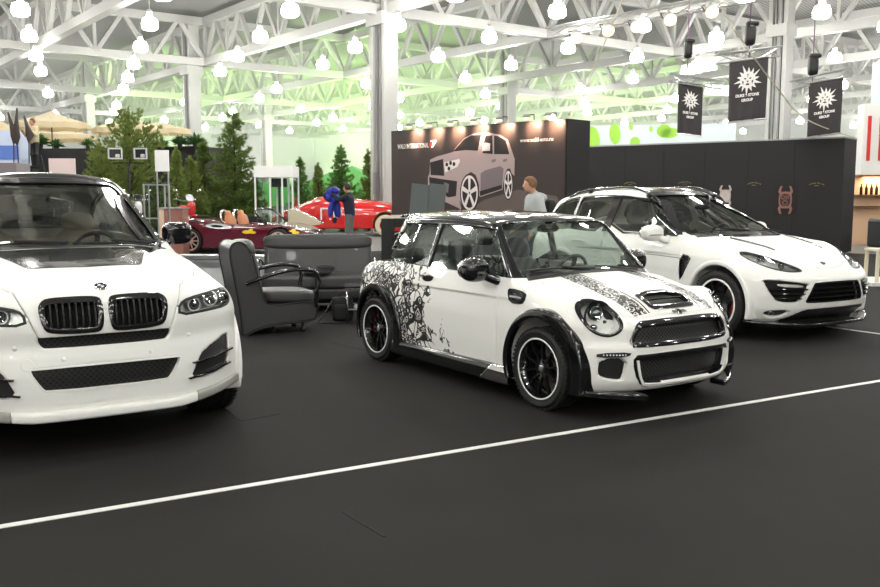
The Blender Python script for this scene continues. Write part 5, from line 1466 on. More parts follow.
def watch(px, py, W_, H__, label, case, dial, square=False, bg=None):
    u_, z_ = WB.uv(px, py)
    t = thing('watch_picture', label, 'wall picture', WB.M @ Vector((u_, z_, 0)), 0)
    Wl = Wall((0,0), (WB.u.x, WB.u.y)); 
    def put(nm, bm, m, prt=t, **k): bm.transform(Wl.M); return obj(nm, bm, m, prt, **k)
    if bg: bm = B(); box(bm, (0,-.02,.006), (W_*1.25,H__*1.05,.012)); put('print', bm, bg)
    cs = ellipse(0,0,W_*.36,H__*.30,28,0,2.8); bm = B(); prism(bm, cs, .010, .03); cse = put('watch_case', bm, case, bevel=.004)
    bm = B(); prism(bm, ellipse(0,0,W_*.28,H__*.22,28,0,2.8), .03, .034); put('dial', bm, dial)
    for sy in (-1,1):
        for sx in (-1,1):
            bm = B(); pts = [(sx*W_*.30,sy*H__*.18),(sx*W_*.40,sy*H__*.30),(sx*W_*.30,sy*H__*.48),(sx*W_*.18,sy*H__*.50),(sx*W_*.26,sy*H__*.34),(sx*W_*.2,sy*H__*.26)]
            prism(bm, pts, .008, .026); put('strap_lug', bm, case)
    for (cx, cy, r) in ((-.12,.10,.10),(.12,.10,.10),(0,-.10,.14)):
        bm = B(); lathe(bm, [(r*W_*.75,.034),(r*W_,.036),(r*W_,.04),(r*W_*.75,.04)], 20, c=(cx*W_,cy*H__,0), closed=True); put('subdial', bm, case)
    bm = B(); bar(bm, (0,0,.038), (W_*.12,H__*.12,.038), .008); bar(bm, (0,0,.038), (-W_*.2,H__*.04,.038), .006); put('watch_hand', bm, case)
    return t
watch(785.5, 200, .50, .78, 'reddish skeleton wristwatch pictured on the black wall', mat('rose_gold', (.30,.15,.12), .4), mat('dial_dark', (.05,.022,.02), .4), bg=mat('print_black', (.010,.006,.006), .5))
watch(725.5, 196, .46, .62, 'white wristwatch with a pale dial pictured on the black wall above the SUV roof', mat('watch_white', (.50,.42,.38), .4), mat('dial_white', (.60,.52,.50), .4))

# ---- banners with lion emblem
def banner(c4, label, Y):
    P = [ony(x, y, Y+dy) for (x, y, dy) in c4]     # tl, tr, br, bl
    tl, tr, br, bl = P; w = (tr-tl).length
    t = thing('hanging_banner', label, 'banner', (tl+tr)/2, 0, None); o0 = (tl+tr)/2
    u = (tr-tl); u.z = 0; u.normalize(); n = Vector((u.y,-u.x,0)); h = ((tl-bl).length+(tr-br).length)/2
    M = Matrix(((u.x,0,n.x,0),(u.y,0,n.y,0),(0,1,0,0),(0,0,0,1)))
    sl = (tr.z-tl.z)/w
    def put(nm, bm, m, prt=t, **k):
        for v in bm.verts: v.co.y += v.co.x*sl
        bm.transform(M); return obj(nm, bm, m, prt, **k)
    bm = B(); nx, ny = 16, 20; g = []
    for i in range(nx+1):
        g.append([bm.verts.new((w*(i/nx-.5)*(1-.03*j/ny), -h*j/ny, .02*math.sin(i*1.3)*j/ny)) for j in range(ny+1)])
    g2 = [[bm.verts.new(v.co-Vector((0,0,.008))) for v in r] for r in g]
    for i in range(nx):
        for j in range(ny):
            bm.faces.new((g[i][j],g[i+1][j],g[i+1][j+1],g[i][j+1])); bm.faces.new((g2[i][j],g2[i][j+1],g2[i+1][j+1],g2[i+1][j]))
    for j in range(ny): bm.faces.new((g[0][j],g[0][j+1],g2[0][j+1],g2[0][j])); bm.faces.new((g[nx][j],g2[nx][j],g2[nx][j+1],g[nx][j+1]))
    for i in range(nx): bm.faces.new((g[i][0],g2[i][0],g2[i+1][0],g[i+1][0])); bm.faces.new((g[i][ny],g[i+1][ny],g2[i+1][ny],g2[i][ny]))
    put('cloth', bm, mat('banner_cloth', (.040,.034,.036), .7), smooth=True)
    # lion-like burst emblem: shaggy mane of pointed tufts with a face
    bm = B(); cx, cy, R_ = 0, -h*.335, w*.30
    for k in range(14):
        a_ = 2*PI*k/14+.12; rr = R_*(1.25 if k % 3 == 1 else .98)
        pl = [(cx+R_*.45*math.cos(a_-.24), cy+R_*.45*math.sin(a_-.24)),(cx+R_*.8*math.cos(a_-.10), cy+R_*.85*math.sin(a_-.10)),(cx+rr*math.cos(a_+.05), cy+rr*1.12*math.sin(a_+.05)),(cx+R_*.7*math.cos(a_+.16), cy+R_*.7*math.sin(a_+.16)),(cx+R_*.45*math.cos(a_+.24), cy+R_*.45*math.sin(a_+.24))]
        prism(bm, pl, .012+.001*(k%2), .022)
    prism(bm, ellipse(cx,cy,R_*.66,R_*.72,24), .012, .024)
    e = put('lion_emblem', bm, WH)
    bm = B(); BKE = mat('emblem_black', (.02,.02,.02), .6)
    for s in (-1,1):
        prism(bm, ellipse(cx+s*R_*.22,cy+R_*.12,R_*.10,R_*.06,10,s*.4), .024, .028); prism(bm, [(cx+s*R_*.50,cy-R_*.05),(cx+s*R_*.34,cy-R_*.10),(cx+s*R_*.38,cy-R_*.42)], .024, .028)
    prism(bm, [(cx-R_*.10,cy-R_*.08),(cx+R_*.10,cy-R_*.08),(cx,cy-R_*.24)], .024, .028); prism(bm, ellipse(cx,cy-R_*.38,R_*.16,R_*.08,12), .024, .028); prism(bm, [(cx-R_*.05,cy+R_*.5),(cx+R_*.05,cy+R_*.5),(cx,cy+R_*.2)], .024, .028)
    put('emblem_detail', bm, BKE)
    for i, (s_, ww, yy) in enumerate((('DUKE & STONE', .60, .585), ('GROUP', .30, .665))):
        me = text_mesh(s_, h*.062, .003, bold=.05); xs = [v.co.x for v in me.vertices]; ws = max(xs)-min(xs)
        b2 = B(); b2.from_mesh(me); b2.transform(Matrix.Translation((0,-h*yy,.024)) @ Matrix.Scale(w*ww/ws, 4, (1,0,0))); put('lettering', b2, WH)
    for y_ in (0,-h):
        bm = B(); tube(bm, [(-w*.51,y_,0),(w*.51,y_,0)], .022, 8); put('rod', bm, mat('aluminium', (.65,.65,.65), .3, metal=.8))
    return t, tl, tr
b1 = banner([(678.5,81,0),(703,84.5,.2),(701.5,135.5,.2),(676.5,134,0)], 'narrow dark banner with white lion emblem, smallest and leftmost of the three', 27.5)
b2 = banner([(729.5,62,0),(768.5,56.5,-.5),(764.5,118.5,-.5),(728,122.5,0)], 'dark banner with white lion emblem, largest and middle of the three', 22)
b3 = banner([(809,83,0),(843.5,77,-.5),(839.5,133.5,-.5),(806.5,137,0)], 'dark banner with white lion emblem, rightmost of the three beside the rope', 24)
for (b_, px, lab) in ((b1,(668,78,722,86),'short white truss holding the left banner'),(b2,(715,60,780,52),'short white truss holding the middle banner'),(b3,(792,86,852,72),'short white truss holding the right banner')):
    Y = b_[1].y
    light_truss(ony(px[0],px[1],Y)+Vector((0,0,.12)), ony(px[2],px[3],Y)+Vector((0,0,.12)), lab, s=.25)
for (x, y, Y, lab) in ((688,50,27.5,'black chain hoist above the left banner'),(750,35,22,'black chain hoist above the middle banner'),(813,66,24,'black chain hoist above the right banner')):
    p = ony(x, y, Y); t = thing('chain_hoist', lab, 'hoist', p, 0)
    bm = B(); cushion(bm, (0,0,0), (.24,.24,.50), n=4, p=5); cushion(bm, (.05,0,.26), (.30,.2,.12), n=4, p=4); obj('motor', bm, BPLAS, t, smooth=True)
    bm = B(); tube(bm, [(0,0,.3),(0,0,8.2-p.z)], .015, 5); tube(bm, [(0,0,-.2),(0,0,-.75)], .012, 5); obj('chain', bm, mat('chain_violet', (.16,.05,.14), .5), t)
# par cans on banner trusses (small, pale)
for (x0, y0, dx, n, Y, lab) in ((684,70,7.4,5,29,'row'),(708,89,6.5,4,30,'row')):
    for i in range(n):
        p = ony(x0+dx*i, y0+(-1.5)*i*(1 if n == 5 else -.2), Y)
        bm = B(); lathe(bm, [(0,.14),(.08,.14),(.10,0),(.12,-.18),(0,-.18)], 12, c=p); o = obj('pale_spotlight', bm, mat('pale_lamp', (.8,.8,.78), .4, emit=(1,1,.95), es=1.2), smooth=True)
        tag(o, 'small pale spotlight in the cluster behind the left hanging banner', 'spotlight', 'pale spotlights near the left banner')
for (pts, lab) in (([(717,0,18),(745,45,19),(775,85,21),(806,119,23),(855,138,24.3)],'pale rope sagging past the banners down to the corner of the black wall'),([(622,0,20),(606,40,21),(588,80,22),(570,118,20.5)],'pale rope slanting from the roof down to the end of the poster wall')):
    bm = B(); tube(bm, catmull([ony(*p) for p in pts], 6), .014, 5); tag(obj('rope', bm, mat('rope_cream', (.7,.66,.5), .7)), lab, 'rope')
# pale backdrop with green leaves beyond the black wall
LW = Wall((4.5,37), (11.4,35.2)); t = thing('leaf_backdrop', 'pale backdrop with bright green leaf shapes seen over the black wall', 'backdrop', LW.A, 0)
bm = B(); box(bm, (LW.L/2,2.15,-.1), (LW.L,4.3,.2)); wput('panel', bm, mat('backdrop_pale', (.72,.80,.84), .5), LW, t)
LG = mat('leaf_green', (.38,.72,.08), .5)
for (x, y, a_, b_) in ((592,140,.32,.55),(615,134,.22,.42),(631,127,.08,.13),(651,129,.07,.12),(635,142,.2,.2),(664,131,.28,.26),(670,133,.35,.2)):
    u_, z_ = LW.uv(x, y); bm = B(); prism(bm, ellipse(u_, z_, a_, b_, 20, .1), .0, .01); wput('printed_leaf', bm, LG, LW, t)
q = ony(869,95,33); t = thing('leaf_banner', 'pale blue panel with one green leaf at the far right edge', 'panel', (q.x+.95,q.y,0), -.3)
bm = B(); box(bm, (0,0,3.15), (1.6,.08,6.3)); obj('panel', bm, mat('panel_blue', (.62,.72,.86), .5), t)
bm = B(); prism(bm, ellipse(-.25,4.1,.28,.26,20), 0, .012, Matrix.Translation((0,-.05,0)) @ Matrix.Rotation(PI/2, 4, 'X')); obj('leaf', bm, LG, t)
# ================================================================== lounge
LEA = mat('black_leather', (.050,.050,.049), .42, coat=.08)
LEA2 = mat('leather_seam', (.015,.015,.015), .5)
def armchair(loc, rz):
    t = thing('armchair', 'black leather armchair with looped gloss black arms, facing right with its back to us', 'armchair', loc, rz)
    prof = [(-.40,.0),(-.36,.02),(-.30,.05),(-.16,.095),(.05,.115),(.40,.13),(.44,.19),(.455,.33),(.43,.37),(-.12,.33),(-.20,.42),(-.30,.93),(-.36,1.02),(-.42,1.07),(-.50,1.07),(-.555,1.02),(-.56,.9),(-.50,.55),(-.455,.25),(-.44,.0)]
    R90 = Matrix.Rotation(PI/2, 4, 'X')
    bm = B(); prism(bm, chaikin(prof, 1), -.33, .33, R90); obj('shell', bm, LEA, t, bevel=.022, angle=45)
    for s in (-1,1):
        bm = B(); tube(bm, [(x, s*.335, z) for x, z in chaikin(prof, 1)], .009, 6, closed=True); obj('piping', bm, LEA2, t, smooth=True)
    bm = B(); cushion(bm, (.14,0,.42), (.62,.60,.15), RY(.03), n=8, p=5); obj('seat_cushion', bm, LEA, t, smooth=True)
    bm = B(); cushion(bm, (-.275,0,.68), (.15,.60,.62), RY(-.18), n=8, p=5); obj('back_cushion', bm, LEA, t, smooth=True)
    bm = B(); cushion(bm, (-.36,0,.965), (.26,.62,.25), RY(-.1), n=8, p=2.8); obj('head_roll', bm, LEA, t, smooth=True)
    for s in (-1,1):
        pts = catmull([(-.40,s*.37,.60),(-.22,s*.385,.66),(.02,s*.395,.725),(.24,s*.395,.745),(.40,s*.395,.715),(.455,s*.39,.62),(.43,s*.385,.50),(.42,s*.37,.30)], 6)
        bm = B(); tube(bm, pts, .024, 10); obj('arm', bm, BLACK, t, smooth=True)
    for sx, sy in ((-.05,-.2),(-.05,.2),(.3,-.2),(.3,.2)):
        bm = B(); lathe(bm, [(0,0),(.035,0),(.035,.03),(.02,.05),(.02,.17)], 12, c=(sx,sy,0)); obj('foot', bm, BPLAS, t, smooth=True)
    return t
armchair((-1.98,10.60,0), math.radians(24))
def sofa(loc, rz):
    t = thing('sofa', 'two seat black leather sofa with a long head roll, behind the armchair', 'sofa', loc, rz)
    W_ = 1.52; R90 = Matrix.Rotation(PI/2, 4, 'X')
    prof = [(-.40,.02),(-.10,.13),(.38,.15),(.43,.22),(.44,.34),(-.12,.33),(-.20,.42),(-.29,.90),(-.36,.98),(-.48,.98),(-.52,.9),(-.46,.4),(-.44,.02)]
    bm = B(); prism(bm, chaikin(prof, 1), -W_/2, W_/2, R90); obj('shell', bm, LEA, t, bevel=.02, angle=45)
    bm = B(); cushion(bm, (-.27,0,.63), (.18,W_,.62), RY(-.17), n=14, p=9); bc = obj('back_cushion', bm, LEA, t, smooth=True)
    for y in (-W_/6,W_/6): bm = B(); tube(bm, [(-.13,y,.36),(-.178,y,.62),(-.228,y,.88)], .004, 5); obj('seam', bm, LEA2, bc, smooth=True)
    for k in range(2):
        y = -W_/2+W_*(k+.5)/2
        bm = B(); cushion(bm, (.14,y,.41), (.64,W_/2+.006,.18), n=9, p=8); obj('seat_cushion', bm, LEA, t, smooth=True)
    bm = B(); cushion(bm, (-.31,0,.925), (.25,W_+.02,.22), RY(-.1), n=10, p=5); obj('head_roll', bm, LEA, t, smooth=True)
    for s in (-1,1):
        bm = B(); tube(bm, catmull([(-.34,s*.78,.58),(-.1,s*.79,.66),(.2,s*.79,.70),(.40,s*.79,.66),(.42,s*.78,.5),(.40,s*.77,.28)], 6), .024, 10); obj('arm', bm, BLACK, t, smooth=True)
    for sx in (-.1,.3):
        for sy in (-.6,.6): bm = B(); lathe(bm, [(0,0),(.04,0),(.04,.03),(.02,.05),(.02,.16)], 12, c=(sx,sy,0)); obj('foot', bm, BPLAS, t, smooth=True)
sofa((-1.72,12.62,0), -PI/2+.10)
# dark jacket on the sofa seat
bm = B()
for (c, s, a) in (((0,0,.05),(.42,.26,.10),0),((.12,.03,.09),(.26,.2,.10),.5),((-.14,-.03,.08),(.22,.18,.09),-.4),((.02,-.10,.04),(.34,.12,.06),.2)): cushion(bm, c, s, RZ(a), n=7, p=2.6)
o = obj('folded_jacket', bm, mat('cloth_black', (.012,.012,.013), .8), smooth=True); o.location = (-1.70,12.32,.50); tag(o, 'crumpled black jacket lying on the sofa seat', 'jacket')
# shoulder bag on the carpet
p = onz(342,322.5,0)
t = thing('shoulder_bag', 'black fabric shoulder bag standing on the carpet between armchair and small hatchback', 'bag', (p.x,p.y+.07,0), .15)
bm = B(); cushion(bm, (0,0,.165), (.27,.13,.31), n=8, p=7); obj('bag_body', bm, mat('bag_black', (.011,.011,.012), .7), t, smooth=True)
bm = B(); cushion(bm, (0,-.065,.13), (.22,.04,.20), n=6, p=6); obj('front_pocket', bm, mat('bag_black', (.011,.011,.012), .7), t, smooth=True)
bm = B(); tube(bm, catmull([(-.05,0,.31),(-.045,0,.36),(0,0,.375),(.045,0,.36),(.05,0,.31)], 5), .009, 6); obj('handle', bm, BPLAS, t, smooth=True)
bm = B(); tube(bm, catmull([(-.13,0,.26),(-.22,-.03,.12),(-.30,-.08,.012),(-.18,-.16,.012),(-.02,-.14,.014),(.08,-.07,.014)], 6), .010, 6); obj('strap', bm, BPLAS, t, smooth=True)
# low glass table with papers
q = ony(359,289,11.35)
t = thing('side_table', 'low black topped side table with chrome legs beside the hatchback rear wheel', 'table', (q.x+.08,q.y,0), .1)
bm = B(); box(bm, (0,0,.455), (.52,.42,.02)); obj('table_top', bm, BLACK, t, bevel=.005)
bm = B(); box(bm, (0,0,.438), (.525,.425,.012)); obj('top_rim', bm, CHROME, t)
bm = B(); box(bm, (0,0,.17), (.46,.36,.01)); obj('shelf', bm, mat('shelf_glass', (.3,.35,.35), .05), t)
for sx in (-1,1):
    for sy in (-1,1):
        bm = B(); tube(bm, [(sx*.23,sy*.18,0),(sx*.23,sy*.18,.445)], .013, 8); obj('leg', bm, CHROME, t, smooth=True)
o = obj('magazine_stack', (lambda b: (box(b, (0,0,.012), (.28,.2,.012)), box(b, (.01,.01,.024), (.27,.2,.012)), b)[-1])(B()), mat('paper_white', (.6,.6,.56), .6)); o.location = (q.x+.08,q.y,.172); o.rotation_euler = (0,0,.2); tag(o, 'white magazines lying on the lower shelf of the small side table', 'magazines')
# low white plinth behind the chairs
p0, p1 = ony(176,254,13.6), ony(268,254,13.4)
bm = B(); d = (p1-p0); d.z = 0; L_ = d.length; a_ = math.atan2(d.y, d.x)
t = thing('low_partition', 'low white display partition with a silver edge behind the leather armchair', 'partition', ((p0.x+p1.x)/2,(p0.y+p1.y)/2+.15,0), a_)
bm = B(); box(bm, (0,0,.31), (L_,.28,.62)); obj('panel', bm, mat('panel_white', (.62,.63,.64), .4), t)
bm = B(); box(bm, (0,-.02,.66), (L_+.02,.34,.05)); box(bm, (0,-.145,.55), (L_,.012,.09)); obj('edge_rail', bm, SILV, t)
bm = B(); box(bm, (L_/2-.03,-.16,.34), (.07,.05,.68)); box(bm, (-L_/2+.03,-.16,.34), (.07,.05,.68)); obj('corner_post', bm, SILV, t)

# ================================================================== background vehicles
def simple_wheel(parent, c, side, R, w, Rr, rim, tyre, nsp=10, hub=None, sw=.03):
    M = Matrix.Translation(c) @ Matrix.Rotation(-side*PI/2, 4, 'X'); zf = w/2
    bm = B(); lathe(bm, [(Rr*.86,zf-.05),(Rr,zf-.01),(Rr,zf+.005),(Rr*.92,zf),(Rr*.84,zf-.03)], 32, M=M, closed=True); lathe(bm, [(0,zf),(.05,zf-.005),(.06,zf-.04),(Rr*.3,zf-.06)], 20, M=M)
    for i in range(nsp):
        a = 2*PI*i/nsp; bar(bm, M @ Vector((.04*math.cos(a),.04*math.sin(a),zf-.02)), M @ Vector((Rr*.9*math.cos(a),Rr*.9*math.sin(a),zf-.012)), sw, .02, up=M.to_3x3() @ Vector((0,0,1)))
    wh = obj('wheel', bm, rim, parent, angle=40)
    bm = B(); lathe(bm, [(Rr,-zf),(R-.03,-zf),(R,-zf+.03),(R,zf-.03),(R-.03,zf),(Rr,zf)], 40, M=M, closed=True); obj('tyre', bm, tyre, wh, smooth=True)
    bm = B(); lathe(bm, [(0,zf-.07),(Rr*.9,zf-.07),(Rr*.9,-zf+.02),(0,-zf+.02)], 24, M=M); obj('brake_drum', bm, DARK, wh)
    if hub: bm = B(); lathe(bm, [(0,zf+.012),(.04,zf+.01),(.07,zf-.01)], 16, M=M); obj('hub_cap', bm, hub, wh, smooth=True)
    return wh
MAR = mat('maroon_paint', (.10,.005,.018), .2, coat=1.0)
TAN = mat('tan_leather', (.55,.22,.09), .5)
def roadster(loc, rz):
    t = thing('roadster_car', 'maroon open roadster with tan seats and yellow emblem, behind the leather sofa', 'car', loc, rz)
    FA, RA, R = 1.28, -1.28, .34
    T = Cv([(-2.1,.62),(-1.9,.84),(-1.5,.93),(-1.0,.93),(-.6,.88),(0,.84),(.6,.84),(1.0,.82),(1.5,.76),(1.9,.64),(2.15,.50)])
    W_ = Cv([(-2.1,.72),(-1.5,.92),(-1.0,.93),(0,.84),(.8,.86),(1.4,.88),(2.1,.66)])
    def f(x, y, z):
        a = np.abs(y)
        v = smax((z-(T(x)-.10*(a/.85)**3+.05*np.exp(-((a-.68)/.16)**2)*(np.exp(-((x-1.28)/.45)**2)+np.exp(-((x+1.28)/.5)**2))))*.9, a-(W_(x)-.10*np.clip(z-.55,0,1)-.06*np.clip(.35-z,0,1)), .10)
        v = smax(v, x-(2.15-.45*(a/.9)**2.5), .1); v = smax(v, -2.08+.35*(a/.9)**2.5-x, .12); v = smax(v, .14-z, .03)
        v = np.maximum(v, -np.maximum(np.minimum(np.hypot(x-FA,z-R), np.hypot(x-RA,z-R))-.385, .5-a))
        return np.maximum(v, -sd_box(x, y, z, (.10,0,.75), (1.25,1.25,.8), .12))
    sdf_obj('body', f, (-2.2,-1,.05), (2.25,1,1.1), .03, MAR, t)
    for cx in (FA, RA):
        for s in (-1,1): simple_wheel(t, (cx,s*.80,R), s, R, .24, .27, mat('rim_rose', (.72,.55,.48), .3, metal=.3), RUB, 10, sw=.028)
    for s in (-1,1):
        bm = B(); cushion(bm, (-.05,s*.38,.55), (.5,.5,.2), n=5); cushion(bm, (-.32,s*.38,.78), (.16,.48,.52), RY(-.2), n=6); cushion(bm, (-.40,s*.38,1.03), (.13,.27,.24), RY(-.2), n=5, p=2.8); obj('seat', bm, TAN, t, smooth=True)
        bm = B(); tube(bm, catmull([(-.50,s*.38-.17,.85),(-.54,s*.38-.16,1.06),(-.55,s*.38,1.15),(-.54,s*.38+.16,1.06),(-.50,s*.38+.17,.85)], 6), .03, 8); obj('roll_hoop', bm, CHROME, t, smooth=True)
        patch('side_intake', f, ellipse(-.45,.73,.36,.06,24,-.06), 'y', s*1.2, s*.3, SILV, t, off=.012, thick=.02)
        patch('intake_slot', f, ellipse(-.50,.73,.17,.03,20,-.06), 'y', s*1.2, s*.3, DARK, t, off=.018, thick=.01)
        for xx in (.42,1.6 if s < 0 else 1.2):
            YEL = mat('emblem_yellow', (.80,.55,.02), .4)
            patch('yellow_emblem', f, chaikin([(xx-.22,.585),(xx-.12,.64),(xx-.02,.63),(xx+.03,.68),(xx+.12,.68),(xx+.10,.62),(xx+.22,.60),(xx+.18,.545),(xx+.02,.555),(xx-.10,.54)], 1), 'y', s*1.2, s*.2, YEL, t, off=.006, thick=.006)
        patch('door_line', f, strip_poly([(.35,.82),(.33,.3)], .012), 'y', s*1.2, s*.3, BPLAS, t, off=.002, thick=.004)
    # windscreen frame and glass
    bm = B(); pts = catmull([(.86,-.70,.80),(.50,-.62,1.13),(.44,0,1.19),(.50,.62,1.13),(.86,.70,.80)], 8); tube(bm, pts, .028, 8); obj('windshield_frame', bm, BLACK, t, smooth=True)
    bm = B(); a = [bm.verts.new(p) for p in pts]; c = [bm.verts.new((.86,p.y,.79)) for p in pts]
    for i in range(len(pts)-1): bm.faces.new((a[i],a[i+1],c[i+1],c[i]))
    o = obj('windshield', bm, CLEARG, t); md = o.modifiers.new('solid', 'SOLIDIFY'); md.thickness = .008
    # raised cream-lined door
    bm = B(); prism(bm, chaikin([(.78,.66),(.80,.80),(.86,1.16),(1.02,1.18),(1.45,.98),(1.80,.78),(1.72,.72),(1.2,.72)], 1), -.92, -.86, Matrix.Rotation(PI/2, 4, 'X')); obj('raised_door', bm, mat('door_cream', (.58,.52,.38), .5), t, bevel=.01)
    bm = B(); tube(bm, [(.86,.96,1.14),(1.04,.96,1.16),(1.45,.96,.97),(1.82,.96,.78)], .03, 6); obj('door_edge', bm, CHROME, t, smooth=True)
    make_steering(t, (.30,.38,.86), .4, LEATHD, R=.17)
    bm = B(); box(bm, (0,0,.24), (3.2,1.3,.08)); obj('underbody', bm, DARK, t)
p = onz(190,253.5,0); th = -.24; ox, oy = -1.28, -.92
roadster((p.x-(ox*math.cos(th)-oy*math.sin(th)), p.y-(ox*math.sin(th)+oy*math.cos(th)), 0), th)
RED = mat('racing_red', (.62,.012,.010), .22, coat=1.0)
def racer(loc, rz):
    t = thing('vintage_racing_car', 'bright red streamlined vintage racing car with white lettering beside the tall column', 'car', loc, rz)
    FA, RA, R = 1.75, -1.55, .40
    T = Cv([(-2.9,.55),(-2.5,.80),(-2.0,1.02),(-1.4,1.25),(-.9,1.45),(-.5,1.52),(-.1,1.50),(.3,1.42),(.8,1.38),(1.6,1.30),(2.2,1.18),(2.6,.95),(2.8,.6)])
    W_ = Cv([(-2.9,.18),(-2.3,.50),(-1.5,.80),(-.5,.88),(.5,.86),(1.6,.80),(2.4,.62),(2.8,.35)])
    def f(x, y, z):
        a = np.abs(y)
        v = smax((z-T(x)+.35*(a/.9)**2.2)*.85, (a-(W_(x)-.15*np.clip(z-.8,0,1)))*.9, .2)
        v = smax(v, .28-z, .05); v = smax(smax(v, x-2.75, .1), -2.85-x, .05)
        return np.maximum(v, -np.maximum(np.minimum(np.hypot(x-FA,z-R-.02), np.hypot(x-RA,z-R-.02))-.47, .45-a))
    sdf_obj('body', f, (-2.95,-1,.2), (2.9,1,1.6), .035, RED, t)
    for cx in (FA, RA):
        for s in (-1,1):
            simple_wheel(t, (cx,s*.72,R), s, R, .20, .22, RED, mat('whitewall', (.66,.60,.44), .6), 0, hub=CHROME)
            bm = B(); pts = [(cx+.50*math.cos(a_), s*.80, R+.02+.50*math.sin(a_)) for a_ in [PI*k/16 for k in range(17)]]; tube(bm, pts, .03, 6); obj('wheel_arch_rim', bm, mat('arch_tan', (.20,.13,.07), .5), t, smooth=True)
    M = Matrix(((1,0,0,0),(0,0,-1,0),(0,1,0,0),(0,0,0,1)))
    me = text_mesh('Г.Р', .62, .02); bmt = B(); bmt.from_mesh(me); bmt.transform(Matrix.Translation((-.30,-.90,.80)) @ M); obj('lettering', bmt, mat('letter_white', (.85,.83,.80), .5), t)
    patch('windshield', f, chaikin([(-.55,-.35),(-.55,.35),(-.2,.42),(-.2,-.42)], 1), 'z', 2, .8, CLEARG, t, off=.02, thick=.02)
    for z_ in (1.02,.94): patch('side_slot', f, strip_poly([(.6,z_),(1.3,z_-.02)], .03), 'y', -1.3, -.2, mat('slot_pale', (.6,.25,.22), .3), t, off=.006, thick=.01)
p = onz(385.7,236,0)
racer((p.x-1.75,p.y+.72,0), 0)

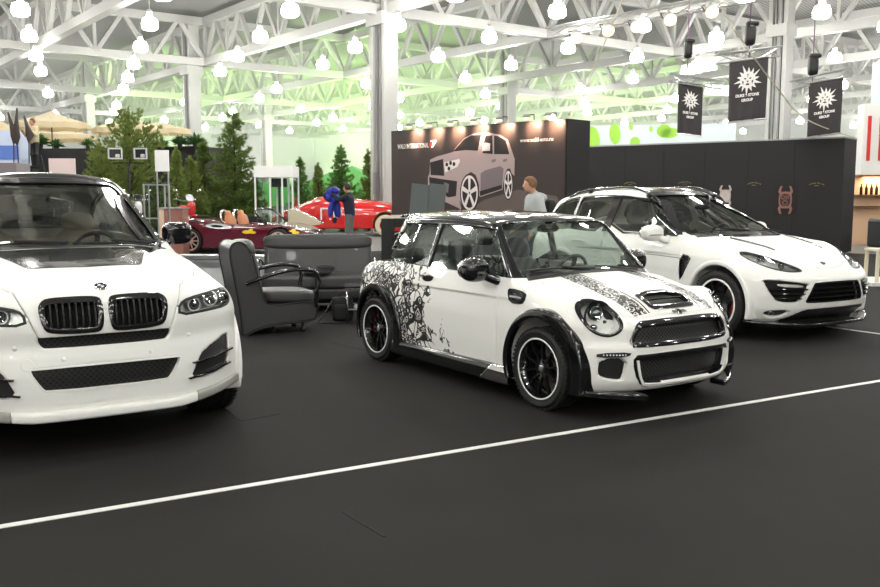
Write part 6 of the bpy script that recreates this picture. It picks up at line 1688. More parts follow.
# ================================================================== people
SKIN = mat('skin', (.50,.28,.18), .55); 
def person(label, loc, rz, J, tops, legs, shoes, hairm, scale=1.0, hair_long=False, extra=None):
    """J: joints in metres, facing +x; one continuous body with hair and clothing as children"""
    t = thing('person', label, 'person', loc, rz); t.scale = (scale,)*3
    def cap(x, y, z, a, b, ra, rb):
        a = np.array(a); b = np.array(b); d = b-a; L2 = d@d+1e-9
        h = np.clip(((x-a[0])*d[0]+(y-a[1])*d[1]+(z-a[2])*d[2])/L2, 0, 1)
        return np.sqrt((x-a[0]-d[0]*h)**2+(y-a[1]-d[1]*h)**2+(z-a[2]-d[2]*h)**2)-(ra+(rb-ra)*h)
    hp, ch, nk, hd = J['hip'], J['chest'], J['neck'], J['head']
    def torso(x, y, z, g):
        sh = J['sh']
        v = cap(x, y*.72, z, (hp[0],hp[1]*.72,hp[2]), (ch[0],ch[1]*.72,ch[2]), .125+g, .135+g)
        v = smin(v, cap(x, y, z, sh[0], sh[1], .065+g, .065+g), .08)
        return v
    def arm(x, y, z, i, g, end=1.0):
        s, e, w = np.array(J['sh'][i]), np.array(J['el'][i]), np.array(J['wr'][i])
        return smin(cap(x, y, z, s, e, .055+g, .043+g), cap(x, y, z, e, e+(w-e)*end, .042+g, .028+g*1.1), .03)
    def leg(x, y, z, i, g, end=1.0):
        h_, k, a = np.array(J['hj'][i]), np.array(J['kn'][i]), np.array(J['an'][i])
        return smin(cap(x, y, z, h_, k, .085+g, .058+g), cap(x, y, z, k, k+(a-k)*end, .056+g, .04+g*1.2), .04)
    def head(x, y, z):
        c = hd; fwd = np.array(J.get('face', (1,0,0)), float); fwd /= np.linalg.norm(fwd); rt = np.array((-fwd[1], fwd[0], 0)); rt /= np.linalg.norm(rt); upv = np.cross(fwd, rt)
        X = (x-c[0])*fwd[0]+(y-c[1])*fwd[1]+(z-c[2])*fwd[2]; Y = (x-c[0])*rt[0]+(y-c[1])*rt[1]; Z = (x-c[0])*upv[0]+(y-c[1])*upv[1]+(z-c[2])*upv[2]
        v = sd_ell(X, Y, Z, (0,0,.02), (.098,.078,.105)); v = smin(v, sd_ell(X, Y, Z, (.028,0,-.045), (.062,.058,.07)), .03)
        v = smin(v, cap(X, Y, Z, (.092,0,.012), (.112,0,-.022), .010, .016), .012)
        v = smin(v, sd_ell(X, Y, Z, (.088,0,-.058), (.014,.028,.010)), .008)
        for s in (-1,1): v = smin(v, sd_ell(X, Y, Z, (-.005,s*.08,-.005), (.022,.010,.032)), .008)
        for s in (-1,1): v = smax(v, -sd_ell(X, Y, Z, (.098,s*.032,.014), (.014,.016,.009)), .008)
        return v, X, Y, Z
    def hand(x, y, z, i):
        w = np.array(J['wr'][i]); e = np.array(J['el'][i]); d = w-e; d /= np.linalg.norm(d)
        s = np.cross(d, (0,0,1)) if abs(d[2]) < .9 else np.cross(d, (1,0,0)); s /= np.linalg.norm(s); n = np.cross(s, d)
        v = cap(x, y, z, w, w+d*.07, .026, .034)
        for k, (o_, L_) in enumerate(((-.030,.065),(-.010,.078),(.010,.074),(.029,.058))):
            b = w+d*.075+s*o_; m_ = b+d*L_*.55-n*.010; v = smin(v, cap(x, y, z, b, m_, .010, .009), .006); v = smin(v, cap(x, y, z, m_, m_+d*L_*.35-n*.022, .009, .007), .006)
        b = w+d*.02-s*.030; return smin(v, cap(x, y, z, b, b+d*.045-s*.022-n*.012, .012, .009), .010)
    def bodyf(x, y, z):
        v, *_ = head(x, y, z)
        v = smin(v, cap(x, y, z, nk, (hd[0]*.8+nk[0]*.2,hd[1],hd[2]-.05), .058, .052), .03)
        v = smin(v, torso(x, y, z, -.01), .04)
        for i in (0,1):
            v = smin(v, arm(x, y, z, i, 0), .03); v = smin(v, hand(x, y, z, i), .012); v = smin(v, leg(x, y, z, i, 0), .04)
            a = np.array(J['an'][i]); v = smin(v, cap(x, y, z, (a[0]-.02,a[1],.05), (a[0]+.14,a[1],.045), .04, .03), .02)
        return v
    pts = [hp, ch, nk, hd]+J['sh']+J['el']+J['wr']+J['hj']+J['kn']+J['an']
    P = np.array(pts, float); lo = P.min(0)-.27; hi = P.max(0)+.27; lo[2] = 0
    sdf_obj('body', bodyf, lo, hi, .016, SKIN, t, newton=1)
    def topf(x, y, z):
        v = torso(x, y, z, .018)
        for i in (0,1): v = smin(v, arm(x, y, z, i, .020, .95), .04)
        v = smin(v, cap(x, y, z, (nk[0],nk[1],nk[2]-.05), (nk[0],nk[1],nk[2]+.005), .09, .070), .04)
        return np.maximum(v, (hp[2]-.10)-z)
    sdf_obj('top', topf, lo, hi, .018, tops, t, newton=1)
    def legf(x, y, z):
        v = np.minimum(leg(x, y, z, 0, .020, .97), leg(x, y, z, 1, .020, .97)); v = smin(v, cap(x, y*.8, z, (hp[0],hp[1],hp[2]-.08), (hp[0],hp[1],hp[2]), .12, .125), .05)
        return np.maximum(v, z-(hp[2]+.02))
    sdf_obj('trousers', legf, lo, hi, .018, legs, t, newton=1)
    for i in (0,1):
        a = J['an'][i]
        def sh_(x, y, z): return np.maximum(smin(cap(x, y, z, (a[0]-.03,a[1],.055), (a[0]+.15,a[1],.05), .055, .044), cap(x, y, z, (a[0],a[1],.05), (a[0],a[1],.10), .05, .048), .02), .004-z)
        sdf_obj('shoe', sh_, (a[0]-.15,a[1]-.12,0), (a[0]+.28,a[1]+.12,.2), .014, shoes, t, newton=1)
    def hairf(x, y, z):
        v, X, Y, Z = head(x, y, z); v = v-.014
        cutp = np.minimum(X-.045, .9) - np.clip(Z-.03, 0, .1)*.9
        w = np.maximum(v, np.maximum(cutp, (-.04 if not hair_long else -.16)-Z+np.clip(X,0,1)*.9))
        if hair_long: w = smin(w, np.maximum(sd_ell(X, Y, Z, (-.05,0,-.06), (.07,.085,.13)), X-.02), .02)
        return w
    sdf_obj('hair', hairf, np.array(hd)-.24, np.array(hd)+.2, .012, hairm, t, newton=1)
    bm = B(); fwd = Vector(J.get('face', (1,0,0))).normalized(); rt = Vector((-fwd.y, fwd.x, 0)).normalized(); up_ = fwd.cross(rt)
    for s in (-1,1): cushion(bm, Vector(hd)+fwd*.083+rt*s*.032+up_*.014, (.016,.024,.012), n=3, p=2)
    obj('eye', bm, mat('eye_dark', (.03,.02,.015), .3), t, smooth=True)
    if extra: extra(t, J)
    return t
def stand(lean=0.0):
    return dict(hip=(0,0,.96), chest=(lean,0,1.30), neck=(lean*1.15,0,1.49), head=(lean*1.2+.03,0,1.66), sh=[(lean*1.1,-.17,1.42),(lean*1.1,.17,1.42)],
        el=[(-.02,-.24,1.13),(-.02,.24,1.13)], wr=[(.06,-.25,.88),(.06,.25,.88)], hj=[(0,-.09,.92),(0,.09,.92)], kn=[(.03,-.10,.50),(.02,.10,.50)], an=[(0,-.11,.09),(0,.11,.09)])
NAVY = mat('sweater_navy', (.012,.014,.035), .8); GREYT = mat('trousers_grey', (.13,.13,.125), .8); HAIRD = mat('hair_dark', (.035,.02,.012), .6); HOOD = mat('hoodie_grey', (.42,.44,.44), .85); JEAN = mat('jeans', (.05,.07,.12), .8); SHOE = mat('shoe_black', (.015,.015,.015), .4)
# man holding up a blue jacket
J = stand(.03); J['el'] = [(.24,-.20,1.30),(.26,.20,1.34)]; J['wr'] = [(.46,-.10,1.46),(.47,.12,1.50)]; J['head'] = (.07,0,1.66)
def jacket(t, J):
    bm = B(); BL_ = mat('jacket_blue', (.02,.03,.30), .6); BK_ = mat('jacket_black', (.015,.015,.02), .7)
    for (c, s, a) in (((.56,.02,1.56),(.26,.30,.20),.7),((.42,.0,1.60),(.24,.28,.18),-.5),((.60,.04,1.42),(.22,.26,.26),.2),((.44,-.02,1.38),(.20,.34,.34),0),((.46,-.12,1.10),(.15,.16,.50),.18),((.54,.06,1.08),(.14,.16,.46),-.12),((.36,-.06,1.05),(.12,.14,.44),.05)): cushion(bm, c, s, RY(a), n=8, p=2.8)
    o = obj('jacket', bm, BL_, None, smooth=True); return o
p = ony(349.5,184,27.0)
pz = 27.0
man = person('man in navy sweater and grey trousers holding up a blue jacket by the red car', (p.x,pz,0), PI-.25, J, NAVY, GREYT, SHOE, HAIRD, scale=1.06)
bmj = jacket(man, J); bmj.location = man.location; bmj.rotation_euler = man.rotation_euler; bmj.scale = man.scale
tag(bmj, 'blue jacket held up in the hands of the man in the navy sweater', 'jacket')
bm = B(); cushion(bm, (.68,.0,1.44), (.18,.28,.26), RY(.3), n=6, p=2.4); cushion(bm, (.50,-.11,.76), (.13,.15,.16), n=5, p=2.6); obj('jacket_lining', bm, mat('jacket_black', (.015,.015,.02), .7), bmj, smooth=True)
bm = B(); cushion(bm, (.47,-.18,1.05), (.05,.03,.5), RY(.12), n=5, p=4); obj('jacket_stripe', bm, mat('stripe_white', (.8,.8,.8), .6), bmj, smooth=True)
# person in a grey hoodie before the poster
J = stand(.05); J['head'] = (.13,0,1.645); J['el'] = [(.10,-.25,1.12),(-.02,.25,1.14)]; J['wr'] = [(.28,-.22,.98),(.16,.24,.92)]
def pack(t, J):
    bm = B(); cushion(bm, (-.20,.02,1.22), (.14,.26,.40), n=7, p=4); tube(bm, catmull([(-.14,-.13,1.40),(.0,-.14,1.47),(.14,-.13,1.38),(.12,-.13,1.2),(-.10,-.14,1.08)], 5), .018, 6); obj('backpack', bm, mat('bag_black', (.011,.011,.012), .7), t, smooth=True)
    bm = B(); cushion(bm, (-.04,0,1.46), (.20,.24,.13), RY(-.3), n=6, p=2.6); obj('hood', bm, HOOD, t, smooth=True)
p = ony(538,178,15.0)
person('person in a light grey hoodie walking left in front of the poster wall', (p.x-.0,15.0,0), PI+.25, J, HOOD, JEAN, SHOE, mat('hair_brown', (.16,.075,.03), .6), scale=1.065, extra=pack)
# head just above the left car roof
J = stand(); p = ony(107,180,19.5)
person('fair haired person whose head just shows above the roof of the left car', (p.x,19.5,0), -PI/2+.6, J, mat('top_white', (.6,.6,.6), .8), JEAN, SHOE, mat('hair_ginger', (.55,.28,.12), .6), scale=1.07)

# ================================================================== trees
NEED = mat('fir_needles', (.11,.17,.03), .7); NEED2 = mat('pine_needles', (.18,.24,.05), .7); BARK = mat('bark', (.05,.03,.018), .9)
def conifer(px, ptop, Y, hwpx, label, m, pine=False, zb=0.0, dens=1.0):
    top = ony(px, ptop, Y); H = top.z-zb; Rm = hwpx/900*Y; seed = int(px*7+ptop); rr = random.Random(seed); nr = np.random.RandomState(seed)
    t = thing('conifer_tree', label, 'tree', (top.x,Y,zb))
    bm = B(); tube(bm, [(0,0,0),(.02,0,H*.5),(0,0,H*.96)], [.05+H*.008,.03+H*.004,.01], 8); obj('trunk', bm, BARK, t, smooth=True)
    limbs = B(); C_, D_ = [], []
    z = H*.04; step = H/(30 if not pine else 20)
    while z < H*.97:
        f = z/H
        r = Rm*((1-f)**.8 if not pine else (1-f**3.2)*.92+.08)*(1 if f > .12 else .85)
        nb = max(5, int((11 if not pine else 10)*(.5+.6*(1-f))))
        for b in range(nb):
            a = rr.uniform(0, 2*PI); L = r*rr.uniform(.72,1.12); up = (.02 if not pine else .55)+rr.uniform(-.1,.15)+f*.5
            d = Vector((math.cos(a), math.sin(a), up)).normalized(); base = Vector((0,0,z+rr.uniform(-.5,.5)*step))
            if b % 3 == 0: tube(limbs, [base, base+d*L*.9], [.012,.004], 4, caps=False)
            n = max(3, int(L/.085*dens))
            for i in range(n):
                u = (i+.9)/n*(1.0); k = .13*L*(1.1-u*.6)
                C_.append(base+d*L*u+Vector((rr.gauss(0,k),rr.gauss(0,k),rr.gauss(0,k*.6)))); D_.append(d*1.1+Vector((0,0,.35 if pine else -.05)))
        z += step
    for i in range(14): C_.append(Vector((0,0,H*(.86+.01*i)))); D_.append(Vector((0,0,1.6)))
    C_ = np.array(C_); D_ = np.array(D_); K = 16; L0 = .10+.035*H/4
    q = nr.normal(0, .55, (len(C_),K,3))+D_[:,None,:]; q /= np.linalg.norm(q, axis=2)[:,:,None]
    s_ = np.cross(q, nr.normal(0,1,q.shape)); s_ /= np.linalg.norm(s_, axis=2)[:,:,None]+1e-6; s_ *= .014
    c = np.repeat(C_[:,None,:], K, 1); ln = L0*nr.uniform(.6,1.15,(len(C_),K,1))
    V_ = np.stack([c-s_, c+s_, c+q*ln+s_*.3, c+q*ln-s_*.3], 2).reshape(-1,3); nf = len(V_)//4
    me = bpy.data.meshes.new('needles'); me.vertices.add(len(V_)); me.vertices.foreach_set('co', V_.astype(np.float32).ravel())
    me.loops.add(nf*4); me.loops.foreach_set('vertex_index', np.arange(nf*4, dtype=np.int32).reshape(-1,4)[:, [0,1,2,3]].ravel()); me.polygons.add(nf); me.polygons.foreach_set('loop_start', np.arange(0, nf*4, 4, dtype=np.int32)); me.update(calc_edges=True)
    link_mesh('needles', me, m, t)
    obj('branch', limbs, BARK, t)
    return t
conifer(128,112,30.0,50,'bushy young pine behind the pair of floodlights', NEED2, pine=True)
conifer(98,148,30.3,22,'low pine at the left of the floodlight stand, above the left car roof', NEED2, pine=True)
conifer(176,148,27.9,13,'slim fir between the white sign and the big fir trees', NEED2)
conifer(203,140,30.6,28,'dark fir with a broad foot left of the tallest fir', NEED)
conifer(233,110,29.6,37,'tallest green fir, directly left of the glass booth', NEED, dens=1.1)
conifer(190,158,28.6,24,'small light green fir in front of the dark firs', NEED2)
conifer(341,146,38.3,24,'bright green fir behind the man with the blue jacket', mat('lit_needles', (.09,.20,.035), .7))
conifer(318,164,39.3,12,'small distant fir left of the bright green fir', NEED2)
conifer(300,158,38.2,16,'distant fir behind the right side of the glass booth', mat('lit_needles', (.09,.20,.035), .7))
conifer(368,150,39,14,'narrow fir partly hidden behind the tall nearest column', NEED2)
# soil strip and dark hedge base
t = thing('planter_screen', 'low dark planter screen at the foot of the fir trees', 'planter', ony(200,215,26.8)*Vector((1,1,0)) if False else (-7.1,28.0,0), 0)
bm = B(); box(bm, (0,0,.45), (2.9,.3,.9)); obj('box', bm, mat('planter_black', (.012,.012,.012), .8), t)

# ================================================================== terrace, umbrellas
TB = mat('terrace_black', (.020,.018,.020), .7)
p0, p1 = ony(20,150,36), ony(196,150,33)
t = thing('terrace_wall', 'tall black terrace wall behind the pine trees with plants along its top', 'wall', (0,0,0)); bm = B()
d = (p1-p0); d.z = 0; L_ = d.length; a_ = math.atan2(d.y, d.x); t.location = ((p0.x+p1.x)/2,(p0.y+p1.y)/2,0); t.rotation_euler = (0,0,a_)
zt = p0.z; bm = B(); box(bm, (0,1.2,zt/2), (L_,2.4,zt)); obj('panel', bm, TB, t)
def planter_plant(px, py, Y, s, label, rr=random.Random(4)):
    p = ony(px, py, Y); q = thing('potted_plant', label, 'plant', (p.x,p.y,p.z))
    vs, fs = [], []
    for _ in range(90):
        a = rr.uniform(0,2*PI); e = rr.uniform(.1,1.4); L = s*rr.uniform(.5,1); d = Vector((math.cos(a)*math.cos(e),math.sin(a)*math.cos(e),math.sin(e))); sd = d.cross(Vector((0,0,1))).normalized()*s*.10
        k = len(vs); vs += [Vector((0,0,.1)), d*L*.5+sd+Vector((0,0,.1)), d*L+Vector((0,0,.1-.2*L)), d*L*.5-sd+Vector((0,0,.1))]; fs.append((k,k+1,k+2,k+3))
    me = bpy.data.meshes.new('leaves'); me.from_pydata([tuple(v) for v in vs], [], fs); me.update(); link_mesh('leaves', me, mat('plant_leaf', (.05,.13,.03), .5), q)
    bm = B(); lathe(bm, [(0,-.05),(.16*s,-.05),(.2*s,.12),(0,.12)], 12); obj('pot', bm, TB, q)
for i, (x, y, s, lab) in enumerate(((40,147,.62,'green plant beside the leftmost parasol pole on the terrace'),(56,149,.45,'small plant right of the first parasol pole on the terrace'),(88,148,.4,'low plant on the terrace behind the low pine'),(152,149,.42,'plant on the terrace right of the bushy pine'),(163,149,.4,'plant on the terrace above the white sign'),(180,147,.5,'brown green plant on the terrace by the column'),(196,147,.6,'leafy plant on the terrace left of the dark fir'))):
    f = (x-20)/176; planter_plant(x, y, 35.6-3*f, s, lab)
CAN = mat('canvas_cream', (.85,.78,.60), .7)
_n = CAN.node_tree; _t = _n.nodes.new('ShaderNodeBsdfTranslucent'); _t.inputs[0].default_value = (.95,.85,.65,1); _m = _n.nodes.new('ShaderNodeMixShader'); _m.inputs[0].default_value = .55
_n.links.new(_n.nodes['Principled BSDF'].outputs[0], _m.inputs[1]); _n.links.new(_t.outputs[0], _m.inputs[2]); _n.links.new(_m.outputs[0], _n.nodes['Material Output'].inputs[0])

def umbrella(ax, ay, hw, Y, drop, label):
    top = ony(ax, ay, Y); r = hw/900*Y; h = drop/900*Y
    t = thing('parasol', label, 'parasol', (top.x,Y,3.3)); zz = top.z-3.3
    bm = B(); n = 8; c = bm.verts.new((0,0,zz)); g = []
    for ring in (.35,.7,1.0):
        row = []
        for k in range(n*2):
            a = PI*k/n+PI/8; rr_ = r*ring*(1.0 if k % 2 == 0 else .965); row.append(bm.verts.new((rr_*math.cos(a), rr_*math.sin(a), zz-h*(ring**.85)+(0 if k%2==0 else .05*ring))))
        g.append(row)
    for k in range(n*2): bm.faces.new((c,g[0][k],g[0][(k+1)%(n*2)]))
    for q in (0,1):
        for k in range(n*2): bm.faces.new((g[q][k],g[q+1][k],g[q+1][(k+1)%(n*2)],g[q][(k+1)%(n*2)]))
    fl = [bm.verts.new(v.co-Vector((0,0,.22))) for v in g[2]]
    for k in range(n*2): bm.faces.new((g[2][k],fl[k],fl[(k+1)%(n*2)],g[2][(k+1)%(n*2)]))
    o = obj('canopy', bm, CAN, t); md = o.modifiers.new('s', 'SOLIDIFY'); md.thickness = .01
    bm = B(); tube(bm, [(0,0,-.3),(0,0,zz+.06)], .03, 8); obj('pole', bm, mat('pole_wood', (.25,.2,.14), .5), t, smooth=True)
    bm = B()
    for k in range(8): a = 2*PI*k/8+PI/8; tube(bm, [(0,0,zz-h*.75),(r*.62*math.cos(a), r*.62*math.sin(a), zz-h*.62)], .012, 4)
    obj('rib', bm, mat('pole_wood', (.25,.2,.14), .5), t)
umbrella(51,111,36,37.5,13,'cream parasol at far left, nearest and largest on the terrace')
umbrella(58,128,38,43,8,'pale parasol behind and below the leftmost parasol')
umbrella(130,116,36,38.5,13,'cream parasol behind the bushy pine')
umbrella(160,121,30,44,9,'cream parasol right of the bushy pine near the column')
umbrella(2,121,16,38,10,'pale parasol cut by the left edge of the picture')
bm = B(); box(bm, (-20.5,40.5,1.65), (16,12,3.3)); tag(obj('terrace_floor', bm, TB), 'raised terrace block carrying the parasols', 'terrace')
p = ony(5,130,34); t = thing('blue_tent', 'white and pale blue printed booth at the far left edge', 'booth', (p.x,34,0))
bm = B(); box(bm, (-.3,0,1.95), (2.2,1.2,3.9)); obj('booth_body', bm, mat('booth_pale', (.62,.70,.88), .5), t)
bm = B(); box(bm, (-.3,-.62,3.1), (2.1,.03,.5)); obj('blue_band', bm, mat('booth_blue', (.12,.22,.62), .5), t)
p = ony(8,165,24); bm = B(); box(bm, (p.x-.4,24,1.2), (1.6,.8,2.4)); tag(obj('mauve_cabinet', bm, mat('cab_mauve', (.22,.19,.20), .6)), 'mauve grey cabinet above the left car roof at the left edge', 'cabinet')
p = ony(26,165,26); bm = B(); box(bm, (p.x,26,1.15), (.55,.5,2.3)); prism(bm, [(0,0),(.5,0),(.25,1.4)], -.02, .02, Matrix.Translation((p.x+.2,26,1.3)) @ Matrix.Rotation(PI/2, 4, 'X')); tag(obj('black_speaker', bm, BPLAS), 'black box with slanted side standing left of the pink board', 'box')
J = stand(.02); J['el'] = [(.15,-.24,1.18),(.12,.24,1.2)]; J['wr'] = [(.33,-.18,1.3),(.30,.16,1.34)]
p = ony(31,120,33)
person('person in a cream top and dark trousers standing high up at far left', (p.x,33.2,p.z-1.72), -PI/2-.5, J, mat('top_cream', (.6,.5,.32), .8), SHOE, SHOE, mat('hair_auburn', (.20,.06,.03), .6))
bm = B(); box(bm, (p.x,33.4,(p.z-1.72)/2), (1.6,1.2,p.z-1.72)); tag(obj('black_podium', bm, TB), 'black podium under the standing person at the left end of the terrace', 'podium')
for i, (x0, y0, x1, y1) in enumerate(((8,112,15,136),(17,108,16,137),(24,116,30,135))):
    a, b = ony(x0,y0,32.5), ony(x1,y1,32.5); bm = B(); tube(bm, [(a.x,32.5,0), (b.x*.7+a.x*.3,32.5,b.z-.3), b, a.lerp(b,.5), a], [.02,.02,.15,.07,.03], 7); tag(obj('folded_flag', bm, mat('flag_dark', (.05,.035,.03), .7), smooth=True), f'dark furled flag on a thin pole, {["leftmost","middle","rightmost"][i]} of three at the left edge', 'flag')
p = ony(62,160,22); t = thing('pink_board', 'blank pale pink board standing behind the left car roof', 'board', (p.x,22,0), .05)
bm = B(); box(bm, (0,0,1.95), (.62,.05,1.0)); obj('panel', bm, mat('board_pink', (.75,.60,.58), .5), t)
for s in (-1,1): bm = B(); tube(bm, [(s*.25,0,0),(s*.25,0,1.5)], .02, 6); obj('post', bm, SILV, t)

# ---- floodlights on a T stand
p = ony(128.5,163,20.5); t = thing('floodlight_stand', 'black T shaped stand carrying two white rimmed floodlights in front of the pine', 'light stand', (p.x,20.5,0))
bm = B(); tube(bm, [(0,0,0),(0,0,p.z)], .025, 8); obj('pole', bm, BPLAS, t)
bm = B(); tube(bm, [(-.36,0,p.z),(.36,0,p.z)], .018, 6); obj('crossbar', bm, BPLAS, t)
for k in range(3):
    a = 2*PI*k/3; bm = B(); tube(bm, [(0,0,.45),(.4*math.cos(a),.4*math.sin(a),.02)], .015, 6); obj('leg', bm, BPLAS, t)
for s, tilt in ((-1,.25),(1,-.12)):
    f = thing('floodlight', 'white rimmed floodlight, %s of the pair on the T stand' % ('left' if s < 0 else 'right'), 'floodlight', (p.x+s*.29,20.5,p.z+.21), tilt, 'pair of floodlights on the T stand')
    bm = B(); box(bm, (0,.03,0), (.30,.10,.22), RY(s*.12)); obj('housing', bm, BPLAS, f, bevel=.01)
    bm = B()
    for q in ((0,.11,.30,.03),(0,-.11,.30,.03),(-.14,0,.03,.24),(.14,0,.03,.24)): box(bm, (q[0],-.03,q[1]), (q[2],.03,q[3]))
    obj('rim', bm, mat('panel_white', (.62,.63,.64), .4), f)
    bm = B(); cushion(bm, (.05,-.03,-.05), (.10,.03,.08), n=4); obj('bulb_cover', bm, mat('paper_white', (.6,.6,.56), .6), f, smooth=True)
# ---- white sign on posts, glass vitrine, counter
p = ony(162,160,22.5); t = thing('post_sign', 'blank white sign on two posts above the brown counter', 'sign', (p.x,22.5,0))
bm = B(); box(bm, (0,0,p.z-.02), (.34,.05,.52)); obj('panel', bm, mat('sign_white', (.85,.85,.83), .5), t)
for s in (-1,1): bm = B(); tube(bm, [(s*.14,0,0),(s*.14,0,p.z-.25)], .022, 6); obj('post', bm, SILV, t)
p0, p1 = ony(146,184,24), ony(168,222,24); t = thing('glass_vitrine', 'slim glass display cabinet with silver frame behind the motorcycles', 'display cabinet', ((p0.x+p1.x)/2,24,0))
w = p1.x-p0.x; h = p0.z
bm = B()
for sx in (-1,1):
    for sy in (-1,1): box(bm, (sx*w/2,sy*.2,h/2), (.035,.035,h))
for zz in (.03,.95,h-.02): box(bm, (0,0,zz), (w,.42,.03))
obj('frame', bm, SILV, t)
bm = B()
for sy in (-1,1): box(bm, (0,sy*.19,h/2), (w-.04,.008,h-.06))
obj('glass_panel', bm, CLEARG, t)
p0, p1 = ony(157,210,23.5), ony(181,210,23.5); t = thing('counter', 'small counter with brown and cream sides beside the red motorcycle', 'counter', ((p0.x+p1.x)/2,23.9,0), 0)
w = p1.x-p0.x; zt = p0.z+.03
bm = B(); box(bm, (w*.12,0,zt/2), (w*.76,.6,zt)); obj('brown_side', bm, mat('counter_brown', (.30,.13,.10), .5), t)
bm = B(); box(bm, (-w*.38,0,zt/2), (w*.24,.6,zt)); obj('cream_side', bm, mat('counter_cream', (.72,.52,.40), .5), t)
bm = B(); box(bm, (0,0,zt+.015), (w+.05,.66,.03)); obj('counter_top', bm, SILV, t)
def motorcycle(loc, rz, body, label, scr):
    t = thing('motorcycle', label, 'motorcycle', loc, rz)
    for x in (-.68,.70): simple_wheel(t, (x,.0,.31), -1, .31, .14, .22, CHROME, RUB, 8, sw=.02)
    bm = B(); cushion(bm, (.10,0,.82), (.55,.26,.26), n=6, p=2.6); obj('fuel_tank', bm, body, t, smooth=True)
    bm = B(); cushion(bm, (.55,0,.86), (.28,.22,.42), RY(.35), n=6, p=2.6); cushion(bm, (.70,0,.66), (.34,.16,.08), n=4, p=3); obj('fairing', bm, body, t, smooth=True)
    bm = B(); cushion(bm, (.50,0,1.16), (.04,.24,.22), RY(-.4), n=5, p=3); obj('windscreen', bm, scr, t, smooth=True)
    bm = B(); cushion(bm, (-.38,0,.84), (.66,.26,.14), RY(-.08), n=6, p=3); obj('saddle', bm, LEATHD, t, smooth=True)
    bm = B(); cushion(bm, (0,0,.48), (.55,.32,.40), n=6, p=4); tube(bm, [(.45,0,1.0),(.72,.0,.34)], .03, 6); tube(bm, [(-.2,0,.5),(-.68,0,.31)], .03, 6); tube(bm, [(.2,.16,.35),(-.3,.18,.3),(-.8,.18,.38)], .04, 8); obj('engine', bm, SILV, t, angle=50)
    bm = B(); tube(bm, catmull([(.22,-.36,1.12),(.36,-.2,1.10),(.42,0,1.06),(.36,.2,1.10),(.22,.36,1.12)], 5), .016, 6)
    for s in (-1,1): tube(bm, [(.34,s*.22,1.10),(.38,s*.34,1.34)], .008, 5); cushion(bm, (.38,s*.36,1.37), (.04,.13,.08), n=3, p=3)
    obj('handlebar', bm, CHROME, t, smooth=True)
    bm = B(); cushion(bm, (-.72,0,.74), (.24,.18,.10), RY(.3), n=5, p=3.5); obj('tail_cowl', bm, body, t, smooth=True)
ps = Vector((-8.2,0,0))
bm = B(); box(bm, (ps.x,26.3,.16), (3.7,2.2,.32)); tag(obj('low_stage', bm, mat('stage_grey', (.3,.3,.3), .6)), 'low grey stage on which the motorcycles stand', 'stage')
p = ony(135,215,26); motorcycle((p.x,26,.32), -PI/2+.5, mat('moto_white', (.75,.75,.75), .2, coat=1), 'white and black touring motorcycle left of the glass cabinet', BLACK)
p = ony(180,215,26); motorcycle((p.x,26.2,.32), -PI/2+.75, mat('moto_red', (.6,.03,.03), .2, coat=1), 'red motorcycle with chrome handlebar right of the brown counter', SILV)
# ---- glass booth and green canopies
p0, p1 = ony(256,166,29), ony(294,218,29); w = p1.x-p0.x; h = p0.z; t = thing('glass_booth', 'tall white framed glass booth right of the tallest fir', 'booth', ((p0.x+p1.x)/2,29.4,0))
WF = mat('booth_white', (.78,.78,.76), .5); bm = B()
for sx in (-1,-.2,.45,1):
    for sy in (-1,1): box(bm, (sx*w/2,sy*.6,h/2), (.05,.05,h))
box(bm, (0,0,.25), (w,1.25,.5)); box(bm, (0,0,h-.95), (w,1.25,.04)) if False else None
obj('frame', bm, WF, t)
bm = B(); box(bm, (0,0,h-.18), (w+.05,1.3,.36)); obj('header', bm, mat('header_white', (.85,.85,.83), .5), t)
bm = B()
for sy in (-1,1): box(bm, (0,sy*.6,h/2), (w-.05,.01,h-.1))
for sx in (-1,1): box(bm, (sx*w/2,0,h/2), (.01,1.15,h-.1))
obj('glass_panel', bm, CLEARG, t)
bm = B(); box(bm, (.05,.1,1.95), (.5,.05,.28)); box(bm, (.05,.1,1.0), (.06,.06,1.9)); obj('monitor', bm, BPLAS, t)
GT = mat('canopy_green', (.17,.52,.14), .7)
def canopy(pts, Y, depth, label):
    t = thing('green_canopy', label, 'canopy', ony(pts[0][0], 220, Y)*Vector((1,1,0)))
    bm = B(); P = [ony(x, y, Y)-t.location for x, y in pts]; a = [bm.verts.new(p) for p in P]; b = [bm.verts.new(p+Vector((0,depth,.0))) for p in P]
    n = len(P)
    bm.faces.new(a[::-1]); bm.faces.new(b)
    for i in range(n): bm.faces.new((a[i],a[(i+1)%n],b[(i+1)%n],b[i]))
    obj('canvas', bm, GT, t)
    bm = B()
    for p in (P[0], P[-1]): tube(bm, [(p.x,.1,0),(p.x,.1,max(.2,p.z))], .04, 6)
    obj('post', bm, STEELW, t)
canopy([(236,206),(243,190),(262,182),(300,186),(330,180),(330,206)], 41.5, 4, 'wide green canopy behind the glass booth')
canopy([(296,200),(300,184),(336,170),(352,166),(372,180),(374,202)], 48, 6, 'sloping green canopy behind the red racing car')
canopy([(352,202),(354,184),(372,178),(392,186),(392,204)], 41.5, 4, 'small green canopy by the foot of the tall column')
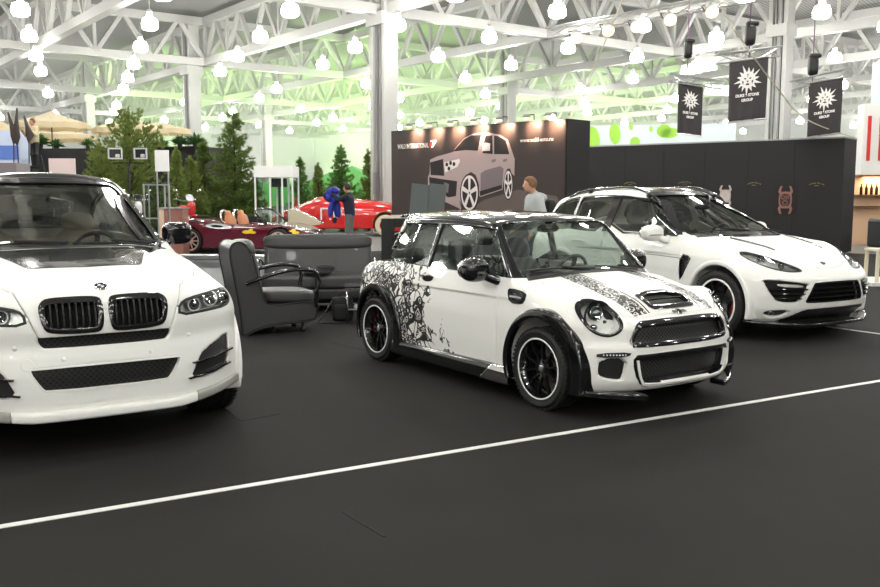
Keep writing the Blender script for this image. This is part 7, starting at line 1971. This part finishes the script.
# ---- right edge: red and white stand with shelves, black box, stool
p = ony(871,130,31); t = thing('red_stand', 'red and white exhibition tower at the right edge beyond the black wall', 'stand tower', (p.x+.1,31,0), -.1)
bm = B(); box(bm, (0,0,2.3), (.9,.6,4.6)); obj('tower', bm, mat('tower_white', (.75,.75,.73), .5), t)
for x_ in (-.26,.12): bm = B(); box(bm, (x_,-.32,3.45), (.11,.03,1.5)); obj('red_panel', bm, mat('panel_red', (.62,.03,.02), .5), t)
p = ony(872,182,28.2); t = thing('lit_shelf', 'warm lit shelf with dark bottles at the right edge', 'shelf', (p.x+.25,28.2,0))
bm = B(); box(bm, (0,.3,1.1), (1.4,.05,2.2)); obj('back_panel', bm, mat('shelf_back', (.85,.55,.35), .5), t)
for z_ in (1.2,1.55,2.15): bm = B(); box(bm, (0,.1,z_), (1.4,.4,.04)); obj('shelf_board', bm, mat('board_dark', (.12,.07,.04), .5), t)
for i in range(5):
    bm = B(); lathe(bm, [(0,0),(.045,0),(.045,.2),(.018,.27),(.018,.34),(0,.34)], 10); o = obj('bottle', bm, mat('bottle_dark', (.03,.015,.01), .15), smooth=True); o.location = (p.x-.30+.16*i,28.25,1.57); tag(o, 'dark bottle in the row on the warm lit shelf at the right edge', 'bottle', 'bottles on the lit shelf')
l = bpy.data.lights.new('shelf_light', 'AREA'); l.energy = 25; l.color = (1,.7,.45); l.size = .8; lo = bpy.data.objects.new('shelf_light', l); COL.objects.link(lo); lo.parent = t; lo.location = (0,-.1,2.12)
p = onz(872,252,0); t = thing('black_crate', 'large black flight case standing by the end of the black wall', 'case', (p.x+.92,p.y+.5,0), .1)
bm = B(); box(bm, (0,0,.50), (1.3,.9,.82)); obj('case_body', bm, mat('case_black', (.02,.02,.022), .4), t, bevel=.08)
bm = B(); 
for sx in (-1,1): lathe(bm, [(0,0),(.05,0),(.05,.09),(0,.09)], 10, c=(sx*.5,-.3,0))
obj('caster', bm, BPLAS, t)
p = onz(876,285,0); t = thing('stool', 'cream wooden stool on a white plinth edge at the right edge', 'stool', (p.x+.12,p.y+.1,.06), .1)
bm = B(); box(bm, (0,0,.56), (.42,.42,.05)); obj('seat', bm, mat('stool_cream', (.72,.65,.50), .5), t, bevel=.01)
for sx in (-1,1):
    for sy in (-1,1): bm = B(); bar(bm, (sx*.18,sy*.18,0), (sx*.17,sy*.17,.54), .05); obj('leg', bm, mat('stool_cream', (.72,.65,.50), .5), t)
bm = B(); box(bm, (p.x+1.2,p.y+.35,.03), (2.8,1.2,.06)); tag(obj('white_plinth', bm, mat('plinth_white', (.68,.68,.67), .5)), 'flat white plinth edge under the cream stool at the right edge', 'plinth')

# ================================================================== lights
w = bpy.data.worlds.new('hall_air'); sc.world = w; w.use_nodes = True
bg = w.node_tree.nodes['Background']; bg.inputs[0].default_value = (.80,.84,.80,1); bg.inputs[1].default_value = .8
def area(loc, rot, e, s, col=(1,1,1), sy=None):
    l = bpy.data.lights.new('hall_light', 'AREA'); l.energy = e; l.color = col; l.size = s
    if sy: l.shape = 'RECTANGLE'; l.size_y = sy
    o = bpy.data.objects.new('hall_light', l); COL.objects.link(o); o.location = loc; o.rotation_euler = rot
# added fill spots, no fixtures: upward onto the far roof and onto the end wall
for (x, y) in ((-30,60),(-16,78),(0,88),(16,78),(30,60),(-8,44),(8,64),(22,46),(-24,44)):
    l = bpy.data.lights.new('roof_fill', 'SPOT'); l.energy = 3000; l.color = (1,.98,.92); l.spot_size = 2.5; l.spot_blend = .9; l.shadow_soft_size = .5
    o = bpy.data.objects.new('roof_fill', l); COL.objects.link(o); o.location = (x,y,3.0); o.rotation_euler = (PI-.3,0,0)
for x in (-50,-28,-9,9,28,50):  # added fill brightening the end wall, no lamp stands there
    l = bpy.data.lights.new('wall_fill', 'SPOT'); l.energy = 6500; l.color = (.93,1,.86); l.spot_size = 2.0; l.spot_blend = .9; l.shadow_soft_size = .5
    o = bpy.data.objects.new('wall_fill', l); COL.objects.link(o); o.location = (x,100,7.0); o.rotation_euler = (PI/2+.05,0,0)
# green stage floods far back, pointing up at the roof, and added white fill on the far structure
for (x, y) in ((-20,66),(-8,70),(4,70),(15,68),(-14,84),(0,88),(12,84),(-28,86),(-4,56)):
    l = bpy.data.lights.new('green_flood', 'SPOT'); l.energy = 9000; l.color = (.55,1,.25); l.spot_size = 1.9; l.spot_blend = .8; l.shadow_soft_size = .3
    o = bpy.data.objects.new('green_flood', l); COL.objects.link(o); o.location = (x,y,2.0); o.rotation_euler = (PI-.35,0,0)

# thin stage haze over the far half of the hall
hz = bpy.data.materials.new('stage_haze'); hz.use_nodes = True; hz.node_tree.nodes.clear()
_o = hz.node_tree.nodes.new('ShaderNodeOutputMaterial'); _v = hz.node_tree.nodes.new('ShaderNodeVolumeScatter'); _v.inputs['Color'].default_value = (.93,1,.86,1); _v.inputs['Density'].default_value = .012; _v.inputs['Anisotropy'].default_value = .0
hz.node_tree.links.new(_v.outputs[0], _o.inputs['Volume'])
bm = B(); box(bm, (0,80.5,6.6), (120,69,9.2)); tag(obj('stage_haze', bm, hz), 'thin pale green stage haze filling the far half of the hall under the roof', 'haze', kind='stuff')

build_mini((.733,8.12,0), .596-PI/2)
build_coupe_suv((-3.29,7.47,0), .56-PI/2)
build_sport_suv((3.26,11.94,0), .51-PI/2)
# ------------------------------------------------------------------ camera
cam = bpy.data.cameras.new('camera'); co = bpy.data.objects.new('camera', cam); COL.objects.link(co)
F = 900; HCAM = 1.62
cam.lens = F*36/880; cam.sensor_width = 36; cam.clip_end = 400
co.location = (0,0,HCAM); co.rotation_euler = (PI/2-math.atan(100.5/F), 0, 0)
sc.camera = co
sc.view_settings.view_transform = 'Standard'; sc.view_settings.look = 'None'; sc.view_settings.gamma = 1; sc.view_settings.use_curve_mapping = False
sc.view_settings.exposure = .32
